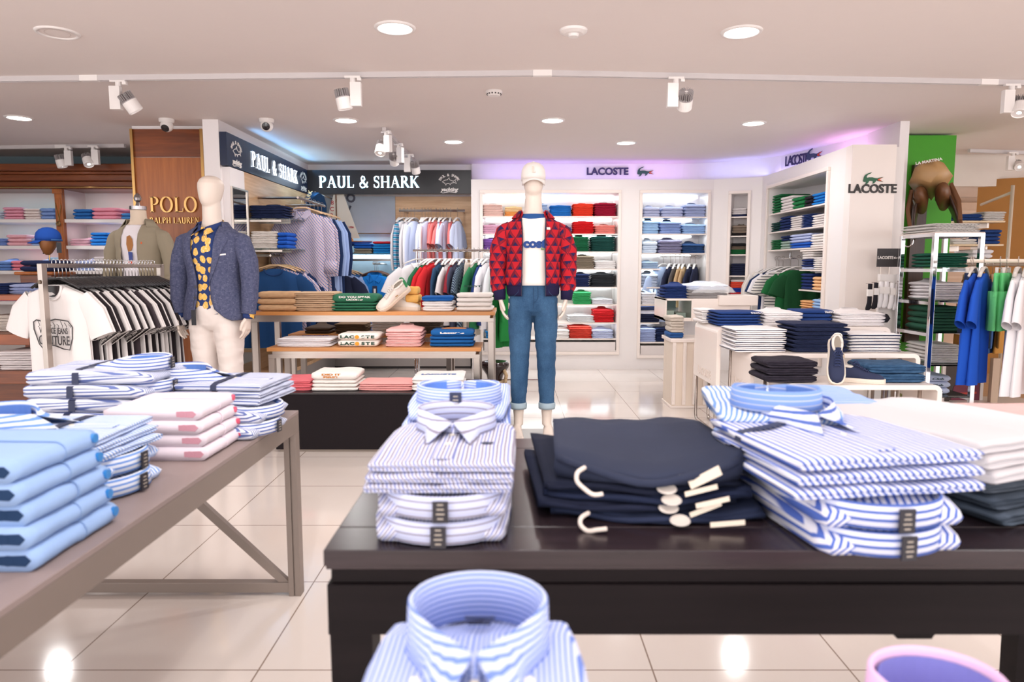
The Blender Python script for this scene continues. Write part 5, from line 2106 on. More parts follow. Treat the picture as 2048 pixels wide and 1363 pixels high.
# jacket
gp = lambda x, rx: math.degrees(math.asin(min(.99, x / rx)))
JT = [(1.055, .182, .140, 0), (1.10, .192, .145, 0), (1.16, .186, .140, 0), (1.26, .184, .138, 0), (1.36, .192, .142, -.003), (1.43, .196, .136, 0), (1.475, .175, .115, .004), (1.505, .135, .095, .008), (1.525, .108, .088, .010)]
gaps = [.078, .078, .076, .074, .072, .074, .078, .080, .080]
rows = interp([(a_[0], a_[1], a_[2], a_[3], g) for a_, g in zip(JT, gaps)], 3)
cloth_part('jacket_body', strip_arc([(z, rx, ry, cy, gp(g, rx), gp(g, rx)) for z, rx, ry, cy, g in rows], 0, 60), GEO, mn, False, .006, amp=.010)
cloth_part('jacket_hem_rib', strip_arc([(z, rx, ry, 0, gp(.08, rx), gp(.08, rx)) for z, rx, ry in ((.985, .168, .130), (1.0, .176, .136), (1.05, .180, .138), (1.07, .184, .141))], 0, 60), RIB, mn, False, .006)
# collar, turned out
cloth_part('jacket_collar', strip_arc([(z, rx, ry, .006, gp(g, rx), gp(g, rx)) for z, rx, ry, g in ((1.515, .108, .092, .076), (1.545, .094, .090, .070), (1.562, .100, .096, .078), (1.54, .124, .108, .092), (1.51, .150, .120, .105))], 0, 44), GEO, mn, False, .004)
for s in (-1, 1):
    sleeve('jacket_sleeve', [(s * .145, .0, 1.455), (s * .196, 0, 1.41), (s * .236, 0, 1.29), (s * .243, -.005, 1.18), (s * .240, -.02, 1.05), (s * .232, -.025, 1.01)], [.045, .066, .062, .058, .054, .044], GEO, mn, .007, s + 3)
    m = MB()
    m.tube([(s * .234, -.025, 1.02), (s * .231, -.03, 1.0), (s * .228, -.034, .955)], [.046, .043, .038], 22)
    m.build('cuff_rib', RIB, mn, smooth=True)
    z_ = MB()
    yy_ = lambda z, x: 0
    z_.tube([(s * (g + .003), cy - (ry + .008) * math.sqrt(max(0, 1 - (g / rx) ** 2)) - .002, z) for z, rx, ry, cy, g in rows[:-3]] + [], .0035, 6)
    z_.tube([(s * .082, -.124, .985), (s * .082, -.127, 1.06)], .0035, 6)
    z_.build('zip_edge', plain('1d1838', .5), mn)
m = MB()
m.box((-.014, 0, -.008), (.014, .002, .008))
q = m.build('crocodile_patch', plain('dfe0d4', .7), mn)
q.location = (.098, -.142, 1.435)
q.rotation_euler = (R(-10), 0, R(30))
# cap with curved peak
m = MB()
m.loft([ell(z, rx, ry, .004, 0, 36) for z, rx, ry in ((1.765, .0825, .104), (1.80, .084, .106), (1.835, .080, .100), (1.862, .066, .082), (1.880, .042, .054), (1.888, .012, .016))], True, True)
cap = m.build('cap', plain('e8dfd9', .8, 0, .02), mn, smooth=True)
m = MB()
rg_ = []
for k in range(19):
    a_ = R(-162 + 144 * k / 18)
    x, y = .0825 * math.cos(a_), .004 + .104 * math.sin(a_)
    ext = .052 * math.sin((a_ + R(162)) / R(144) * PI) ** .6
    bend = .022 * (abs(math.cos(a_)) ** 2)
    rg_.append([(x, y, 1.772 - bend * .3), (x * 1.0, y - ext * .5, 1.768 - bend), (x * .98, y - ext, 1.757 - bend * 1.5)])
m.loft(rg_, False, False)
q = m.build('peak', plain('ece4de', .8, 0, .02), cap, smooth=True)
q.modifiers.new('s', 'SOLIDIFY').thickness = .004
m = MB()
serif_text(m, 'L', .042, face_y((0, -.1035, 1.826), 0) @ Matrix.Rotation(R(-14), 4, 'X'), .004, thin=1.2)
m.build('letter', plain('d6c9bb', .6), cap)
m = MB()
m.tube([(0, .004, 1.886), (0, .004, 1.893)], .007, 10)
m.build('top_button', plain('e8dfd9', .8), cap)
# steel base and support rod
bs = MB().box((-.20, -.24, -.04), (.20, .20, -.005)).build('base_plate', plain('a39c98', .35, .6, .03), mn, bevel=.002)
m = MB()
m.cyl((.10, .09, -.005), (.10, .055, .42), .006, 10)
m.build('support_rod', STEEL, mn)

# ---- navy blazer mannequin
BX, BY = P(427, 500, Y=4.72).x, 4.72
t = NT('slub_tweed', .9, 0, .2)
o_, xyz_ = t.obj()
f1 = t.noise(o_, 45, 4, .6, (1, 1, 5))
f2 = t.noise(o_, 45, 4, .6, (5, 5, 1))
k_ = t.math('ADD', t.math('GREATER_THAN', f1, .62), t.math('GREATER_THAN', f2, .63))
f3 = t.noise(o_, 60, 3)
t.base(t.mix(t.math('MINIMUM', t.math('ADD', t.math('MULTIPLY', k_, .32), t.math('MULTIPLY', f3, .5)), 1.0), lin('2b3152'), lin('83869e')))
t.bump(f3, .2, .002)
TWEED = t.m
t = NT('floral_print', .85, 0, .2)
o_, xyz_ = t.obj()
vn = t.n('ShaderNodeTexVoronoi')
vn.inputs['Scale'].default_value = 21
vn.inputs['Randomness'].default_value = .55
mp = t.n('ShaderNodeMapping')
mp.inputs['Scale'].default_value = (1, .3, .8)
nz = t.n('ShaderNodeTexNoise')
nz.inputs['Scale'].default_value = 26
ad = t.n('ShaderNodeVectorMath')
ad.operation = 'MULTIPLY_ADD'
ad.inputs[1].default_value = (.022, .022, .022)
t.l(o_, nz.inputs['Vector'])
t.l(nz.outputs['Color'], ad.inputs[0])
t.l(o_, ad.inputs[2])
t.l(ad.outputs[0], mp.inputs[0])
t.l(mp.outputs[0], vn.inputs['Vector'])
fl = t.math('LESS_THAN', vn.outputs['Distance'], .43)
st_ = t.math('GREATER_THAN', t.noise(o_, 70, 2, .5, (3, 1, 1)), .62)
t.base(t.mix(fl, lin('2c3d6e'), t.mix(st_, lin('e9b85f'), lin('f1dfbc'))))
FLORAL = t.m
bz = thing('mannequin', 'faceless mannequin in navy tweed blazer, floral shirt and white trousers', 'mannequin', (BX, BY, -.045), R(-9))
b = remesh(mannequin_body(tip=(.235, -.045, .755), arm=[(.14, .0, 1.43), (.195, 0, 1.37), (.245, 0, 1.20), (.252, -.015, 1.08), (.246, -.03, .94)]), .0055, 3)
link('body', setmat(b, SKIN), bz)
WT = cloth('e3d8d2', .03)
link('trousers', setmat(trousers_mesh(.10, top=1.05, fit=1.07, amp=.006), WT), bz)
FS = [(.955, .176, .124, 0), (1.03, .170, .122, 0), (1.15, .150, .110, 0), (1.25, .154, .114, -.002), (1.35, .172, .124, -.007), (1.42, .180, .119, -.004), (1.47, .160, .102, .0), (1.50, .120, .082, .004), (1.515, .085, .074, .004)]
cloth_part('floral_shirt', [ell(z, rx + .004, ry + .004, cy, 0, 56) for z, rx, ry, cy in interp(FS, 3)], FLORAL, bz, True, .003, amp=.003)
c = link('shirt_collar', collar_mesh(.076, .068, .055), bz)
objmat(c, FLORAL)
c.location = (0, .0, 1.512)
c.rotation_euler = (R(16), 0, 0)
c.modifiers.new('s', 'SOLIDIFY').thickness = .003
m = MB()
m.box((-.012, -.135, .98), (.012, -.1285, 1.4))
for k in range(6):
    m.lathe([(0, 0), (.005, 0), (.005, .003), (0, .003)], 10, 0, Matrix.Translation((0, -.128 if k < 3 else -.1335, 1.02 + k * .075)) @ Matrix.Rotation(PI / 2, 4, 'X'))
BT = [(.915, .212, .150, 0, .120, .165), (.935, .214, .152, 0, .085, .13), (.99, .208, .150, 0, .055, .075), (1.06, .196, .142, 0, .048, .052), (1.13, .180, .132, 0, .045, .045), (1.18, .174, .130, 0, .048, .040), (1.26, .180, .134, 0, .062, .055), (1.36, .196, .142, -.004, .080, .078), (1.43, .202, .138, 0, .085, .088), (1.475, .188, .118, .004, .085, .090), (1.505, .150, .10, .008, .080, .085), (1.53, .100, .085, .012, .070, .074)]
rb = interp(BT, 3)
cloth_part('blazer_body', strip_arc([(z, rx, ry, cy, gp(gl, rx), gp(gr, rx)) for z, rx, ry, cy, gl, gr in rb], 0, 64), TWEED, bz, False, .007, amp=.004, seed=4)
cloth_part('blazer_collar', strip_arc([(z, rx, ry, .010, gp(g, rx), gp(g, rx)) for z, rx, ry, g in ((1.515, .105, .090, .082), (1.558, .088, .084, .080), (1.562, .096, .092, .086), (1.515, .132, .104, .105))], 0, 44), TWEED, bz, False, .004)
for s in (-1, 1):
    sleeve('blazer_sleeve', [(s * .145, .0, 1.462), (s * .203, 0, 1.425), (s * .248, 0, 1.30), (s * .258, -.005, 1.18), (s * .258, -.02, 1.05), (s * .252, -.03, .955)], [.042, .066, .062, .058, .052, .046], TWEED, bz, .003, s + 8)
    m = MB()
    m.tube([(s * .253, -.03, .965), (s * .250, -.032, .925)], [.038, .036], 20)
    m.build('shirt_cuff', FLORAL, bz, smooth=True)
    # lapel: a long notched piece lying on the front
    pl_ = [(s * .088, 1.525), (s * .118, 1.475), (s * .150, 1.452), (s * .158, 1.425), (s * .132, 1.405), (s * .085, 1.26), (s * .042, 1.15), (s * .050, 1.22), (s * .066, 1.30), (s * .080, 1.40), (s * .086, 1.47)]

    def fy(x, z):
        for i in range(len(rb) - 1):
            if rb[i][0] <= z <= rb[i + 1][0]:
                t_ = (z - rb[i][0]) / (rb[i + 1][0] - rb[i][0])
                rx = rb[i][1] + (rb[i + 1][1] - rb[i][1]) * t_
                ry = rb[i][2] + (rb[i + 1][2] - rb[i][2]) * t_
                cy = rb[i][3] + (rb[i + 1][3] - rb[i][3]) * t_
                return cy - (ry + .007) * math.sqrt(max(.02, 1 - (x / (rx + .007)) ** 2))
        return -.12
    m = MB()
    N_ = 12
    outer_ = [(s * .098, 1.512), (s * .125, 1.485), (s * .158, 1.462), (s * .162, 1.435), (s * .147, 1.40), (s * .126, 1.35), (s * .105, 1.30), (s * .085, 1.25), (s * .068, 1.21), (s * .052, 1.17), (s * .046, 1.145)]
    inner_ = [(s * .085, 1.51), (s * .086, 1.48), (s * .086, 1.45), (s * .085, 1.42), (s * .082, 1.39), (s * .077, 1.34), (s * .068, 1.29), (s * .059, 1.245), (s * .052, 1.205), (s * .047, 1.165), (s * .044, 1.143)]
    vs = []
    for (xa_, za_), (xb_2, zb_) in zip(inner_, outer_):
        for q_ in (0, .33, .66, 1):
            x = xa_ + (xb_2 - xa_) * q_
            z = za_ + (zb_ - za_) * q_
            vs.append((x, fy(x, z) - .004 - .006 * math.sin(q_ * PI / 2), z))
    fs = []
    for i in range(len(inner_) - 1):
        for j in range(3):
            fs.append((i * 4 + j, i * 4 + j + 1, i * 4 + j + 5, i * 4 + j + 4) if s < 0 else (i * 4 + j, i * 4 + j + 4, i * 4 + j + 5, i * 4 + j + 1))
    m.add(vs, fs)
    q = m.build('lapel', TWEED, bz)
    so = q.modifiers.new('s', 'SOLIDIFY')
    so.thickness = .004
m = MB()
m.add([(.10, fy(.10, 1.335) - .006, 1.335), (.152, fy(.152, 1.343) - .006, 1.343), (.152, fy(.152, 1.353) - .006, 1.353), (.10, fy(.10, 1.343) - .006, 1.343)], [(0, 1, 2, 3)])
q = m.build('pocket_square', plain('efe8e4', .8), bz)
q.modifiers.new('s', 'SOLIDIFY').thickness = .004
m = MB()
for s in (-1, 1):
    vs = []
    for z in (1.035, 1.085):
        for k in range(6):
            x = s * (.085 + .085 * k / 5)
            vs.append((x, fy(x, z) - .003, z))
    m.add(vs, [((k, k + 1, k + 7, k + 6) if s > 0 else (k, k + 6, k + 7, k + 1)) for k in range(5)])
q = m.build('pocket_flaps', TWEED, bz)
q.modifiers.new('s', 'SOLIDIFY').thickness = .005
m = MB()
for z in (1.135, 1.065):
    m.lathe([(0, 0), (.010, 0), (.010, .004), (0, .004)], 14, 0, Matrix.Translation((-.052, fy(-.052, z) - .004, z)) @ Matrix.Rotation(PI / 2, 4, 'X'))
m.build('buttons', plain('2d2a3a', .4), bz)
m = MB()
m.tube([(-.06, -.140, 1.10), (-.062, -.158, 1.0)], .0012, 5)
m.box((-.078, -.162, .885), (-.046, -.159, .985))
m.build('swing_tag', plain('24262c', .5), bz)
MB().box((-.22, -.22, .046), (.22, .22, .07)).build('base_plate', plain('a39c98', .35, .6, .03), bz)

# ---- khaki overshirt on a tailor's bust
HX = P(281, 500, Y=5.75).x
bu = thing('tailor_bust', 'tailor bust with chrome neck finial in open khaki shirt over printed white tee', 'bust', (HX, 5.75, 0), R(-6))
dz_ = .04
KH = cloth('9a8f7b', .06)
m = MB()
m.loft([ell(z + dz_, rx, ry, cy) for z, rx, ry, cy in TORSO[2:-1]] )
link('torso', setmat(remesh(m, .008, 2), plain('e0cdb8', .7)), bu)
m = MB()
m.lathe([(0, 1.64 + dz_), (.064, 1.64 + dz_), (.064, 1.668 + dz_), (.02, 1.672 + dz_), (.012, 1.70 + dz_), (.026, 1.715 + dz_), (.030, 1.735 + dz_), (.022, 1.757 + dz_), (.010, 1.768 + dz_), (0, 1.775 + dz_)], 24)
m.build('chrome_finial', plain('a8a4a6', .2, 1, .02), bu, smooth=False)
cloth_part('tshirt', [ell(z + dz_, rx + .006, ry + .006, cy, 0, 56) for z, rx, ry, cy in interp([(.86, .175, .128, 0), (1.0, .165, .122, 0)] + TS[1:], 2)], cloth('ece6ea', .03), bu, True, .003, amp=.003)
m = MB()
for pl_, mi_ in (([(0, 0), (.03, .01), (.045, .05), (.04, .10), (.02, .13), (-.005, .12), (-.012, .06)], 0), ([(.005, -.07), (.035, -.07), (.035, -.005), (0, 0)], 1), ([(-.002, -.09), (.035, -.095), (.035, -.078), (0, -.075)], 2)):
    m.prism(pl_, 0, .002, mi_, face_y((-.012, -.139, 1.30 + dz_)))
m.build('chest_print', [plain('a8713f', .8), plain('41508f', .8), plain('d9563a', .8)], bu)
KT = [(.80, .205, .155, .005, .11, .085), (.98, .195, .148, .005, .10, .075), (1.1, .178, .134, .0, .088, .065), (1.2, .178, .134, .0, .080, .058), (1.3, .188, .140, .0, .078, .058), (1.38, .196, .142, .0, .078, .062), (1.44, .196, .132, .003, .076, .066), (1.48, .168, .11, .006, .074, .068), (1.515, .12, .09, .008, .072, .068)]
cloth_part('khaki_shirt', strip_arc([(z + dz_, rx, ry, cy, gp(a_, rx), gp(g_, rx)) for z, rx, ry, cy, a_, g_ in interp(KT, 3)], 0, 60), KH, bu, False, .005, amp=.010, seed=2)
cloth_part('shirt_collar', strip_arc([(z + dz_, rx, ry, .008, gp(g, rx), gp(g, rx)) for z, rx, ry, g in ((1.512, .105, .09, .075), (1.56, .09, .086, .075), (1.565, .098, .094, .083), (1.50, .15, .118, .11))], 0, 40), KH, bu, False, .004)
for s in (-1, 1):
    sleeve('sleeve', [(s * .140, .0, 1.455 + dz_), (s * .196, 0, 1.415 + dz_), (s * .245, 0, 1.30 + dz_), (s * .262, -.005, 1.18 + dz_), (s * .268, -.01, 1.10 + dz_)], [.042, .064, .062, .060, .056], KH, bu, .006, s + 12)
    m = MB()
    m.tube([(s * .268, -.01, 1.11 + dz_), (s * .27, -.012, 1.06 + dz_)], [.060, .058], 22)
    m.tube([(s * .268, -.01, 1.095 + dz_), (s * .27, -.012, 1.075 + dz_)], [.064, .063], 22)
    m.build('rolled_cuff', KH, bu, smooth=True)
m = MB()
m.prism([(-.006, -.008), (.006, -.008), (.003, 0), (.006, .008), (-.004, .008)], 0, .002, 0, face_y((.098, -.131, 1.37 + dz_), R(25)))
m.build('embroidered_mark', plain('e0622c', .7), bu)
m = MB()
m.cyl((0, 0, .0), (0, 0, .95), .018, 16)
m.lathe([(0, 0), (.16, 0), (.16, .012), (.03, .02), (0, .02)], 32)
m.build('stand', BLACKP, bu)
# ================================================================ FOLDED CLOTHES ON THE SHELVES


def pst(u0, u1, z, Y, vt, runs, noun, phrase, d=.30, kind='tee', top=None, off=.03, rotz=0, **k):
    """stack whose front spans pixel columns u0..u1 at depth Y, stands at height z, its top at pixel row vt"""
    v = 533
    x0, x1 = P(u0, v, Y=Y).x, P(u1, v, Y=Y).x
    zt_ = zat(vt, Y + (.1 if top else 0))
    h = max(.02, zt_ - z)
    n = sum(r[0] for r in runs)
    if top:
        h = h * n / (n + .9)
    return stack(runs, noun, phrase, ((x0 + x1) / 2, Y + off, z), x1 - x0, d, h, rotz, kind, top, **k)


YA = YC + .02
zA = [s_[0] for s_ in shA]
wide = 'wide lit cabinet'
data = [
    (0, 965, 1006, 405, [(5, 'f0cfc6', 'pale pink')], 'polo', 'far-left stack of top shelf, '), (0, 1009, 1044, 410, [(2, 'f0a860', 'orange'), (2, 'f2cf9d', 'pale yellow')], 'polo', 'stack left of the mannequin neck, top shelf, '),
    (0, 1080, 1096, 405, [(5, 'a9bfe0', 'light blue')], 'polo', 'stack right of the mannequin neck, top shelf, '), (0, 1100, 1143, 408, [(6, '2a7fd0', 'bright blue')], 'polo', 'top shelf right of mannequin, '),
    (0, 1144, 1187, 404, [(6, 'e8442c', 'orange-red')], 'polo', 'top shelf, '), (0, 1188, 1232, 403, [(6, 'a51738', 'crimson')], 'polo', 'top shelf, '),
    (1, 965, 1003, 446, [(4, 'e6b6cf', 'lilac pink')], 'polo', 'far-left stack of second shelf, '), (1, 1105, 1143, 452, [(4, '2456b8', 'royal blue')], 'polo', 'behind red sleeve on second shelf, '), (1, 1145, 1188, 440, [(6, 'd81e24', 'bright red')], 'polo', 'second shelf, '),
    (1, 1189, 1231, 447, [(4, 'ec8f86', 'salmon')], 'polo', 'second shelf, '),
    (2, 966, 1004, 474, [(6, '8b5fb0', 'purple')], 'polo', 'far-left stack of third shelf, '), (2, 1141, 1179, 470, [(7, '1f6b47', 'green')], 'polo', 'third shelf, '), (2, 1183, 1231, 470, [(8, '1f4f49', 'dark teal green')], 'polo', 'third shelf, '),
    (3, 966, 1004, 515, [(4, 'd9dbe6', 'pale grey')], 'polo', 'far-left stack of fourth shelf, '), (3, 1146, 1190, 508, [(6, '8e8170', 'khaki')], 'polo', 'fourth shelf, '), (3, 1190, 1233, 518, [(4, 'efebea', 'white')], 'polo', 'fourth shelf, '),
    (4, 1147, 1181, 544, [(6, '24305c', 'navy')], 'polo', 'fifth shelf, '), (4, 1184, 1231, 544, [(7, '35373b', 'charcoal')], 'polo', 'fifth shelf, '), (4, 966, 1004, 548, [(4, 'b7c8e6', 'light blue')], 'polo', 'far-left stack of fifth shelf, '),
    (5, 1147, 1184, 580, [(6, '3fae6a', 'bright green')], 'polo', 'sixth shelf, '), (5, 1185, 1228, 594, [(3, 'e8e8ee', 'white')], 'polo', 'sixth shelf, '),
    (6, 1137, 1192, 626, [(3, 'dfe0e2', 'white grey-green striped')], 'polo', 'seventh shelf, '), (6, 1188, 1231, 614, [(5, 'd2262c', 'red')], 'polo', 'seventh shelf, '), (6, 966, 1010, 622, [(4, '3b5a94', 'blue')], 'polo', 'far-left stack of seventh shelf, '),
    (7, 1108, 1141, 654, [(3, 'ebe6e4', 'white')], 'polo', 'bottom shelf, '), (7, 1140, 1187, 648, [(6, 'd94a3c', 'coral red')], 'polo', 'bottom shelf, '), (7, 1185, 1230, 655, [(4, 'c3cbe6', 'pale lavender')], 'polo', 'bottom shelf, '),
    (7, 970, 1010, 656, [(3, '2f8fd0', 'sky blue')], 'polo', 'far-left stack of bottom shelf, '),
]
for si, u0, u1, vt, runs, noun, ph in data:
    pst(u0 + .7, u1 - .7, zA[si] + .001, YA, vt, runs, noun, ph + wide, top='polo', d=.30)
zB = [s_[0] for s_ in shB]
GING = stripes('e9eef8', '6f8fc4', .0012, .45, 0)
datb = [
    (0, 1285, 1319, 409, [(3, 'b9bfdc', 'pale lavender')], 'first shelf, left stack, '), (0, 1322, 1366, 409, [(3, 'b3bbdc', 'pale lavender')], 'first shelf, middle stack, '), (0, 1368, 1411, 404, [(4, 'a3aed2', 'lavender blue')], 'first shelf, right stack, '),
    (1, 1284, 1318, 436, [(4, 'a4c7ea', 'sky blue')], 'second shelf, left stack, '), (1, 1319, 1362, 438, [(4, '8fa5d6', 'soft blue')], 'second shelf, middle stack, '), (1, 1364, 1411, 445, [(4, '9fc0ea', 'light blue')], 'second shelf, right stack, '),
    (2, 1284, 1315, 476, [(3, 'd6e4f5', 'icy white')], 'third shelf, left stack, '), (2, 1318, 1364, 474, [(4, '8a88a6', 'grey lavender')], 'third shelf, middle stack, '), (2, 1364, 1410, 482, [(3, '2c4a78', 'dark denim blue')], 'third shelf, right stack, '),
    (3, 1284, 1319, 520, [(4, 'a8c0dc', 'gingham blue')], 'highest short shelf, '), (4, 1284, 1318, 542, [(4, 'b4c0d4', 'pale grey-blue')], 'second short shelf, '), (5, 1284, 1315, 580, [(5, 'e2dfe2', 'pale plaid')], 'third short shelf, '),
]
for si, u0, u1, vt, runs, ph in datb:
    pst(u0 + .7, u1 - .7, zB[si] + .001, YA, vt, runs, 'shirt', ph + 'lit shirt cabinet', top='shirt', d=.30)
pst(1281, 1321, zB[6] + .001, YA - .0, 612, [(2, '1e2440', 'dark navy'), (1, 'dcdce8', 'white'), (1, '232a48', 'navy badged')], 'sweater', 'lowest short shelf of lit shirt cabinet', d=.3)
pst(1281, 1315, zB[7] + .001, YA, 652, [(6, 'a9b6dc', 'periwinkle')], 'polo', 'floor of lit shirt cabinet', top='polo')
pst(1317, 1346, zB[7] + .001, YA, 656, [(4, '1f2c52', 'navy')], 'sweater', 'floor of lit shirt cabinet, under the hanging shirt')
# badges on sweaters are part of the knit; corner cabinet


def pc(z, runs, noun, ph, h, kind='tee', top=None):
    c = MC @ Vector(((ocC0 + ocC1) / 2, .03, z + .001))
    return stack(runs, noun, ph, c, (ocC1 - ocC0) * .93, .28, h, ang, kind, top)


pc(.681, [(1, '8c1f2c', 'dark red')], 'sweater', 'bottom of the narrow corner cabinet', .02)
pc(1.801 - .001, [(1, '2a3256', 'navy'), (3, 'dcd6d6', 'white')], 'shirt', 'top shelf of the narrow corner cabinet', .10, 'tee', 'shirt')
pc(1.58, [(1, '2b2426', 'black'), (3, '8a7a6c', 'taupe')], 'shirt', 'second shelf of the narrow corner cabinet', .12, 'tee', 'shirt')
pc(1.365, [(3, '1f6a3c', 'green'), (2, '7a6a5c', 'brown'), (2, '262428', 'black')], 'sweater', 'third shelf of the narrow corner cabinet', .13)
pc(1.12, [(6, '262c48', 'navy')], 'sweater', 'fourth shelf of the narrow corner cabinet', .14)
pc(.9, [(1, 'c62e35', 'red'), (2, '2440a0', 'royal blue'), (3, 'e0533f', 'coral'), (1, 'ded8d6', 'white')], 'sweater', 'fifth shelf of the narrow corner cabinet', .17)


def psd(u0, u1, z, vt, runs, noun, ph, kind='roll', top=None, d=.34, off=.03):
    s0, s1 = onS(u0), onS(u1)
    c = MS @ Vector(((s0 + s1) / 2, off, z))
    Ym = YS1 - (s0 + s1) / 2
    zz = P((u0 + u1) / 2, vt, X=XS + off).z
    return stack(runs, noun, ph, c, abs(s1 - s0) * .95, d, max(.03, zz - z), -PI / 2, kind, top, jit=.004)


sc_ = 'side cabinet'
z1, z2, z3 = [z + .001 for z in ZS]
psd(1535, 1550, z1, 392, [(7, '1d6b3e', 'green')], 'sweater', 'far end of top shelf, ' + sc_)
psd(1551, 1573, z1, 395, [(5, 'ebe4e2', 'white')], 'sweater', 'second stack of top shelf, ' + sc_)
psd(1574, 1596, z1, 396, [(3, '227a45', 'bright green')], 'sweater', 'third stack of top shelf, ' + sc_)
psd(1597, 1612, z1, 394, [(3, '241f2a', 'black')], 'sweater', 'fourth stack of top shelf, ' + sc_)
psd(1613, 1637, z1, 388, [(4, '1f7fd0', 'azure')], 'sweater', 'fifth stack of top shelf, ' + sc_)
psd(1638, 1648, z1, 366, [(8, 'b9c8ee', 'pale blue')], 'sweater', 'near end of top shelf, ' + sc_)
psd(1535, 1549, z2, 446, [(4, '173f3c', 'dark teal')], 'sweater', 'far end of second shelf, ' + sc_)
psd(1550, 1571, z2, 434, [(5, '1c2f62', 'navy')], 'sweater', 'second stack of second shelf, ' + sc_)
psd(1572, 1592, z2, 434, [(6, 'ebe4e2', 'white')], 'sweater', 'third stack of second shelf, ' + sc_)
psd(1593, 1613, z2, 430, [(9, '233a75', 'deep blue')], 'sweater', 'fourth stack of second shelf, ' + sc_)
psd(1614, 1638, z2, 430, [(5, 'ebe4e2', 'white')], 'sweater', 'fifth stack of second shelf, ' + sc_)
psd(1639, 1648, z2, 425, [(5, '1f2f66', 'navy')], 'sweater', 'near end of second shelf, ' + sc_)
psd(1535, 1553, z3, 480, [(6, '1d6b3e', 'green')], 'sweater', 'far end of third shelf, ' + sc_)
psd(1554, 1570, z3, 472, [(3, '9fb4a8', 'patterned'), (2, '1b2c58', 'navy')], 'sweater', 'third shelf, ' + sc_)
psd(1571, 1612, z3, 468, [(2, '2a62c4', 'bright blue'), (3, 'b9c4e8', 'lavender blue')], 'sweater', 'middle of third shelf, ' + sc_)
psd(1614, 1640, z3, 468, [(5, 'efe9e6', 'white')], 'sweater', 'near part of third shelf, ' + sc_)
z4, z5, z6 = 1.196, 1.001, .801
psd(1597, 1618, z4, 503, [(1, 'c6d0ee', 'pale blue'), (3, '1d2f66', 'navy'), (3, 'efe9e6', 'white')], 'sweater', 'far stack on first short shelf, ' + sc_)
psd(1620, 1646, z4, 514, [(6, 'efe9e6', 'white')], 'sweater', 'near stack on first short shelf, ' + sc_)
psd(1597, 1620, z5, 546, [(5, '1d2f66', 'navy')], 'sweater', 'far stack on second short shelf, ' + sc_)
psd(1621, 1643, z5, 553, [(4, 'eebd8c', 'peach')], 'sweater', 'near stack on second short shelf, ' + sc_)
psd(1597, 1621, z6, 600, [(4, 'e8b07a', 'apricot')], 'sweater', 'far stack on third short shelf, ' + sc_)
psd(1622, 1644, z6, 598, [(4, '9cbfe8', 'light blue')], 'sweater', 'near stack on third short shelf, ' + sc_)

# ---- mahogany shelves at the left
yp = YP + .01
mh_ = 'mahogany shelving'
z = [q + .001 for q in ZP]
for (si, u0, u1, vt, runs, noun, ph, top) in [
    (0, -30, 8, 420, [(4, 'cfd6e4', 'pale grey-blue')], 'shirt', 'far-left stack of top shelf, ', 'shirt'),
    (0, 10, 49, 413, [(4, 'e79fb4', 'rose pink')], 'trousers', 'top shelf, left bay, ', None), (0, 50, 83, 415, [(4, 'eee0dc', 'ivory')], 'trousers', 'top shelf, left bay, ', None), (0, 84, 114, 415, [(3, '7f9ad0', 'periwinkle')], 'trousers', 'top shelf, left bay, ', None),
    (1, -32, 12, 476, [(2, '7890cc', 'blue')], 'shirt', 'second shelf, far left, ', None), (1, 13, 55, 468, [(3, 'eeb3bd', 'pink')], 'trousers', 'second shelf, left bay, ', None), (1, 60, 110, 476, [(2, 'a9bbe0', 'light blue')], 'shirt', 'second shelf behind the blue cap, ', None),
    (2, -30, 17, 517, [(3, '7095d4', 'blue')], 'shirt', 'third shelf, far left, ', 'shirt'), (2, 18, 58, 521, [(3, 'f08ea0', 'coral pink')], 'trousers', 'third shelf, left bay, ', None), (2, 60, 92, 516, [(4, '9fbbe6', 'light blue')], 'shirt', 'third shelf, left bay, ', 'shirt'), (2, 92, 116, 514, [(4, 'a9d0f0', 'sky blue')], 'trousers', 'third shelf by the pilaster, ', None),
    (0, 149, 186, 417, [(3, '2f6fb8', 'blue and white')], 'trousers', 'top shelf, right bay, ', None), (0, 187, 238, 414, [(3, 'f19db2', 'pink')], 'trousers', 'top shelf, right bay, ', None), (0, 245, 275, 425, [(2, '4f8fd0', 'blue striped')], 'trousers', 'top shelf by the column, ', None),
    (1, 139, 180, 473, [(3, 'f3c6d6', 'pale pink')], 'shirt', 'second shelf, right bay, ', 'shirt'), (1, 181, 216, 464, [(4, '2a7fd6', 'bright blue')], 'trousers', 'second shelf, right bay, ', None), (1, 217, 262, 466, [(3, 'eeeef2', 'white')], 'trousers', 'second shelf behind the bust, ', None),
    (2, 146, 182, 515, [(3, 'a9b6de', 'lavender blue')], 'shirt', 'third shelf, right bay, ', 'shirt'), (2, 183, 224, 513, [(3, 'eee8ea', 'white')], 'sweater', 'third shelf, right bay, ', None),
    (3, 139, 164, 560, [(3, '3a5f9c', 'blue striped')], 'shirt', 'fourth shelf behind the hangers, ', None), (3, 180, 228, 556, [(6, 'd42a26', 'red')], 'sweater', 'fourth shelf behind the hangers, ', None), (3, -20, 30, 585, [(4, 'ee9fb4', 'pink')], 'shirt', 'fourth shelf, far left, ', 'shirt')]:
    pst(u0 + .7, u1 - .7, z[si], yp, vt, runs, noun, ph + mh_, d=.32, top=top, kind='roll' if noun == 'trousers' else 'tee')
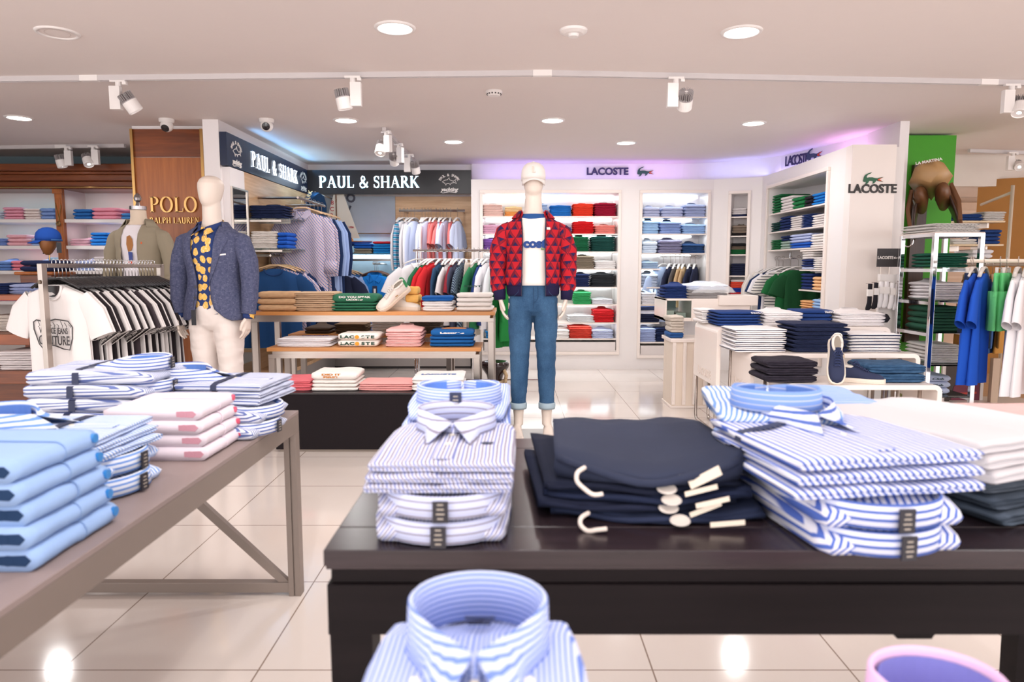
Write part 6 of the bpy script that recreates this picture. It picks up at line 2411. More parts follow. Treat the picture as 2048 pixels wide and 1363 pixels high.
# tiered stand
yt = YT + .17
pst(-20, 8, zT[0] + .001, yt, 566, [(3, '1b2a55', 'navy')], 'sweater', 'upper tier of the mahogany stand', d=.3)
pst(10, 108, zT[0] + .001, yt, 562, [(3, '9aa6cc', 'blue-grey')], 'shirt', 'wide pile on the upper mahogany tier', d=.3, top='shirt')
pst(12, 58, zT[1] + .001, yt, 636, [(4, '1c3f7c', 'royal blue')], 'sweater', 'second tier of the mahogany stand', kind='roll', d=.3)
pst(-30, 10, zT[1] + .001, yt, 630, [(5, 'd9cfc6', 'cream')], 'sweater', 'second tier of the mahogany stand', d=.3)
pst(-25, 50, zT[2] + .001, 4.87, 703, [(4, 'dcd4d4', 'white')], 'shirt', 'lowest tier of the mahogany stand', d=.34)
pst(36, 104, zp + .001, YQ - .02, 520, [(2, '1f2748', 'navy')], 'trousers', 'on top of the mahogany pedestal', d=.28, kind='roll')

# ---- cap on a wooden head form standing on the pedestal shelf
hx, hy = P(96, 470, Y=6.75).x, 6.75
hf = thing('head_form', 'brown wooden head form on a thin pole wearing a blue cap', 'display stand', (hx, hy, 0))
m = MB()
zc_ = zat(480, hy)
m.loft([ell(zc_ - .14 + .2 * f, rx, ry, cy) for f, rx, ry, cy in ((0, .015, .02, -.02), (.1, .035, .045, -.02), (.35, .06, .075, -.01), (.65, .075, .09, 0), (.9, .07, .08, 0), (1, .04, .05, 0))])
m.build('head', plain('8a5428', .5, 0, .15), hf, smooth=True)
MB().cyl((0, 0, .0), (0, 0, zc_ - .12), .006, 8).build('pole', BRASS, hf)
MB().lathe([(0, 0), (.1, 0), (.1, .015), (0, .02)], 24).build('foot', MAHD, hf)
cp = thing('baseball_cap', 'royal blue cap on the wooden head form, peak pointing left, two tags hanging', 'cap', (hx, hy, zc_ + .0), R(-68))
CB = cloth('2350a8')
m = MB()
m.loft([ell(z_, rx, ry) for z_, rx, ry in ((-.01, .088, .108), (.03, .090, .11), (.07, .083, .10), (.10, .062, .075), (.118, .035, .04), (.122, .01, .01))])
m.build('crown', CB, cp, smooth=True)
m = MB()
m.loft([[(.085 * math.cos(a), .104 * math.sin(a) - e * .85 * abs(math.sin(a)) ** .5, -.005 - .35 * e + .0) for a in [R(-160 + 140 * k / 14) for k in range(15)]] for e in (0, .04, .08)], False, False)
q = m.build('peak', CB, cp, smooth=True)
q.modifiers.new('s', 'SOLIDIFY').thickness = .004
m = MB()
m.tube([(.089 * math.cos(a), .109 * math.sin(a), .0) for a in [R(20 + 140 * k / 10) for k in range(11)]], .009, 8)
m.build('strap', plain('2f5f9e', .8), cp)
m = MB()
m.box((-.09, -.07, -.13), (-.086, -.03, -.02)).box((.06, .075, -.12), (.064, .115, -.02))
m.build('swing_tags', plain('22252c', .5), cp)

# ---- goods on the wooden nesting tables
zz = ZN1 + .001
y1_ = YN1 + .02
tw = 'tall wooden table'
SPECK = cloth('c49e78', .35)
pst(509, 587, zz, y1_, 583, [(3, SPECK, 'speckled beige')], 'knit', 'left end of the ' + tw, d=.26, kind='roll', cat='sweater')
pst(584, 666, zz, y1_, 584, [(5, 'c9ab8c', 'tan')], 'trousers', 'second pile on the ' + tw, d=.3)
gs = pst(660, 748, zz, y1_, 588, [(4, '2f6e52', 'green')], 'tee', 'third pile on the ' + tw, d=.3, kind='roll', topw=3)
m = MB()
text_mb(m, 'DO YOU SPEAK', .10, .004, Matrix.Translation((0, -.016, .66)) @ Matrix.Rotation(PI / 2, 4, 'X') @ Matrix.Scale(3.2, 4, Vector((0, 1, 0))), .004)
text_mb(m, 'LACOSTE?', .08, .004, Matrix.Translation((0, -.016, .34)) @ Matrix.Rotation(PI / 2, 4, 'X') @ Matrix.Scale(3.2, 4, Vector((0, 1, 0))), .004)
m.build('print', WHP, gs[-1])
pst(808, 835, zz, y1_ + .1, 573, [(3, 'e9b565', 'mustard')], 'sweater', 'small pile behind the white sneakers', d=.2, kind='roll')
pst(842, 905, zz + 0, y1_, 592, [(2, 'e9e3e0', 'white'), (1, '1d5ea8', 'blue')], 'tee', 'fifth pile on the ' + tw, d=.26)
fs_ = pst(912, 985, zz, y1_, 586, [(4, 'ebe5df', 'ivory')], 'tee', 'right end of the ' + tw, d=.28, kind='roll')
m = MB()
text_mb(m, 'FIRST', .17, .004, Matrix.Translation((-.05, .02, .80)) @ Matrix.Rotation(PI / 2, 4, 'X'), .006, sx=1.2)
q = m.build('print', plain('1f4a3a', .8), fs_[-1])
q.scale = (1, 1, 3.2)
# white sneakers with green heels
SW = plain('e9e0d6', .55, 0, .02, 'white_leather')
GH = plain('2f8a52', .6)
pw_ = P(808, 620, Z=ZN1)
sneaker('white sneaker with green heel standing flat on the tall wooden table', (P(806, 620, Y=y1_ + .16).x, y1_ + .17, zz), (0, 0, R(72)), SW, plain('e2d2c0', .6), plain('f2ede8', .7), GH, plain('efe6de', .8), 'white and green sneakers', plain('b08d5a', .4))
sneaker('white sneaker with green heel propped up on its pair', (P(786, 620, Y=y1_).x, y1_ + .06, zz + .088), (R(-6), R(0), R(-48)), SW, plain('e2d2c0', .6), plain('f2ede8', .7), GH, plain('efe6de', .8), 'white and green sneakers', plain('b08d5a', .4)).rotation_euler = (Matrix.Rotation(R(-68), 3, 'Z') @ Matrix.Rotation(R(36), 3, 'X') @ Matrix.Rotation(R(34), 3, 'Y')).to_euler()
zz = ZN2 + .001
y2_ = YN2 + .02
lw = 'lowest wooden table'
ws = pst(544, 656, zz, y2_, 677, [(3, 'efeaec', 'white')], 'tee', 'left pile on the ' + lw, d=.26)
m = MB()
text_mb(m, 'LACOSTE', .16, .004, Matrix.Translation((.05, .82, 1.06)), .004, sx=.75)
m.build('print', plain('2c5cc0', .8), ws[-1])
ls = pst(671, 752, zz, y2_, 667, [(2, 'efe6de', 'cream')], 'tee', 'printed pile on the ' + lw, d=.25, kind='roll')
for o in ls:
    m = MB()
    for ch, x in zip('LAC STE', (-.40, -.28, -.15, 0, .13, .25, .37)):
        if ch != ' ':
            text_mb(m, ch, .20, .004, Matrix.Translation((x, -.016, .48)) @ Matrix.Rotation(PI / 2, 4, 'X') @ Matrix.Scale(2.9, 4, Vector((0, 1, 0))), .012, sx=.85)
    m.build('lettering', plain('2f4f42', .8), o)
    m = MB()
    m.prism([(.055 * math.cos(a), .30 * math.sin(a)) for a in [2 * PI * k / 20 for k in range(20)]], 0, .01, 0, Matrix.Translation((-.02, -.012, .48)) @ Matrix.Rotation(PI / 2, 4, 'X'))
    m.build('orange_ball', plain('e89b2c', .7), o)
pst(768, 840, zz, y2_, 650, [(5, 'eebcb8', 'pink')], 'shirt', 'pink pile on the ' + lw, d=.28, top='shirt')
bs_ = pst(858, 947, zz, y2_, 660, [(4, '1c5c9c', 'deep blue')], 'tee', 'blue pile at the right of the ' + lw, d=.26, kind='roll', topw=1.8)
m = MB()
m.prism([(.30 * math.cos(R(a)), .5 * math.sin(R(a))) for a in range(0, 181, 12)], 1.04, 1.05, 0, Matrix.Translation((.02, .35, 0)))
m.build('sunset_print', plain('e9a06a', .8), bs_[-1])
m = MB()
text_mb(m, 'Lacoste', .12, .004, Matrix.Translation((0, -.016, .55)) @ Matrix.Rotation(PI / 2, 4, 'X') @ Matrix.Scale(3, 4, Vector((0, 1, 0))), .006, sx=1.5)
m.build('lettering', WHP, bs_[-1])
zz = ZN3 + .001
y3_ = YN3 + .22
mw = 'middle wooden table'
pst(604, 655, zz, y3_, 647, [(2, '4f4138', 'dark brown')], 'shirt', 'left pile on the ' + mw, d=.24, top='shirt')
pst(664, 728, zz, y3_, 648, [(7, '7a624c', 'brown')], 'trousers', 'second pile on the ' + mw, d=.26)
pst(737, 800, zz, y3_, 642, [(4, 'e6dfda', 'white')], 'tee', 'third pile on the ' + mw, d=.24)
pst(815, 880, zz, y3_, 636, [(6, '6b6258', 'grey-brown')], 'trousers', 'fourth pile on the ' + mw, d=.24)
# on the black plinth
zz = ZPL + .001
yy_ = YPL + .03
pst(541, 612, zz, yy_, 762, [(3, 'e0717a', 'coral')], 'tee', 'left end of the black plinth', d=.3)
ws = pst(613, 705, zz, yy_, 745, [(4, 'e9e2dc', 'ivory')], 'tee', 'printed pile on the black plinth', d=.28, kind='roll', topw=2.2)
m = MB()
for tx_, z_ in (('DID IT', .70), ('FIRST', .36)):
    text_mb(m, tx_, .12, .004, Matrix.Translation((-.06, -.016, z_)) @ Matrix.Rotation(PI / 2, 4, 'X') @ Matrix.Scale(2.6, 4, Vector((0, 1, 0))), .006, sx=1.2)
m.build('print', plain('c07a34', .8), ws[-1])
pst(709, 818, zz, yy_, 767, [(2, 'e2a09c', 'dusty pink')], 'tee', 'middle of the black plinth', d=.26)
ws = pst(819, 925, zz, yy_, 757, [(2, 'ece6e2', 'white')], 'tee', 'behind the striped shirt collar on the plinth', d=.38)
m = MB()
text_mb(m, 'LACOSTE', .13, .004, Matrix.Translation((-.02, .42, 1.05)), .010, sx=1.25)
m.build('print', plain('1f5aa8', .8), ws[-1])

# ---- goods on the white waterfall tables
zz = .791
ya = WAy + .05
pst(1408, 1438, zz, WAy + .32, 618, [(4, 'efeae8', 'white')], 'shirt', 'far left of the tallest white table', d=.24)
ns = pst(1440, 1530, zz, ya, 623, [(5, '24407c', 'navy')], 'tee', 'left pile on the tallest white table', d=.28, kind='roll')
ns2 = pst(1607, 1674, zz, ya + .1, 620, [(4, '24407c', 'navy')], 'tee', 'right pile on the tallest white table', d=.28, kind='roll')
for o, nm_ in ((ns[-1], 'POLO'), (ns2[-1], 'SHIRT')):
    m = MB()
    text_mb(m, nm_, .12, .004, Matrix.Translation((.38, -.018, .68)) @ Matrix.Rotation(PI / 2, 4, 'X') @ Matrix.Scale(2.2, 4, Vector((0, 1, 0))), .006)
    text_mb(m, 'FIRST', .12, .004, Matrix.Translation((.38, -.018, .32)) @ Matrix.Rotation(PI / 2, 4, 'X') @ Matrix.Scale(2.2, 4, Vector((0, 1, 0))), .006)
    m.build('print', WHP, o)
pst(1535, 1612, zz, ya + .02, 617, [(4, 'f2eded', 'white')], 'polo', 'middle pile on the tallest white table', d=.32, top='polo')
pst(1690, 1782, zz, ya, 618, [(4, 'f2eded', 'white')], 'polo', 'right end pile on the tallest white table', d=.32, top='polo')
zz = .651
yb2 = WBy + .04
STB = stripes('f0ecec', '2a3256', 1.0, .34, 2)
STE = stripes('f0ecec', '2a3256', 1.0, .18, 2)
pst(1479, 1582, zz, yb2, 658, [(6, STE, 'white navy-edged')], 'polo', 'left pile on the middle white table', d=.32, kind='tee')
pst(1598, 1709, zz, yb2, 647, [(7, '272f4e', 'dark navy')], 'trousers', 'middle pile on the middle white table', d=.32, kind='jean')
pst(1712, 1816, zz, yb2, 668, [(6, STB, 'white and navy striped')], 'tee', 'right pile on the middle white table', d=.3)
zz = WCz + .001
yc2 = WCy + .03
DK = denim('231f2a', '3a3540')
pst(1545, 1652, zz, yc2 + .02, 722, [(3, DK, 'black')], 'jeans', 'front white table left of the sneakers', d=.30, kind='jean')
pst(1757, 1872, zz, yc2 + .02, 730, [(2, DENIM, 'mid-blue')], 'jeans', 'right end of the front white table', d=.30, kind='jean')
NV_ = plain('232c4c', .8, 0, .1, 'navy_suede')
CRM = plain('e6dacb', .6)
sneaker('navy suede sneaker lying flat on the front white table', (P(1714, 764, Y=yc2 + .10).x, yc2 + .09, zz), (0, 0, R(66)), NV_, CRM, plain('28345c', .8), plain('d9d2ca', .7), plain('d9d2ca', .8), 'navy sneakers', plain('c9a05c', .4))
s_ = sneaker('navy suede sneaker propped upright on its pair, toe down', (P(1676, 764, Y=yc2).x, yc2 + .02, zz + .02), (R(62), 0, R(-16)), NV_, CRM, plain('28345c', .8), plain('d9d2ca', .7), plain('d9d2ca', .8), 'navy sneakers', plain('c9a05c', .4))
s_.location.z = zz + .130
s_.location.y = yc2 + .05
# counter: navy polos and wrapped shirts
pst(1332, 1388, zk + .001, YK + .05, 565, [(4, '22386f', 'navy')], 'polo', 'left end of the white counter', d=.3, top='polo')
pst(1378, 1460, zk + .001, YK + .0, 563, [(3, 'a9a4a4', 'grey plastic-wrapped'), (2, 'dbe3f3', 'pale blue plastic-wrapped')], 'shirt', 'on the white counter', d=.34, top='shirt')
PLA = NT('thin_plastic', .12)
PLA.base((.95, .95, .95))
PLA.b.inputs['Alpha'].default_value = .35
m = MB()
hz = zat(585, YK)
rg = []
for k in range(15):
    x = -.18 + .40 * k / 14
    rg.append([(x + .01 * math.sin(k), y_, hz - zk + .012 * noise.noise(Vector((x * 14, y_ * 14, 3))) + (.10 * math.sin((k / 14) * PI) ** .6 if 0 < i_ < 5 else -.05 * 0)) for i_, y_ in enumerate((-.02, .02, .08, .16, .24, .30))])
m.loft(rg, False, False)
q = m.build('plastic_bag', PLA.m, smooth=True, loc=(P(1424, 580, Y=YK).x, YK + .02, zk + .0))
tag(q, 'crumpled clear plastic sheet over the wrapped shirts on the white counter', 'plastic bag')
pst(1345, 1373, zq + .001, 6.02, 632, [(1, '2f5a96', 'denim blue'), (3, 'cfc4b8', 'stone')], 'trousers', 'on the cream pedestal under the counter', d=.26)
# shelf tower
et = 'shelf tower'
ex0, ex1 = 1872, 1950
CHK = stripes('e9e4e0', '4a4444', .09, .25, 0)
yE = EY0 + .02
pst(1868, 1962, ETOP + .009, EY0 - .01, 445, [(3, CHK, 'white houndstooth')], 'sweater', 'on top of the chrome ' + et, d=.44, jit=.002)
gg = [(0, 505, [(4, '1f5a48', 'dark green')], 'tee', 'first glass shelf, '), (1, 558, [(5, 'e6e0e2', 'white')], 'shirt', 'second glass shelf, '), (2, 613, [(4, '2e5c48', 'dark green')], 'trousers', 'third glass shelf, '), (3, 690, [(5, 'ebe6e2', 'white')], 'polo', 'fourth glass shelf, '), (4, 752, [(3, 'cfd8f0', 'pale blue lettered')], 'tee', 'fifth glass shelf, ')]
for i, vt, runs, noun, ph in gg:
    r_ = pst(1876 if i != 4 else 1868, 1940 if i != 4 else 1921, EZS[i] + .001, yE + .04, vt, runs, noun, ph + 'chrome ' + et, d=.34, top='shirt' if i == 1 else None, kind='roll' if i == 4 else 'tee')
    if i == 4:
        for o in r_:
            m = MB()
            text_mb(m, 'Club', .30, .004, Matrix.Translation((-.02, -.02, .48)) @ Matrix.Rotation(PI / 2, 4, 'X') @ Matrix.Scale(1.6, 4, Vector((0, 1, 0))), .006, shear=.3, sx=.8)
            m.build('lettering', plain('2f4a52', .8), o)
GS = plain('2f6a48', .8, 0, .1, 'green_suede')
for i, u in enumerate((1858, 1886)):
    sneaker(('left', 'right')[i] + ' green sneaker on the floor beside the white table leg', (P(u, 845, Y=5.0).x, 4.98, .001), (0, 0, R(4)), GS, CRM, plain('24563c', .8), plain('e6e0d8', .7), plain('e6e0d8', .8), 'green sneakers on the floor')
# ================================================================ RACKS AND HANGING CLOTHES
GREYH = plain('9a9492', .4)
BLKH = plain('29272a', .35)
WHTH = plain('e4dfdc', .4)
WHT = cloth('e9e3e1', .04)
BLK = cloth('2b2528', .15)
# ---- left steel rack of black and white t-shirts
RA, RB_ = Vector((-2.80, 4.22, 1.235)), Vector((-2.53, 5.06, 1.235))
rd = (RB_ - RA).normalized()
RT = -math.atan2(rd.x, rd.y)
rk = thing('clothes_rack', 'steel clothes rack of black and white t-shirts before the khaki bust', 'clothes rack', (RA.x, RA.y, 0), RT)
Lr = (RB_ - RA).length
MB().box((-.018, 0, 1.215), (.018, Lr, 1.24)).build('rail', STEEL, rk, bevel=.002)
for y in (-.02, Lr):
    MB().box((-.018, y - .018, .03), (.018, y + .018, 1.24)).build('post', STEEL, rk, bevel=.002)
m = MB().box((-.25, -.04, 0), (.25, 0, .03)).box((-.25, Lr - .02, 0), (.25, Lr + .02, .03)).box((-.015, 0, .005), (.015, Lr, .03))
m.build('base', STEEL, rk)
m = MB()
m.cyl((-.0, -.045, 1.13), (0, -.036, 1.13), .012, 16)
m.build('bolt_cap', plain('6a5c50', .3, 1), rk)
seq = 'wgbwbwwbwbwbwbkwwbwbwbwwbwbwkw'
N_T = len(seq)
gk = 'hangers on the left steel rack'
for i, ch in enumerate(seq):
    p = RA + rd * (.06 + i * (Lr - .10) / N_T)
    h = hanger(f'{ordw(i)} black hanger from the front of the left steel rack', (p.x, p.y, 1.248), RT + R(rnd.uniform(-2, 2)), BLKH, gk, hookmat=CHROME, wide=.19, drop=.10)
    col_ = {'w': WHT, 'g': WHT, 'b': BLK, 'k': cloth('453b40', .1)}[ch]
    where = 'white t-shirt with black chest print, foremost' if i == 0 else {'w': 'white', 'b': 'black', 'k': 'charcoal', 'g': 'script-patterned white'}[ch] + f' t-shirt, {ordw(i)} from the front'
    o = hang(where + ' on the left steel rack', 'hanging_tshirt', 'tee', (p.x, p.y, 1.235), h.rotation_euler[2], col_, 't-shirts on the left steel rack', seed=i % 4, hem=.84, sleeve=.27, hw=.255, th=.020, sy=.62 if i else 1)
    if i == 0:
        m = MB()
        K_ = face_y((.0, -.034, -.425))
        ribbon(m, [(-.155, .075), (-.13, .088), (-.06, .075), (.02, .095), (.12, .085), (.15, .05), (.145, -.02), (.12, -.09), (.07, -.085), (.02, -.07), (-.05, -.06), (-.09, -.09), (-.12, -.06), (-.155, .03), (-.155, .075)], .007, .0015, 0, K_)
        text_mb(m, 'VERSACE JEANS', .052, .0015, K_ @ Matrix.Translation((.0, .022, 0)), .0005, sx=.62)
        text_mb(m, 'COUTURE', .080, .0015, K_ @ Matrix.Translation((.0, -.038, 0)), .0008, sx=.66)
        for q in range(9):
            ribbon(m, [(-.12 + q * .03, .085 - .01 * (q % 3)), (-.105 + q * .03, .055), (-.12 + q * .032, .045)], .003, .0015, 0, K_)
        m.build('chest_print', BLACKP, o)
        m = MB()
        m.tube([(x, -.024 - .004 * math.cos(x * 9), -.128 - .085 * math.sqrt(max(0, 1 - (x / .078) ** 2))) for x in [-.078 + .156 * k / 14 for k in range(15)]], .0075, 8)
        m.build('neckband', WHT, o, smooth=True)
        m = MB()
        m.prism([(.062 * math.cos(R(a)), -.07 * abs(math.sin(R(a)))) for a in range(0, 181, 12)], 0, .001, 0, face_y((0, -.0265, -.128)))
        m.build('neck_opening', BLACKP, o)
    if ch == 'g':
        m = MB()
        for q, (x, z_) in enumerate(((.17, -.28), (.19, -.42), (.18, -.56), (.13, -.70), (.22, -.33), (.2, -.64))):
            text_mb(m, ('JEANS', 'COUTURE', 'JEANS')[q % 3], .06, .001, face_y((x, -.030, z_)) @ Matrix.Rotation(R(80 + 10 * q), 4, 'Z'), .001)
        m.build('script_pattern', BLACKP, o)
    if ch == 'b' and i in (4, 7, 11, 13):
        m = MB()
        K_ = face_y((.315, -.038, -.435)) @ Matrix.Rotation(R(30), 4, 'Z')
        m.prism([(-.085, -.018), (.085, -.018), (.085, .018), (-.085, .018)], 0, .001, 0, K_)
        text_mb(m, 'JEANS COUTURE', .026, .001, K_ @ Matrix.Translation((0, 0, .0015)), .0006, sx=.85, mi=1)
        for yb_ in (-.021, .021):
            m.box((-.085, yb_ - .002, .0), (.085, yb_ + .002, .0015), 1, K_)
        m.build('sleeve_band', [BLACKP, WHP], o)

# ---- wall fixtures of the blue and black sign area
STR = stripes('dddbe6', '46528f', .026, .32, 0, third='ad7580')
NVC = cloth('1e3057', .15)
NVD = cloth('262b44', .15)
LBX = cloth('9db4e2', .08)


def row(n, a, b):
    a, b = Vector(a), Vector(b)
    return [a + (b - a) * (i / max(1, n - 1)) for i in range(n)]


def rail(label, a, b, r=.012, arms=(), name='hanging_rail', mat=None, square=True, cat='rail'):
    o = thing(name, label, cat, a)
    v = Vector(b) - Vector(a)
    m = MB()
    m.tube([(0, 0, 0), v], r, 4 if square else 12)
    m.build('bar', mat or STEEL, o)
    for (t_, q) in arms:
        MB().tube([v * t_, v * t_ + Vector(q)], r * .9, 4 if square else 12).build('bracket', mat or STEEL, o)
    return o


# upper side rail with striped shirts
ZU = zat(398, 6.95)
XU = P(606, 398, Y=6.95).x
rail('upper steel rail on the oak partition holding striped shirts', (XU, 6.78, ZU), (XU, 7.75, ZU), .014, ((.05, (-2.44 - XU, 0, 0)), (.9, (-2.44 - XU, 0, 0))))
ups = [('blue and red striped', STR), ('blue and red striped', STR), ('navy', NVC), ('light blue', LBX), ('light blue', LBX), ('navy', NVC)]
for i, ((cn, mt), p) in enumerate(zip(ups, row(6, (XU, 6.90, ZU), (XU, 7.62, ZU)))):
    hanger(f'wooden hanger on the upper side rail under the blue sign, {("foremost", "second", "third", "fourth", "fifth", "last")[i]}', (p.x, p.y, p.z + .01), R(-4), WOODH, 'wooden hangers on the upper side rail')
    o = hang(f'{cn} long shirt, {("foremost", "second", "third", "fourth", "fifth", "last")[i]} on the upper side rail', 'hanging_shirt', 'shirt', (p.x, p.y, p.z), R(-4), mt, 'shirts on the upper side rail', seed=i, hem=1.0, sleeve=.55, hw=.24, th=.04)
    if i == 0:
        polo_collar(o, stripes('dcdcea', '55609a', .011, .3, 2, third='b98a92'), w=.075)
        m = MB()
        m.tube([(.275, -.01, -.60), (.262, -.014, -.72)], [.066, .062], 16, M=Matrix.Diagonal((1, .6, 1, 1)))
        m.build('rolled_cuff', STR, o, smooth=True)
# lower side rail with navy t-shirts
ZLo = zat(511, 6.6)
XL = P(548, 511, Y=6.6).x
rail('lower steel rail on the oak partition holding navy t-shirts', (XL, 6.5, ZLo), (XL, 7.5, ZLo), .012, ((.04, (-2.44 - XL, 0, 0)), (.9, (-2.44 - XL, 0, 0))))
lows = [('navy lettered', cloth('1c4272', .1)), ('white striped', STR), ('navy', NVC), ('deep blue', cloth('20457c', .1)), ('navy', NVC), ('black', NVD), ('black', NVD)]
for i, ((cn, mt), p) in enumerate(zip(lows, row(7, (XL, 6.60, ZLo), (XL + .03, 7.35, ZLo)))):
    wd = ("foremost", "second", "third", "fourth", "fifth", "sixth", "last")[i]
    hanger(f'{wd} wooden hanger on the lower side rail, over navy t-shirts', (p.x, p.y, p.z + .01), 0, WOODH, 'wooden hangers on the lower side rail', drop=.10)
    o = hang(f'{cn} t-shirt, {wd} on the lower side rail', 'hanging_tshirt', 'tee', (p.x, p.y, p.z), 0, mt, 't-shirts on the lower side rail', seed=i, hem=.86, sleeve=.28, hw=.25, th=.035)
    if i == 0:
        m = MB()
        serif_text(m, 'PAUL & SHARK', .038, face_y((.04, -.055, -.37)), .002, .05, .95, 1.3)
        text_mb(m, 'SINCE 1976', .028, .002, face_y((.04, -.055, -.415)), .001)
        m.build('lettering', plain('e2c39b', .7), o)
        m = MB()
        m.tube([(x, -.030, -.125 - .06 * math.sqrt(max(0, 1 - (x / .09) ** 2))) for x in [-.09 + .18 * k / 12 for k in range(13)]], .008, 8)
        m.build('neckband', cloth('1a3866', .1), o, smooth=True)
# third group, deeper
Z3 = zat(523, 7.9)
X3 = P(672, 523, Y=7.9).x
rail('short steel rail behind the striped shirts holding dark t-shirts', (X3 - .05, 7.75, Z3), (X3 + .0, 8.3, Z3), .010, ((.9, (0, .44, 0)),))
for i, ((cn, mt), p) in enumerate(zip([('navy', NVD), ('light blue', LBX), ('denim blue', cloth('335a8c', .1)), ('black', NVD)], row(4, (X3 - .02, 7.85, Z3), (X3 + .04, 8.2, Z3)))):
    wd = ("foremost", "second", "third", "last")[i]
    hanger(f'{wd} wooden hanger on the short rail behind the striped shirts', (p.x, p.y, p.z + .01), 0, WOODH, 'wooden hangers on the short rail')
    hang(f'{cn} t-shirt, {wd} on the short rail behind the striped shirts', 'hanging_tshirt', 'tee', (p.x + .03 * i, p.y, p.z), 0, mt, 't-shirts on the short rail', seed=i, hem=.85, sleeve=.28, hw=.24)
# blue polo on the back wall
Z4 = zat(527, 7.95)
X4 = P(748, 527, Y=7.95).x
rail('short steel arm from the back mural holding the bright blue polo', (X4, 7.9, Z4), (X4, 8.73, Z4), .010)
for i, (cn, mt) in enumerate((('bright blue', cloth('1e7fd6', .06)), ('dark green', cloth('23443c', .1)), ('navy', NVC))):
    wd = ('foremost', 'second', 'last')[i]
    hanger(f'{wd} hanger on the steel arm with the bright blue polo', (X4, 7.98 + .1 * i, Z4 + .01), 0, plain('6b4a3c', .4), 'hangers on the steel arm', wide=.17)
    o = hang(f'{cn} polo shirt, {wd} on the steel arm of the back wall', 'hanging_polo', 'polo', (X4 + .02 * i, 7.98 + .1 * i, Z4), 0, mt, 'polos on the steel arm', seed=i, hem=.82, sleeve=.28, hw=.24)
    if i == 0:
        polo_collar(o, cloth('1b74c8', .06), z=-.135, w=.07)
        m = MB()
        m.box((-.02, -.060, -.36), (.035, -.057, -.25))
        m.box((-.004, -.0615, -.33), (.02, -.0605, -.28), 1)
        m.build('swing_tag', [plain('1d2745', .5), WHP], o)
# mural panels on the back wall
YW = 8.735
mu = thing('mural', 'grey sail mural with dark letters under the black sign', 'mural')
MB().box((xat(640, 430, YW), YW - .02, zat(466, YW)), (xat(791, 430, YW), YW, 2.08)).build('panel', plain('a9b3bf', .6, 0, .05), mu)
m = MB()
for ch, u, v, a_, sz in (('O', 702, 397, -25, .14), ('N', 692, 418, -25, .15), ('A', 679, 400, -20, .13)):
    text_mb(m, ch, sz, .003, face_y((xat(u, v, YW), YW - .022, zat(v, YW))) @ Matrix.Rotation(R(a_), 4, 'Z'), .006)
m.build('lettering', plain('4a4d5c', .6), mu)
mu = thing('mural', 'blue-grey sea mural below the glass shelf with a striped figure seen from behind', 'mural')
MB().box((xat(640, 560, YW), YW - .02, .25), (xat(791, 560, YW), YW, zat(466, YW) - .01)).build('panel', plain('8fa3b2', .6, 0, .12), mu)
K_ = face_y((xat(698, 560, YW), YW - .022, zat(560, YW)))
m = MB()
m.prism([(-.07, -.16), (.07, -.16), (.085, 0), (.06, .08), (.02, .11), (-.03, .11), (-.075, .07), (-.085, -.03)], 0, .002, 0, K_)
m.build('figure_shirt', stripes('c9d3dc', '4a5866', .036, .4, 2), mu)
m = MB()
m.prism([(.035 * math.cos(a), .16 + .045 * math.sin(a)) for a in [2 * PI * k / 16 for k in range(16)]], 0, .002, 0, K_)
m.prism([(-.04, .165), (.038, .165), (.03, .205), (0, .218), (-.035, .20)], 0, .003, 0, K_)
m.build('figure_cap', plain('3a4654', .6), mu)
# lit glass shelf with box, folded tops and model boat
YG = 8.36
zg = zat(507, YG)
xg0, xg1 = xat(656, 507, YG), xat(795, 507, YG)
gs_ = thing('glass_shelf', 'lit glass shelf on the back mural under the model sailboat', 'shelf', (xg0, YG, 0))
MB().box((0, 0, zg - .012), (xg1 - xg0, .37, zg)).build('glass_plate', glass((.85, .95, .95)), gs_)
MB().box((0, .30, zg - .05), (xg1 - xg0, .37, zg - .013)).build('light_box', emis('e6f6ff', 2.2), gs_)
MB().box((.08, .1, zg - .085), (xg1 - xg0 - .09, .12, zg - .062)).build('rail', STEEL, gs_)
lamp('AREA', ((xg0 + xg1) / 2, 8.6, zg - .06), 3, (.8, .95, 1), aim=((xg0 + xg1) / 2, 8.55, 0), size=.8, size_y=.06)
lamp('AREA', ((xg0 + xg1) / 2, 8.62, zat(466, YW) - .03), 3, (.85, .97, 1), aim=((xg0 + xg1) / 2, 8.5, 0), size=.8, size_y=.06)
bxs = thing('display_box', 'slate display box with shark emblem and gold lettering on the glass shelf', 'box', (xat(678, 500, YG), YG + .05, zg))
MB().box((-.105, 0, 0), (.105, .12, .145)).build('box', plain('3a4258', .6), bxs, bevel=.003)
m = MB()
serif_text(m, 'PAUL & SHARK', .028, face_y((0, -.001, .055)), .002, .05, .85, 1.3)
m.build('lettering', plain('d9b98c', .5), bxs)
m = MB()
ribbon(m, [(-.04, .10), (-.01, .108), (0, .118), (.004, .106), (.035, .11), (.045, .12), (.045, .096), (.01, .098), (-.04, .10)], .006, .003, 0, face_y((0, -.001, 0)))
m.build('shark_emblem', plain('d9b98c', .5), bxs)
pst(707, 743, zg + .001, YG + .06, 486, [(2, '8c8474', 'taupe'), (2, '1c5cb8', 'blue')], 'polo', 'left pile on the lit glass shelf', d=.24, kind='roll')
pst(745, 783, zg + .001, YG + .06, 482, [(4, '2592dc', 'cyan'), (1, 'd4303c', 'red')], 'polo', 'right pile on the lit glass shelf', d=.24, kind='roll')
bt = thing('model_sailboat', 'model sailboat with two cream sails and blue hull on the glass shelf', 'model boat', (xat(692, 480, YG), YG + .20, zg + .15))
m = MB()
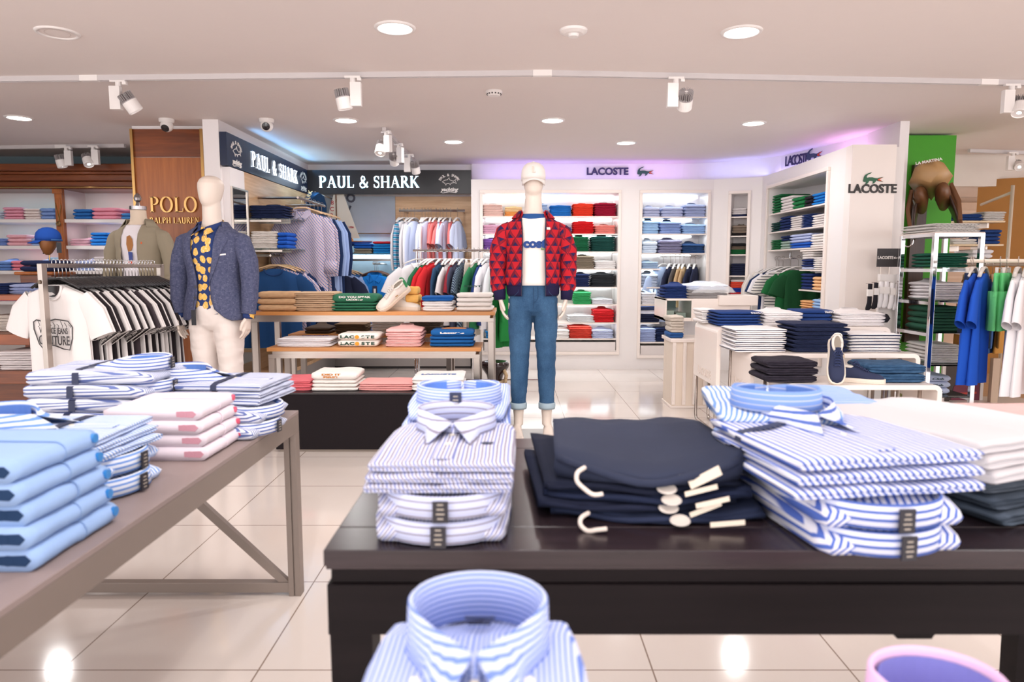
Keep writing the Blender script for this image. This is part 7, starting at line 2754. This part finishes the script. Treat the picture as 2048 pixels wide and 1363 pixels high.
m.loft([[(x, w * math.cos(a), -h * abs(math.sin(a)) ** .7) for a in [PI * k / 8 for k in range(9)]] for x, w, h in ((-.30, .01, .01), (-.2, .045, .04), (0, .06, .06), (.15, .045, .05), (.27, .004, .012))], True, False)
m.build('hull', plain('243f86', .3), bt)
MB().prism([(-.30, 0), (-.2, .045), (0, .06), (.15, .045), (.27, 0), (.15, -.045), (0, -.06), (-.2, -.045)], -.004, .006).build('deck', plain('b0703c', .4), bt)
MB().cyl((-.155, 0, 0), (-.155, 0, .82), .006, 8).build('mast', plain('8a5a34', .4), bt)
m = MB()
m.prism([(-.145, .80), (-.145, .04), (.12, .04)], -.002, .002, 0, face_y((0, 0, 0)))
q = m.build('mainsail', cloth('e6ddd0', .04), bt)
m = MB()
m.prism([(-.165, .62), (-.34, .03), (-.165, .05)], -.002, .002, 0, face_y((0, 0, 0)))
m.build('jib', cloth('e6ddd0', .04), bt)
m = MB()
for i, ch in enumerate('8C916'):
    text_mb(m, ch, .07, .001, face_y((-.20 - .006 * i, -.004, .46 - .075 * i)), .001)
m.build('sail_number', plain('b8434a', .7), bt)
m = MB()
text_mb(m, 'MALIA 1986', .032, .001, face_y((-.03, -.004, .17)), .001)
m.build('sail_lettering', plain('b8434a', .7), bt)
MB().box((-.06, -.02, .006), (.04, .02, .03)).box((.0, -.015, .03), (.03, .015, .045)).build('cabin', plain('c98a4c', .4), bt)
MB().box((-.1, -.03, -.15), (-.085, .03, -.02)).box((.085, -.03, -.15), (.1, .03, -.02)).box((-.1, -.01, -.15), (.1, .01, -.135)).build('cradle', plain('6a3e24', .4), bt)
# navy cap-bag on the end of the upper rail
m = MB()
m.loft([ell(z_, rx, ry, 0, 0, 20) for z_, rx, ry in ((-.34, .09, .06), (-.30, .12, .08), (-.12, .125, .09), (-.02, .10, .07), (.02, .04, .03))])
m.tube([(-.06, -.08, -.28), (-.08, -.1, -.15), (-.05, -.075, .0)], .012, 8)
bg = m.build('backpack', cloth('1b3a5c', .12), smooth=True, loc=(P(630, 388, Y=7.9).x, 7.9, zat(388, 7.9)))
tag(bg, 'navy backpack hanging under the corner of the blue sign', 'bag')
m = MB()
text_mb(m, 'SHARK', .06, .002, face_y((-.05, -.098, -.06)) @ Matrix.Rotation(R(70), 4, 'Z'), .001)
m.build('lettering', plain('d9b98c', .7), bg)
MB().cyl((0, 0, .02), (0, .84, .02), .008, 8).build('hook', STEEL, bg)
# glass shelves on the partition with navy and white piles
for zv, nm_, runs, runs2, vt in ((437, 'upper', [(5, '1d2749', 'navy')], None, 407), (497, 'lower', [(7, 'e0d8d2', 'cream white')], [(4, '1d55b4', 'royal blue')], 462)):
    z_ = zat(zv, 6.55)
    g_ = thing('glass_shelf', nm_ + ' glass shelf on the oak partition beside the blazer mannequin', 'shelf', (-2.43, 6.52, 0))
    MB().box((0, 0, z_ - .01), (.42, .34, z_)).build('glass_plate', glass((.82, .93, .9)), g_)
    for yq in (.02, .30):
        MB().box((0, yq, z_ - .03), (.3, yq + .015, z_ - .011)).build('bracket', STEEL, g_)
    pst(503, 556 if runs2 else 572, z_ + .001, 6.54, vt, runs, 'sweater' if not runs2 else 'tee', nm_ + ' glass shelf of the oak partition', d=.28, kind='tee', top='polo' if not runs2 else None, off=0)
    if runs2:
        pst(557, 577, z_ + .001, 6.54, vt + 2, runs2, 'tee', 'end of the lower glass shelf, oak partition', d=.28, kind='roll', off=0)
# mirror on the partition end
mr = thing('mirror', 'tall steel-framed mirror on the oak partition behind the blazer mannequin', 'mirror', (-2.437, 6.12, 0))
MIR = plain('e6eaea', .02, 1, .0, 'mirror_glass')
MB().box((-.0, .06, .25), (.006, .40, 1.90)).build('mirror_glass', MIR, mr)
m = MB()
for a_, b_, c_, d_ in ((.045, .06, .235, 1.915), (.40, .415, .235, 1.915)):
    m.box((0, a_, c_), (.016, b_, d_))
m.box((0, .06, .235), (.016, .40, .25)).box((0, .06, 1.90), (.016, .40, 1.915))
m.build('frame', STEEL, mr)

# ---- upper right rail under the black sign with edge-on clothes
ZR = zat(421, 8.4)
xr0, xr1 = xat(798, 421, 8.4), xat(930, 421, 8.4)
rail('steel wall rail under the black sign holding white and coral clothes', (xr0, 8.4, ZR), (xr1, 8.4, ZR), .014, ((.07, (0, .33, 0)), (.96, (0, .33, 0))))
TUR = stripes('e6eef2', '2f8fb8', .05, .5, 2, third='1d4a8c')
CORL = cloth('e07a78', .08)
PBX = cloth('c9d3ee', .06)
WW = cloth('eeebee', .03)
ed = [(800, TUR, 'turquoise patterned'), (808, WW, 'white'), (815, WW, 'white'), (822, WW, 'white'), (829, PBX, 'pale blue'), (844, WW, 'white'), (850, WW, 'white'), (856, PBX, 'pale blue'), (862, CORL, 'coral'), (872, CORL, 'coral'), (880, PBX, 'pale blue'), (886, CORL, 'coral'), (893, PBX, 'pale blue'), (901, CORL, 'coral'), (915, PBX, 'pale blue')]
for i, (u, mt, cn) in enumerate(ed):
    x = xat(u, 421, 8.4)
    rz = PI / 2 + R(rnd.uniform(-14, 14)) - R(12)
    hanger(f'{ordw(i)} pale hanger from the left on the wall rail under the black sign', (x, 8.4, ZR + .012), rz, WHTH, 'hangers on the wall rail under the black sign', wide=.17)
    hang(f'{cn} garment, {ordw(i)} from the left on the wall rail under the black sign', 'hanging_shirt', 'shirt' if i % 3 else 'dress', (x, 8.4, ZR), rz, mt, 'clothes on the wall rail, ' + cn, seed=i, hem=.95 if i < 6 else .8, sleeve=.5 if i < 9 else .27, hw=.20, th=.035)
# ---- free rack behind the wooden tables
YR = 7.15
ZK = zat(501, YR)
xk0, xk1 = xat(826, 501, YR), xat(1100, 501, YR)
rk2 = thing('clothes_rack', 'round-tube steel clothes rack behind the capped mannequin and wooden tables', 'clothes rack', (xk0, YR, 0))
wk = xk1 - xk0
MB().cyl((0, 0, ZK), (wk, 0, ZK), .014, 14).build('rail', CHROME, rk2)
for x in (.04, wk - .04):
    MB().cyl((x, 0, .06), (x, 0, ZK), .013, 12).build('post', CHROME, rk2)
    MB().box((x - .012, -.24, .05), (x + .012, .24, .07)).build('foot', CHROME, rk2)
    m = MB()
    for y in (-.22, .22):
        m.cyl((x - .012, y, .03), (x + .012, y, .03), .028, 14)
    m.build('casters', BLACKP, rk2)
MB().cyl((.04, .0, .06), (wk - .04, 0, .06), .009, 10).build('bottom_bar', CHROME, rk2)
BEI = cloth('d9cfc4', .06)
PLD = stripes('55607a', '2f3c50', .03, .5, 0, third='8aa0a8')
rk_l = [(838, WW, 'white knit', 'knit', .72, 20), (857, cloth('2a6a48', .1), 'green', 'polo', .72, 60), (864, cloth('c8242c', .1), 'red', 'polo', .74, 62), (871, cloth('cf2a30', .1), 'red', 'polo', .78, 64), (882, DENIM, 'denim blue', 'coat', .8, 75), (893, cloth('272a33', .1), 'black', 'coat', .76, 78), (902, cloth('dcd8da', .06), 'white with navy trim', 'polo', .74, 72), (908, cloth('8a2834', .1), 'dark red patterned', 'polo', .7, 80),
        (916, cloth('43465a', .1), 'slate', 'polo', .76, 74), (927, PLD, 'blue plaid', 'shirt', .76, 76), (938, BEI, 'beige', 'trousers', .86, 80), (948, BEI, 'beige', 'trousers', .86, 80), (957, cloth('2f7a50', .1), 'green', 'polo', .78, 66), (966, cloth('233a74', .1), 'navy', 'polo', .74, 76), (976, WW, 'white', 'polo', .78, 70), (988, cloth('dcdfe4', .05), 'pale grey', 'polo', .8, 76), (1004, cloth('21803c', .1), 'bright green drawstring', 'trousers', .98, 50), (1012, cloth('21803c', .1), 'bright green', 'coat', .9, 82)]
for i, (u, mt, cn, kd, hm, rz) in enumerate(rk_l):
    x = xat(u, 501, YR)
    hanger(f'{ordw(i)} pale hanger from the left on the free steel rack', (x, YR, ZK + .012), R(rz), WHTH, 'hangers on the free steel rack', wide=.17, clip=kd == 'trousers')
    o = hang(f'{cn} {"trousers" if kd == "trousers" else "jacket" if kd == "coat" else "top"} {ordw(i)} from the left on the free steel rack', 'hanging_' + ('trousers' if kd == 'trousers' else 'jacket' if kd == 'coat' else 'polo'), kd, (x, YR, ZK), R(rz), mt, 'clothes on the free steel rack, ' + cn, seed=i, hem=hm, sleeve=.28 if kd != 'coat' else .5, hw=.21, th=.035)
    if i == 0:
        m = MB()
        m.tube([(x_, -.032, -.125 - .07 * math.sqrt(max(0, 1 - (x_ / .085) ** 2))) for x_ in [-.085 + .17 * k / 12 for k in range(13)]], .009, 8)
        m.build('neckband', WW, o, smooth=True)
        m = MB()
        croc(m, .12, face_y((.06, -.05, -.62)))
        m.build('crocodile_print', plain('2f5a48', .8), o)
# turned pedestal bound with rope
YB = 6.1
bo = thing('rope_stool', 'glossy dark round pedestal wound with thick rope beside the capped mannequin', 'stool', (P(990, 740, Y=YB).x, YB, 0))
ztop = zat(722, YB)
MB().lathe([(0, 0), (.13, 0), (.13, .03), (.08, .06), (.065, .12), (.062, ztop - .17), (.075, ztop - .12), (.115, ztop - .06), (.125, ztop - .04), (.125, ztop - .02), (.110, ztop), (.09, ztop), (0, ztop - .01)], 32).build('pedestal', plain('2a1d20', .12, 0, .05, 'glazed_ceramic'), bo, smooth=True)
m = MB()
hp = []
for k in range(7 * 24):
    a = 2 * PI * k / 24
    hp.append(((.078 + .004 * math.sin(a * .37)) * math.cos(a), .078 * math.sin(a), .10 + (ztop - .28) * k / (7 * 24)))
m.tube(hp, .019, 8)
m.tube([(.07, -.06, .35), (.10, -.075, .28), (.085, -.085, .2)], .016, 8)
m.build('rope', stripes('d8bf9a', 'a88a62', .012, .3, 2), bo, smooth=True)
# chrome scissor clips stand under the tables
m = MB()
for dx in (-.03, .03):
    m.tube([(dx, 0, .03), (dx + .02, 0, .02), (dx + .02, 0, .12), (dx * .3, 0, .19), (dx * .3, 0, .46)], .008, 8)
tag(m.build('steel_hook_stand', CHROME, smooth=True, loc=(P(833, 745, Y=6.3).x, 6.3, -.011)), 'bent chrome stand foot seen under the lowest wooden table', 'stand')

# ---- rail inside the lit shirt cabinet
ZC = zat(513, YC + .2)
xc0, xc1 = xat(1320, 513, YC + .2), xat(1403, 513, YC + .2)
rail('thin rail inside the lit shirt cabinet with dark and beige clothes', (xc0, YC + .2, ZC), (xc1, YC + .2, ZC), .007, square=False, mat=CHROME, arms=((.02, (0, .2, 0)), (.98, (0, .2, 0))))
for i, (u, mt, cn, hm, rz) in enumerate(((1327, cloth('b4c8ea', .05), 'light blue polo', .78, 35), (1341, NVD, 'black shirt', .62, 60), (1351, cloth('5a5350', .3), 'black and white top', .60, 64), (1360, cloth('c2a37c', .08), 'beige jacket', .6, 66), (1368, cloth('c2a37c', .08), 'second beige jacket', .6, 66), (1381, NVD, 'navy jacket', .6, 62), (1391, NVD, 'last navy jacket', .6, 66))):
    x = xat(u, 513, YC + .2)
    hanger(f'pale hanger in the lit shirt cabinet holding the {cn}', (x, YC + .2, ZC + .008), R(rz), WHTH, 'hangers in the lit shirt cabinet', wide=.14)
    hang(f'{cn} on the thin rail inside the lit shirt cabinet', 'hanging_polo', 'polo', (x, YC + .2, ZC), R(rz), mt, None, seed=i, hem=hm, sleeve=.26, hw=.17, th=.035)
# ---- clothes hanging in the side cabinet
XH = XS + .10
ZH = zat(517, 7.7)
rail('thin rail inside the white side cabinet with white, striped and green clothes', (XH, 8.05, ZH), (XH, 7.1, ZH), .007, square=False, mat=CHROME, arms=((.03, (0, 0, .06)), (.6, (0, 0, .06))))
STW = stripes('e6e0da', '3a3d48', .03, .3, 2)
for i, (mt, cn, y, hm) in enumerate(((BEI, 'cream overshirt', 8.03, 1.0), (cloth('e9e2dc', .05), 'white overshirt', 7.97, .98), (NVC, 'navy polo', 7.86, .75), (WW, 'white t-shirt', 7.78, .72), (STW, 'striped t-shirt', 7.66, .86), (cloth('1f6638', .1), 'green t-shirt', 7.46, .84), (cloth('184a2a', .1), 'nearest dark green top', 7.25, .84))):
    hanger(f'pale hanger in the side cabinet holding the {cn}', (XH, y, ZH + .008), R(6), WHTH, 'hangers in the side cabinet', wide=.18)
    hang(f'{cn} hanging in the white side cabinet', 'hanging_polo', 'tee', (XH - (.05 if i < 2 else 0) + (.04 if i > 4 else 0), y, ZH), R(6), mt, None, seed=i, hem=hm, sleeve=.22 if i > 1 else .5, hw=.20, th=.03)

# ---- right rack of bright t-shirts and shorts
r0 = Vector((3.13, 4.80, 1.26))
dv = Vector((.058, -.026, 0))
o = rail('pale rod of the right rack with blue, white and pink t-shirts', r0 - dv * .4, r0 + dv * 16, .013, square=False, mat=plain('dccdbd', .4), name='clothes_rack', cat='clothes rack')
e1 = Vector(dv * 16.4)
MB().cyl((e1.x, e1.y, 0), (e1.x, e1.y, -1.23), .014, 12).build('post', STEEL, o)
MB().box((e1.x - .2, e1.y - .2, -1.259), (e1.x + .2, e1.y + .2, -1.23)).build('base', STEEL, o)
PKM = cloth('eeb3a6', .05)
its = [('navy shorts', 'shorts', cloth('1c2846', .1), .52), ('royal blue t-shirt', 'tee', cloth('1c50b8', .06), .86), ('second royal blue t-shirt', 'tee', cloth('1c50b8', .06), .86), ('light green shorts', 'shorts', cloth('66c27a', .06), .5), ('second light green shorts', 'shorts', cloth('5cb872', .06), .5), ('white t-shirt', 'tee', WW, .92), ('second white t-shirt', 'tee', WW, .92), ('dark green shorts', 'shorts', cloth('1f4a35', .1), .56), ('pink t-shirt with yellow cuffs', 'tee', PKM, .90), ('second pink t-shirt', 'tee', PKM, .9)]
offs = [0, .2, 1.2, 2.6, 3.2, 4.2, 5.0, 6.4, 8.0, 9.0]
RR = R(48)
for (cn, kd, mt, hm), k in zip(its, offs):
    p = r0 + dv * k
    hanger(f'pale grey hanger on the right rack holding the {cn}', (p.x, p.y, p.z + .012), RR, plain('cbc3bd', .35), 'pale grey hangers on the right rack', wide=.17, clip=kd == 'shorts', drop=.06)
    o = hang(f'{cn} on the right rack beside the shelf tower', 'hanging_' + ('shorts' if kd == 'shorts' else 'tshirt'), kd, (p.x, p.y, p.z + .04), RR, mt, None, seed=int(k * 3), hem=hm, sleeve=.30, hw=.24, th=.03)
    if 'yellow' in cn:
        m = MB()
        for s in (-1, 1):
            m.tube([(s * .325, 0, -.418), (s * .342, 0, -.455)], .091, 16, M=Matrix.Diagonal((1, .4, 1, 1)))
        m.build('sleeve_cuff', cloth('e9b55a', .05), o, smooth=True)
    if cn == 'light green shorts':
        m = MB()
        croc(m, .05, face_y((-.12, -.04, -.44)))
        m.build('crocodile_patch', plain('2c5a3a', .7), o)
# second, farther rail with tan clothes
pz = [P(1925, 529, Y=6.1), P(1990, 529, Y=6.1)]
rail('farther wooden rail at the right with tan jackets', (pz[0].x, 6.1, pz[0].z), (pz[1].x + .5, 6.1, pz[1].z), .014, square=False, mat=plain('8a7a6a', .4), arms=((.98, (0, 0, -1.2)),))
for i, (u, cl, cn) in enumerate(((1932, 'a9763c', 'tan'), (1944, 'b8843f', 'ochre'), (1958, '2c3a5c', 'navy'), (1972, 'c9a050', 'mustard'), (1986, '3f5f94', 'blue'), (2002, 'b8843f', 'light tan'))):
    x = P(u, 529, Y=6.1).x
    hanger(f'wooden hanger on the farther right rail with {cn} jacket', (x, 6.1, pz[0].z + .01), R(60), WOODH, 'wooden hangers on the farther right rail', wide=.17)
    hang(f'{cn} jacket on the farther wooden rail at the right', 'hanging_jacket', 'coat', (x, 6.1, pz[0].z), R(60), cloth(cl, .1), None, seed=i, hem=.75, sleeve=.5, hw=.2, th=.03)
# ochre wall shelves with piles
YO = 7.35
xo0, xo1 = P(1908, 480, Y=YO).x, P(2008, 480, Y=YO).x
for i, v in enumerate((441, 488, 526)):
    z_ = zat(v, YO)
    s_ = thing('wall_shelf', ('upper', 'middle', 'lower')[i] + ' pale wooden wall shelf behind the shelf tower', 'shelf', (xo0, YO, 0), group='pale wooden wall shelves')
    MB().box((0, 0, z_ - .018), (xo1 - xo0, .34, z_)).build('board', plain('e2c8a6', .5), s_)
    for xq in (.1, xo1 - xo0 - .12):
        MB().box((xq, .1, z_ - .07), (xq + .02, .34, z_ - .018)).build('bracket', STEEL, s_)
    MB().box((.1, .325, 0 if i == 2 else z_ - .25), (.12, .345, z_)).build('upright', STEEL, s_)
zz3 = [zat(v, YO) + .001 for v in (441, 488, 526)]
pst(1912, 1962, zz3[0], YO, 427, [(2, '22407c', 'navy')], 'polo', 'upper wall shelf at the right', d=.3)
pst(1964, 2007, zz3[0], YO, 422, [(4, cloth('d4cfcc', .3), 'white checked')], 'polo', 'upper wall shelf at the far right', d=.3)
pst(1905, 1955, zz3[1], YO, 477, [(2, 'e6e0dc', 'white')], 'polo', 'middle wall shelf at the right', d=.3)
pst(1966, 2001, zz3[1], YO, 458, [(4, '22407c', 'navy')], 'polo', 'middle wall shelf at the far right', d=.3, kind='roll')
pst(1945, 1987, zz3[2], YO, 498, [(1, '2a3054', 'navy'), (2, 'e2e0e6', 'white')], 'polo', 'lower wall shelf at the right', d=.3, kind='roll')
m = MB()
pa = P(2026, 370, Y=6.9)
m.cyl((pa.x, 6.9, 0), (pa.x, 6.9, pa.z), .016, 12)
pb = P(1976, 392, Y=7.6)
m.cyl((pa.x, 6.9, zat(384, 6.9)), (pb.x, 7.7, zat(384, 6.9) - .05), .014, 12)
tag(m.build('scaffold_rail', plain('cfc0ae', .4), smooth=True), 'pale tube frame with a wall arm before the ochre wall', 'clothes rail')

# ---- saddle on the green wall
SX, SY, SZ = P(1862, 385, Y=6.3).x, 6.3, zat(385, 6.3)
sd = thing('saddle', 'brown leather horse saddle mounted on the green wall', 'saddle', (SX, SY, SZ), R(-30))
sd.rotation_euler = (R(-12), R(-8), R(-30))
sd.scale = (1.12, 1.12, 1.12)
LE1 = plain('b08a5c', .45, 0, .12, 'tan_leather')
LE2 = plain('3a2418', .4, 0, .25, 'dark_leather')
LE3 = plain('6b4426', .45, 0, .2, 'brown_leather')
m = MB()
m.loft([[(x, y, z) for x, z in ((-w, -.02 + h * .3), (-w * .8, h * .7), (-w * .4, h), (0, h - .012), (w * .4, h), (w * .8, h * .7), (w, -.02 + h * .3), (0, -.05))] for y, w, h in ((-.30, .06, .13), (-.27, .12, .13), (-.18, .15, .09), (-.05, .12, .05), (.08, .08, .07), (.16, .06, .13), (.19, .03, .14))])
q = m.build('seat', LE1, sd, smooth=True)
q.location = (0, 0, .04)
for s in (-1, 1):
    m = MB()
    m.loft([[(s * (.05 + .08 * f + b * .02), y, .06 - .40 * f) for y in (-.12 - .05 * math.sin(f * PI), -.06, .04, .10 + .08 * math.sin(f * PI))] for f, b in ((0, 0), (.25, 1), (.5, 1.6), (.75, 1.6), (1, 1))], False, False)
    q = m.build('flap', LE2, sd, smooth=True)
    q.modifiers.new('s', 'SOLIDIFY').thickness = .012
    m = MB()
    m.loft([ell(z_, rx, ry, -.06, s * .075, 16) for z_, rx, ry in ((-.02, .05, .22), (-.06, .055, .24), (-.12, .04, .22))])
    m.build('panel', LE3, sd, smooth=True)
    m = MB()
    for y0, l_ in ((-.16, .30), (-.10, .34), (.05, .28)):
        m.tube([(s * .13, y0, .0), (s * .17, y0 - .01, -l_ * .5), (s * .165, y0 - .02, -l_)], .014, 6, flat=.25)
    m.build('straps', LE3, sd)
    m = MB()
    m.tube([(s * .19 + .035 * math.cos(a), .0, -.36 + .05 * math.sin(a)) for a in [2 * PI * k / 16 for k in range(17)]], .006, 6)
    m.build('stirrup', CHROME, sd)
m = MB()
text_mb(m, 'LA MARTINA', .03, .002, Matrix.Translation((0, -.312, .15)) @ Matrix.Rotation(PI / 2, 4, 'X'), .001)
m.build('lettering', WHP, sd)
m = MB()
x_, y_ = P(1841, 345, Y=6.72).x, 6.74
tag(MB().box((x_ - .07, 6.70, .5), (x_ + .07, 6.748, zat(330, 6.74))).build('saddle_board', wood('2c1a14', '452a20', axis=2)), 'dark vertical board on the green wall behind the saddle', 'board')
MB().tube([(.05, .1, -.03), (.15, .36, -.03)], .03, 8).build('wall_bracket', LE2, sd)

# ---- sock stand with small sign
YSK = 5.75
sk = thing('sock_stand', 'white stand hung with packs of black and white socks beside the shelf tower', 'display stand', (P(1765, 600, Y=YSK).x, YSK, 0))
zs0, zs1 = zat(548, YSK), zat(680, YSK)
MB().box((-.02, .02, .02), (.14, .06, zs0)).box((-.2, -.1, 0), (.2, .2, .02)).build('stand_frame', CW, sk, bevel=.002)
MB().cyl((-.01, .04, zs0), (-.01, .04, zat(532, YSK)), .004, 8).cyl((.06, .04, zs0), (.06, .04, zat(532, YSK)), .004, 8).build('sign_rods', STEEL, sk)
zsn = zat(515, YSK)
MB().box((-.045, .03, zsn - .075), (.125, .04, zsn + .075)).build('sign_panel', plain('3a3638', .5), sk)
m = MB()
text_mb(m, 'LACOSTE', .032, .002, face_y((.02, .028, zsn)), .001, sx=.95)
croc(m, .032, face_y((.104, .029, zsn)))
m.build('sign_lettering', WHP, sk)
for i, (dx, dz, cl, nm_) in enumerate(((-.13, -.02, '26242a', 'black'), (-.085, -.01, '26242a', 'black'), (-.04, 0, 'ece8e8', 'white'), (.0, .0, 'ece8e8', 'white'), (.05, -.01, 'ece8e8', 'white'), (.09, -.02, 'e4e0e2', 'white'))):
    m = MB()
    z_ = zat(562, YSK) + dz
    m.loft([[(w * math.cos(a) + ox, .012 * math.sin(a), zz_) for a in [2 * PI * k / 10 for k in range(10)]] for zz_, w, ox in ((0, .018, 0), (-.08, .018, 0), (-.15, .02, 0), (-.20, .024, -.008), (-.215, .014, -.014))])
    q = m.build('sock_pack', cloth(cl), smooth=True, loc=(sk.location.x + dx, YSK - .045 - .006 * (i % 2), z_))
    tag(q, f'{nm_} pair of socks, {("far-left", "second", "third", "fourth", "fifth", "last")[i]} on the white sock stand', 'socks', 'socks on the white stand')
    MB().box((-.02, -.014, -.10), (.02, .014, -.045)).build('paper_band', WHP, q)
    MB().cyl((0, 0, -.0), (0, .07, .0), .003, 6).build('hook', STEEL, q)
m = MB()
m.loft([ell(z_, rx, .05, 0, 0, 20) for z_, rx in ((0, .09), (.03, .11), (.06, .09), (.075, .05))])
q = m.build('knit_hat', stripes('26242a', '3a383e', .01, .4, 0), smooth=True, loc=(P(1740, 610, Y=5.55).x, 5.45, .80 - .0085))
tag(q, 'black ribbed knit hat at the far right end of the tallest white table', 'hat')

# ---- poster behind the shelf tower
YPO = 6.0
x0_, x1_ = P(1884, 760, Y=YPO).x, P(1968, 760, Y=YPO).x
z0_, z1_ = .01, zat(697, YPO)
po = thing('poster_stand', 'floor poster of a curly-haired person in maroon behind the shelf tower', 'poster', ((x0_ + x1_) / 2, YPO, 0))
hw_ = (x1_ - x0_) / 2
MB().box((-hw_, 0, z0_), (hw_, .02, z1_)).build('frame', plain('e6dcd6', .5), po)
zm = zat(725, YPO)
MB().box((-hw_ + .03, -.003, .06), (hw_ - .03, 0, zm)).build('picture', plain('3a281f', .5, 0, .3), po)
m = MB()
text_mb(m, 'LA MARTINA', .055, .002, face_y((.0, -.003, (zm + z1_) / 2)), .001)
m.build('lettering', plain('4a3a34', .5), po)
K_ = face_y((0.02, -.004, .06))
hgt = zm - .06
m = MB()
m.prism([(-.12, .0), (.13, .0), (.12, hgt * .45), (.05, hgt * .58), (-.03, hgt * .55), (-.10, hgt * .38)], 0, .002, 0, K_)
m.build('sweater_print', plain('6b2238', .6), po)
m = MB()
m.prism([(.04 * math.cos(a), hgt * .72 + .055 * math.sin(a)) for a in [2 * PI * k / 16 for k in range(16)]], 0, .003, 0, K_)
m.build('face_print', plain('c98f6c', .6), po)
m = MB()
m.prism([(-.05, hgt * .74), (-.045, hgt * .82), (-.01, hgt * .88), (.035, hgt * .86), (.055, hgt * .76), (.03, hgt * .79), (-.02, hgt * .80)], 0, .004, 0, K_)
m.build('hair_print', plain('7a4526', .6), po)
m = MB()
m.prism([(-.12, hgt * .16), (.1, hgt * .20), (.1, hgt * .25), (-.12, hgt * .21)], 0, .004, 0, K_)
m.build('belt_print', plain('b83a2c', .6), po)
# white low bases on the wooden floor at the right
pw = P(1962, 838, Z=0)
b_ = thing('floor_stand', 'low white square floor base with a short post at the right', 'stand', (pw.x + .3, 5.9, 0))
MB().box((-.35, -.35, .0), (.5, .35, .045)).box((-.28, -.28, .045), (.43, .28, .07)).build('base', plain('d9d0ca', .4), b_, bevel=.003)
MB().box((0, -.02, .07), (.06, .02, .45)).build('post', plain('c4ab94', .5), b_)
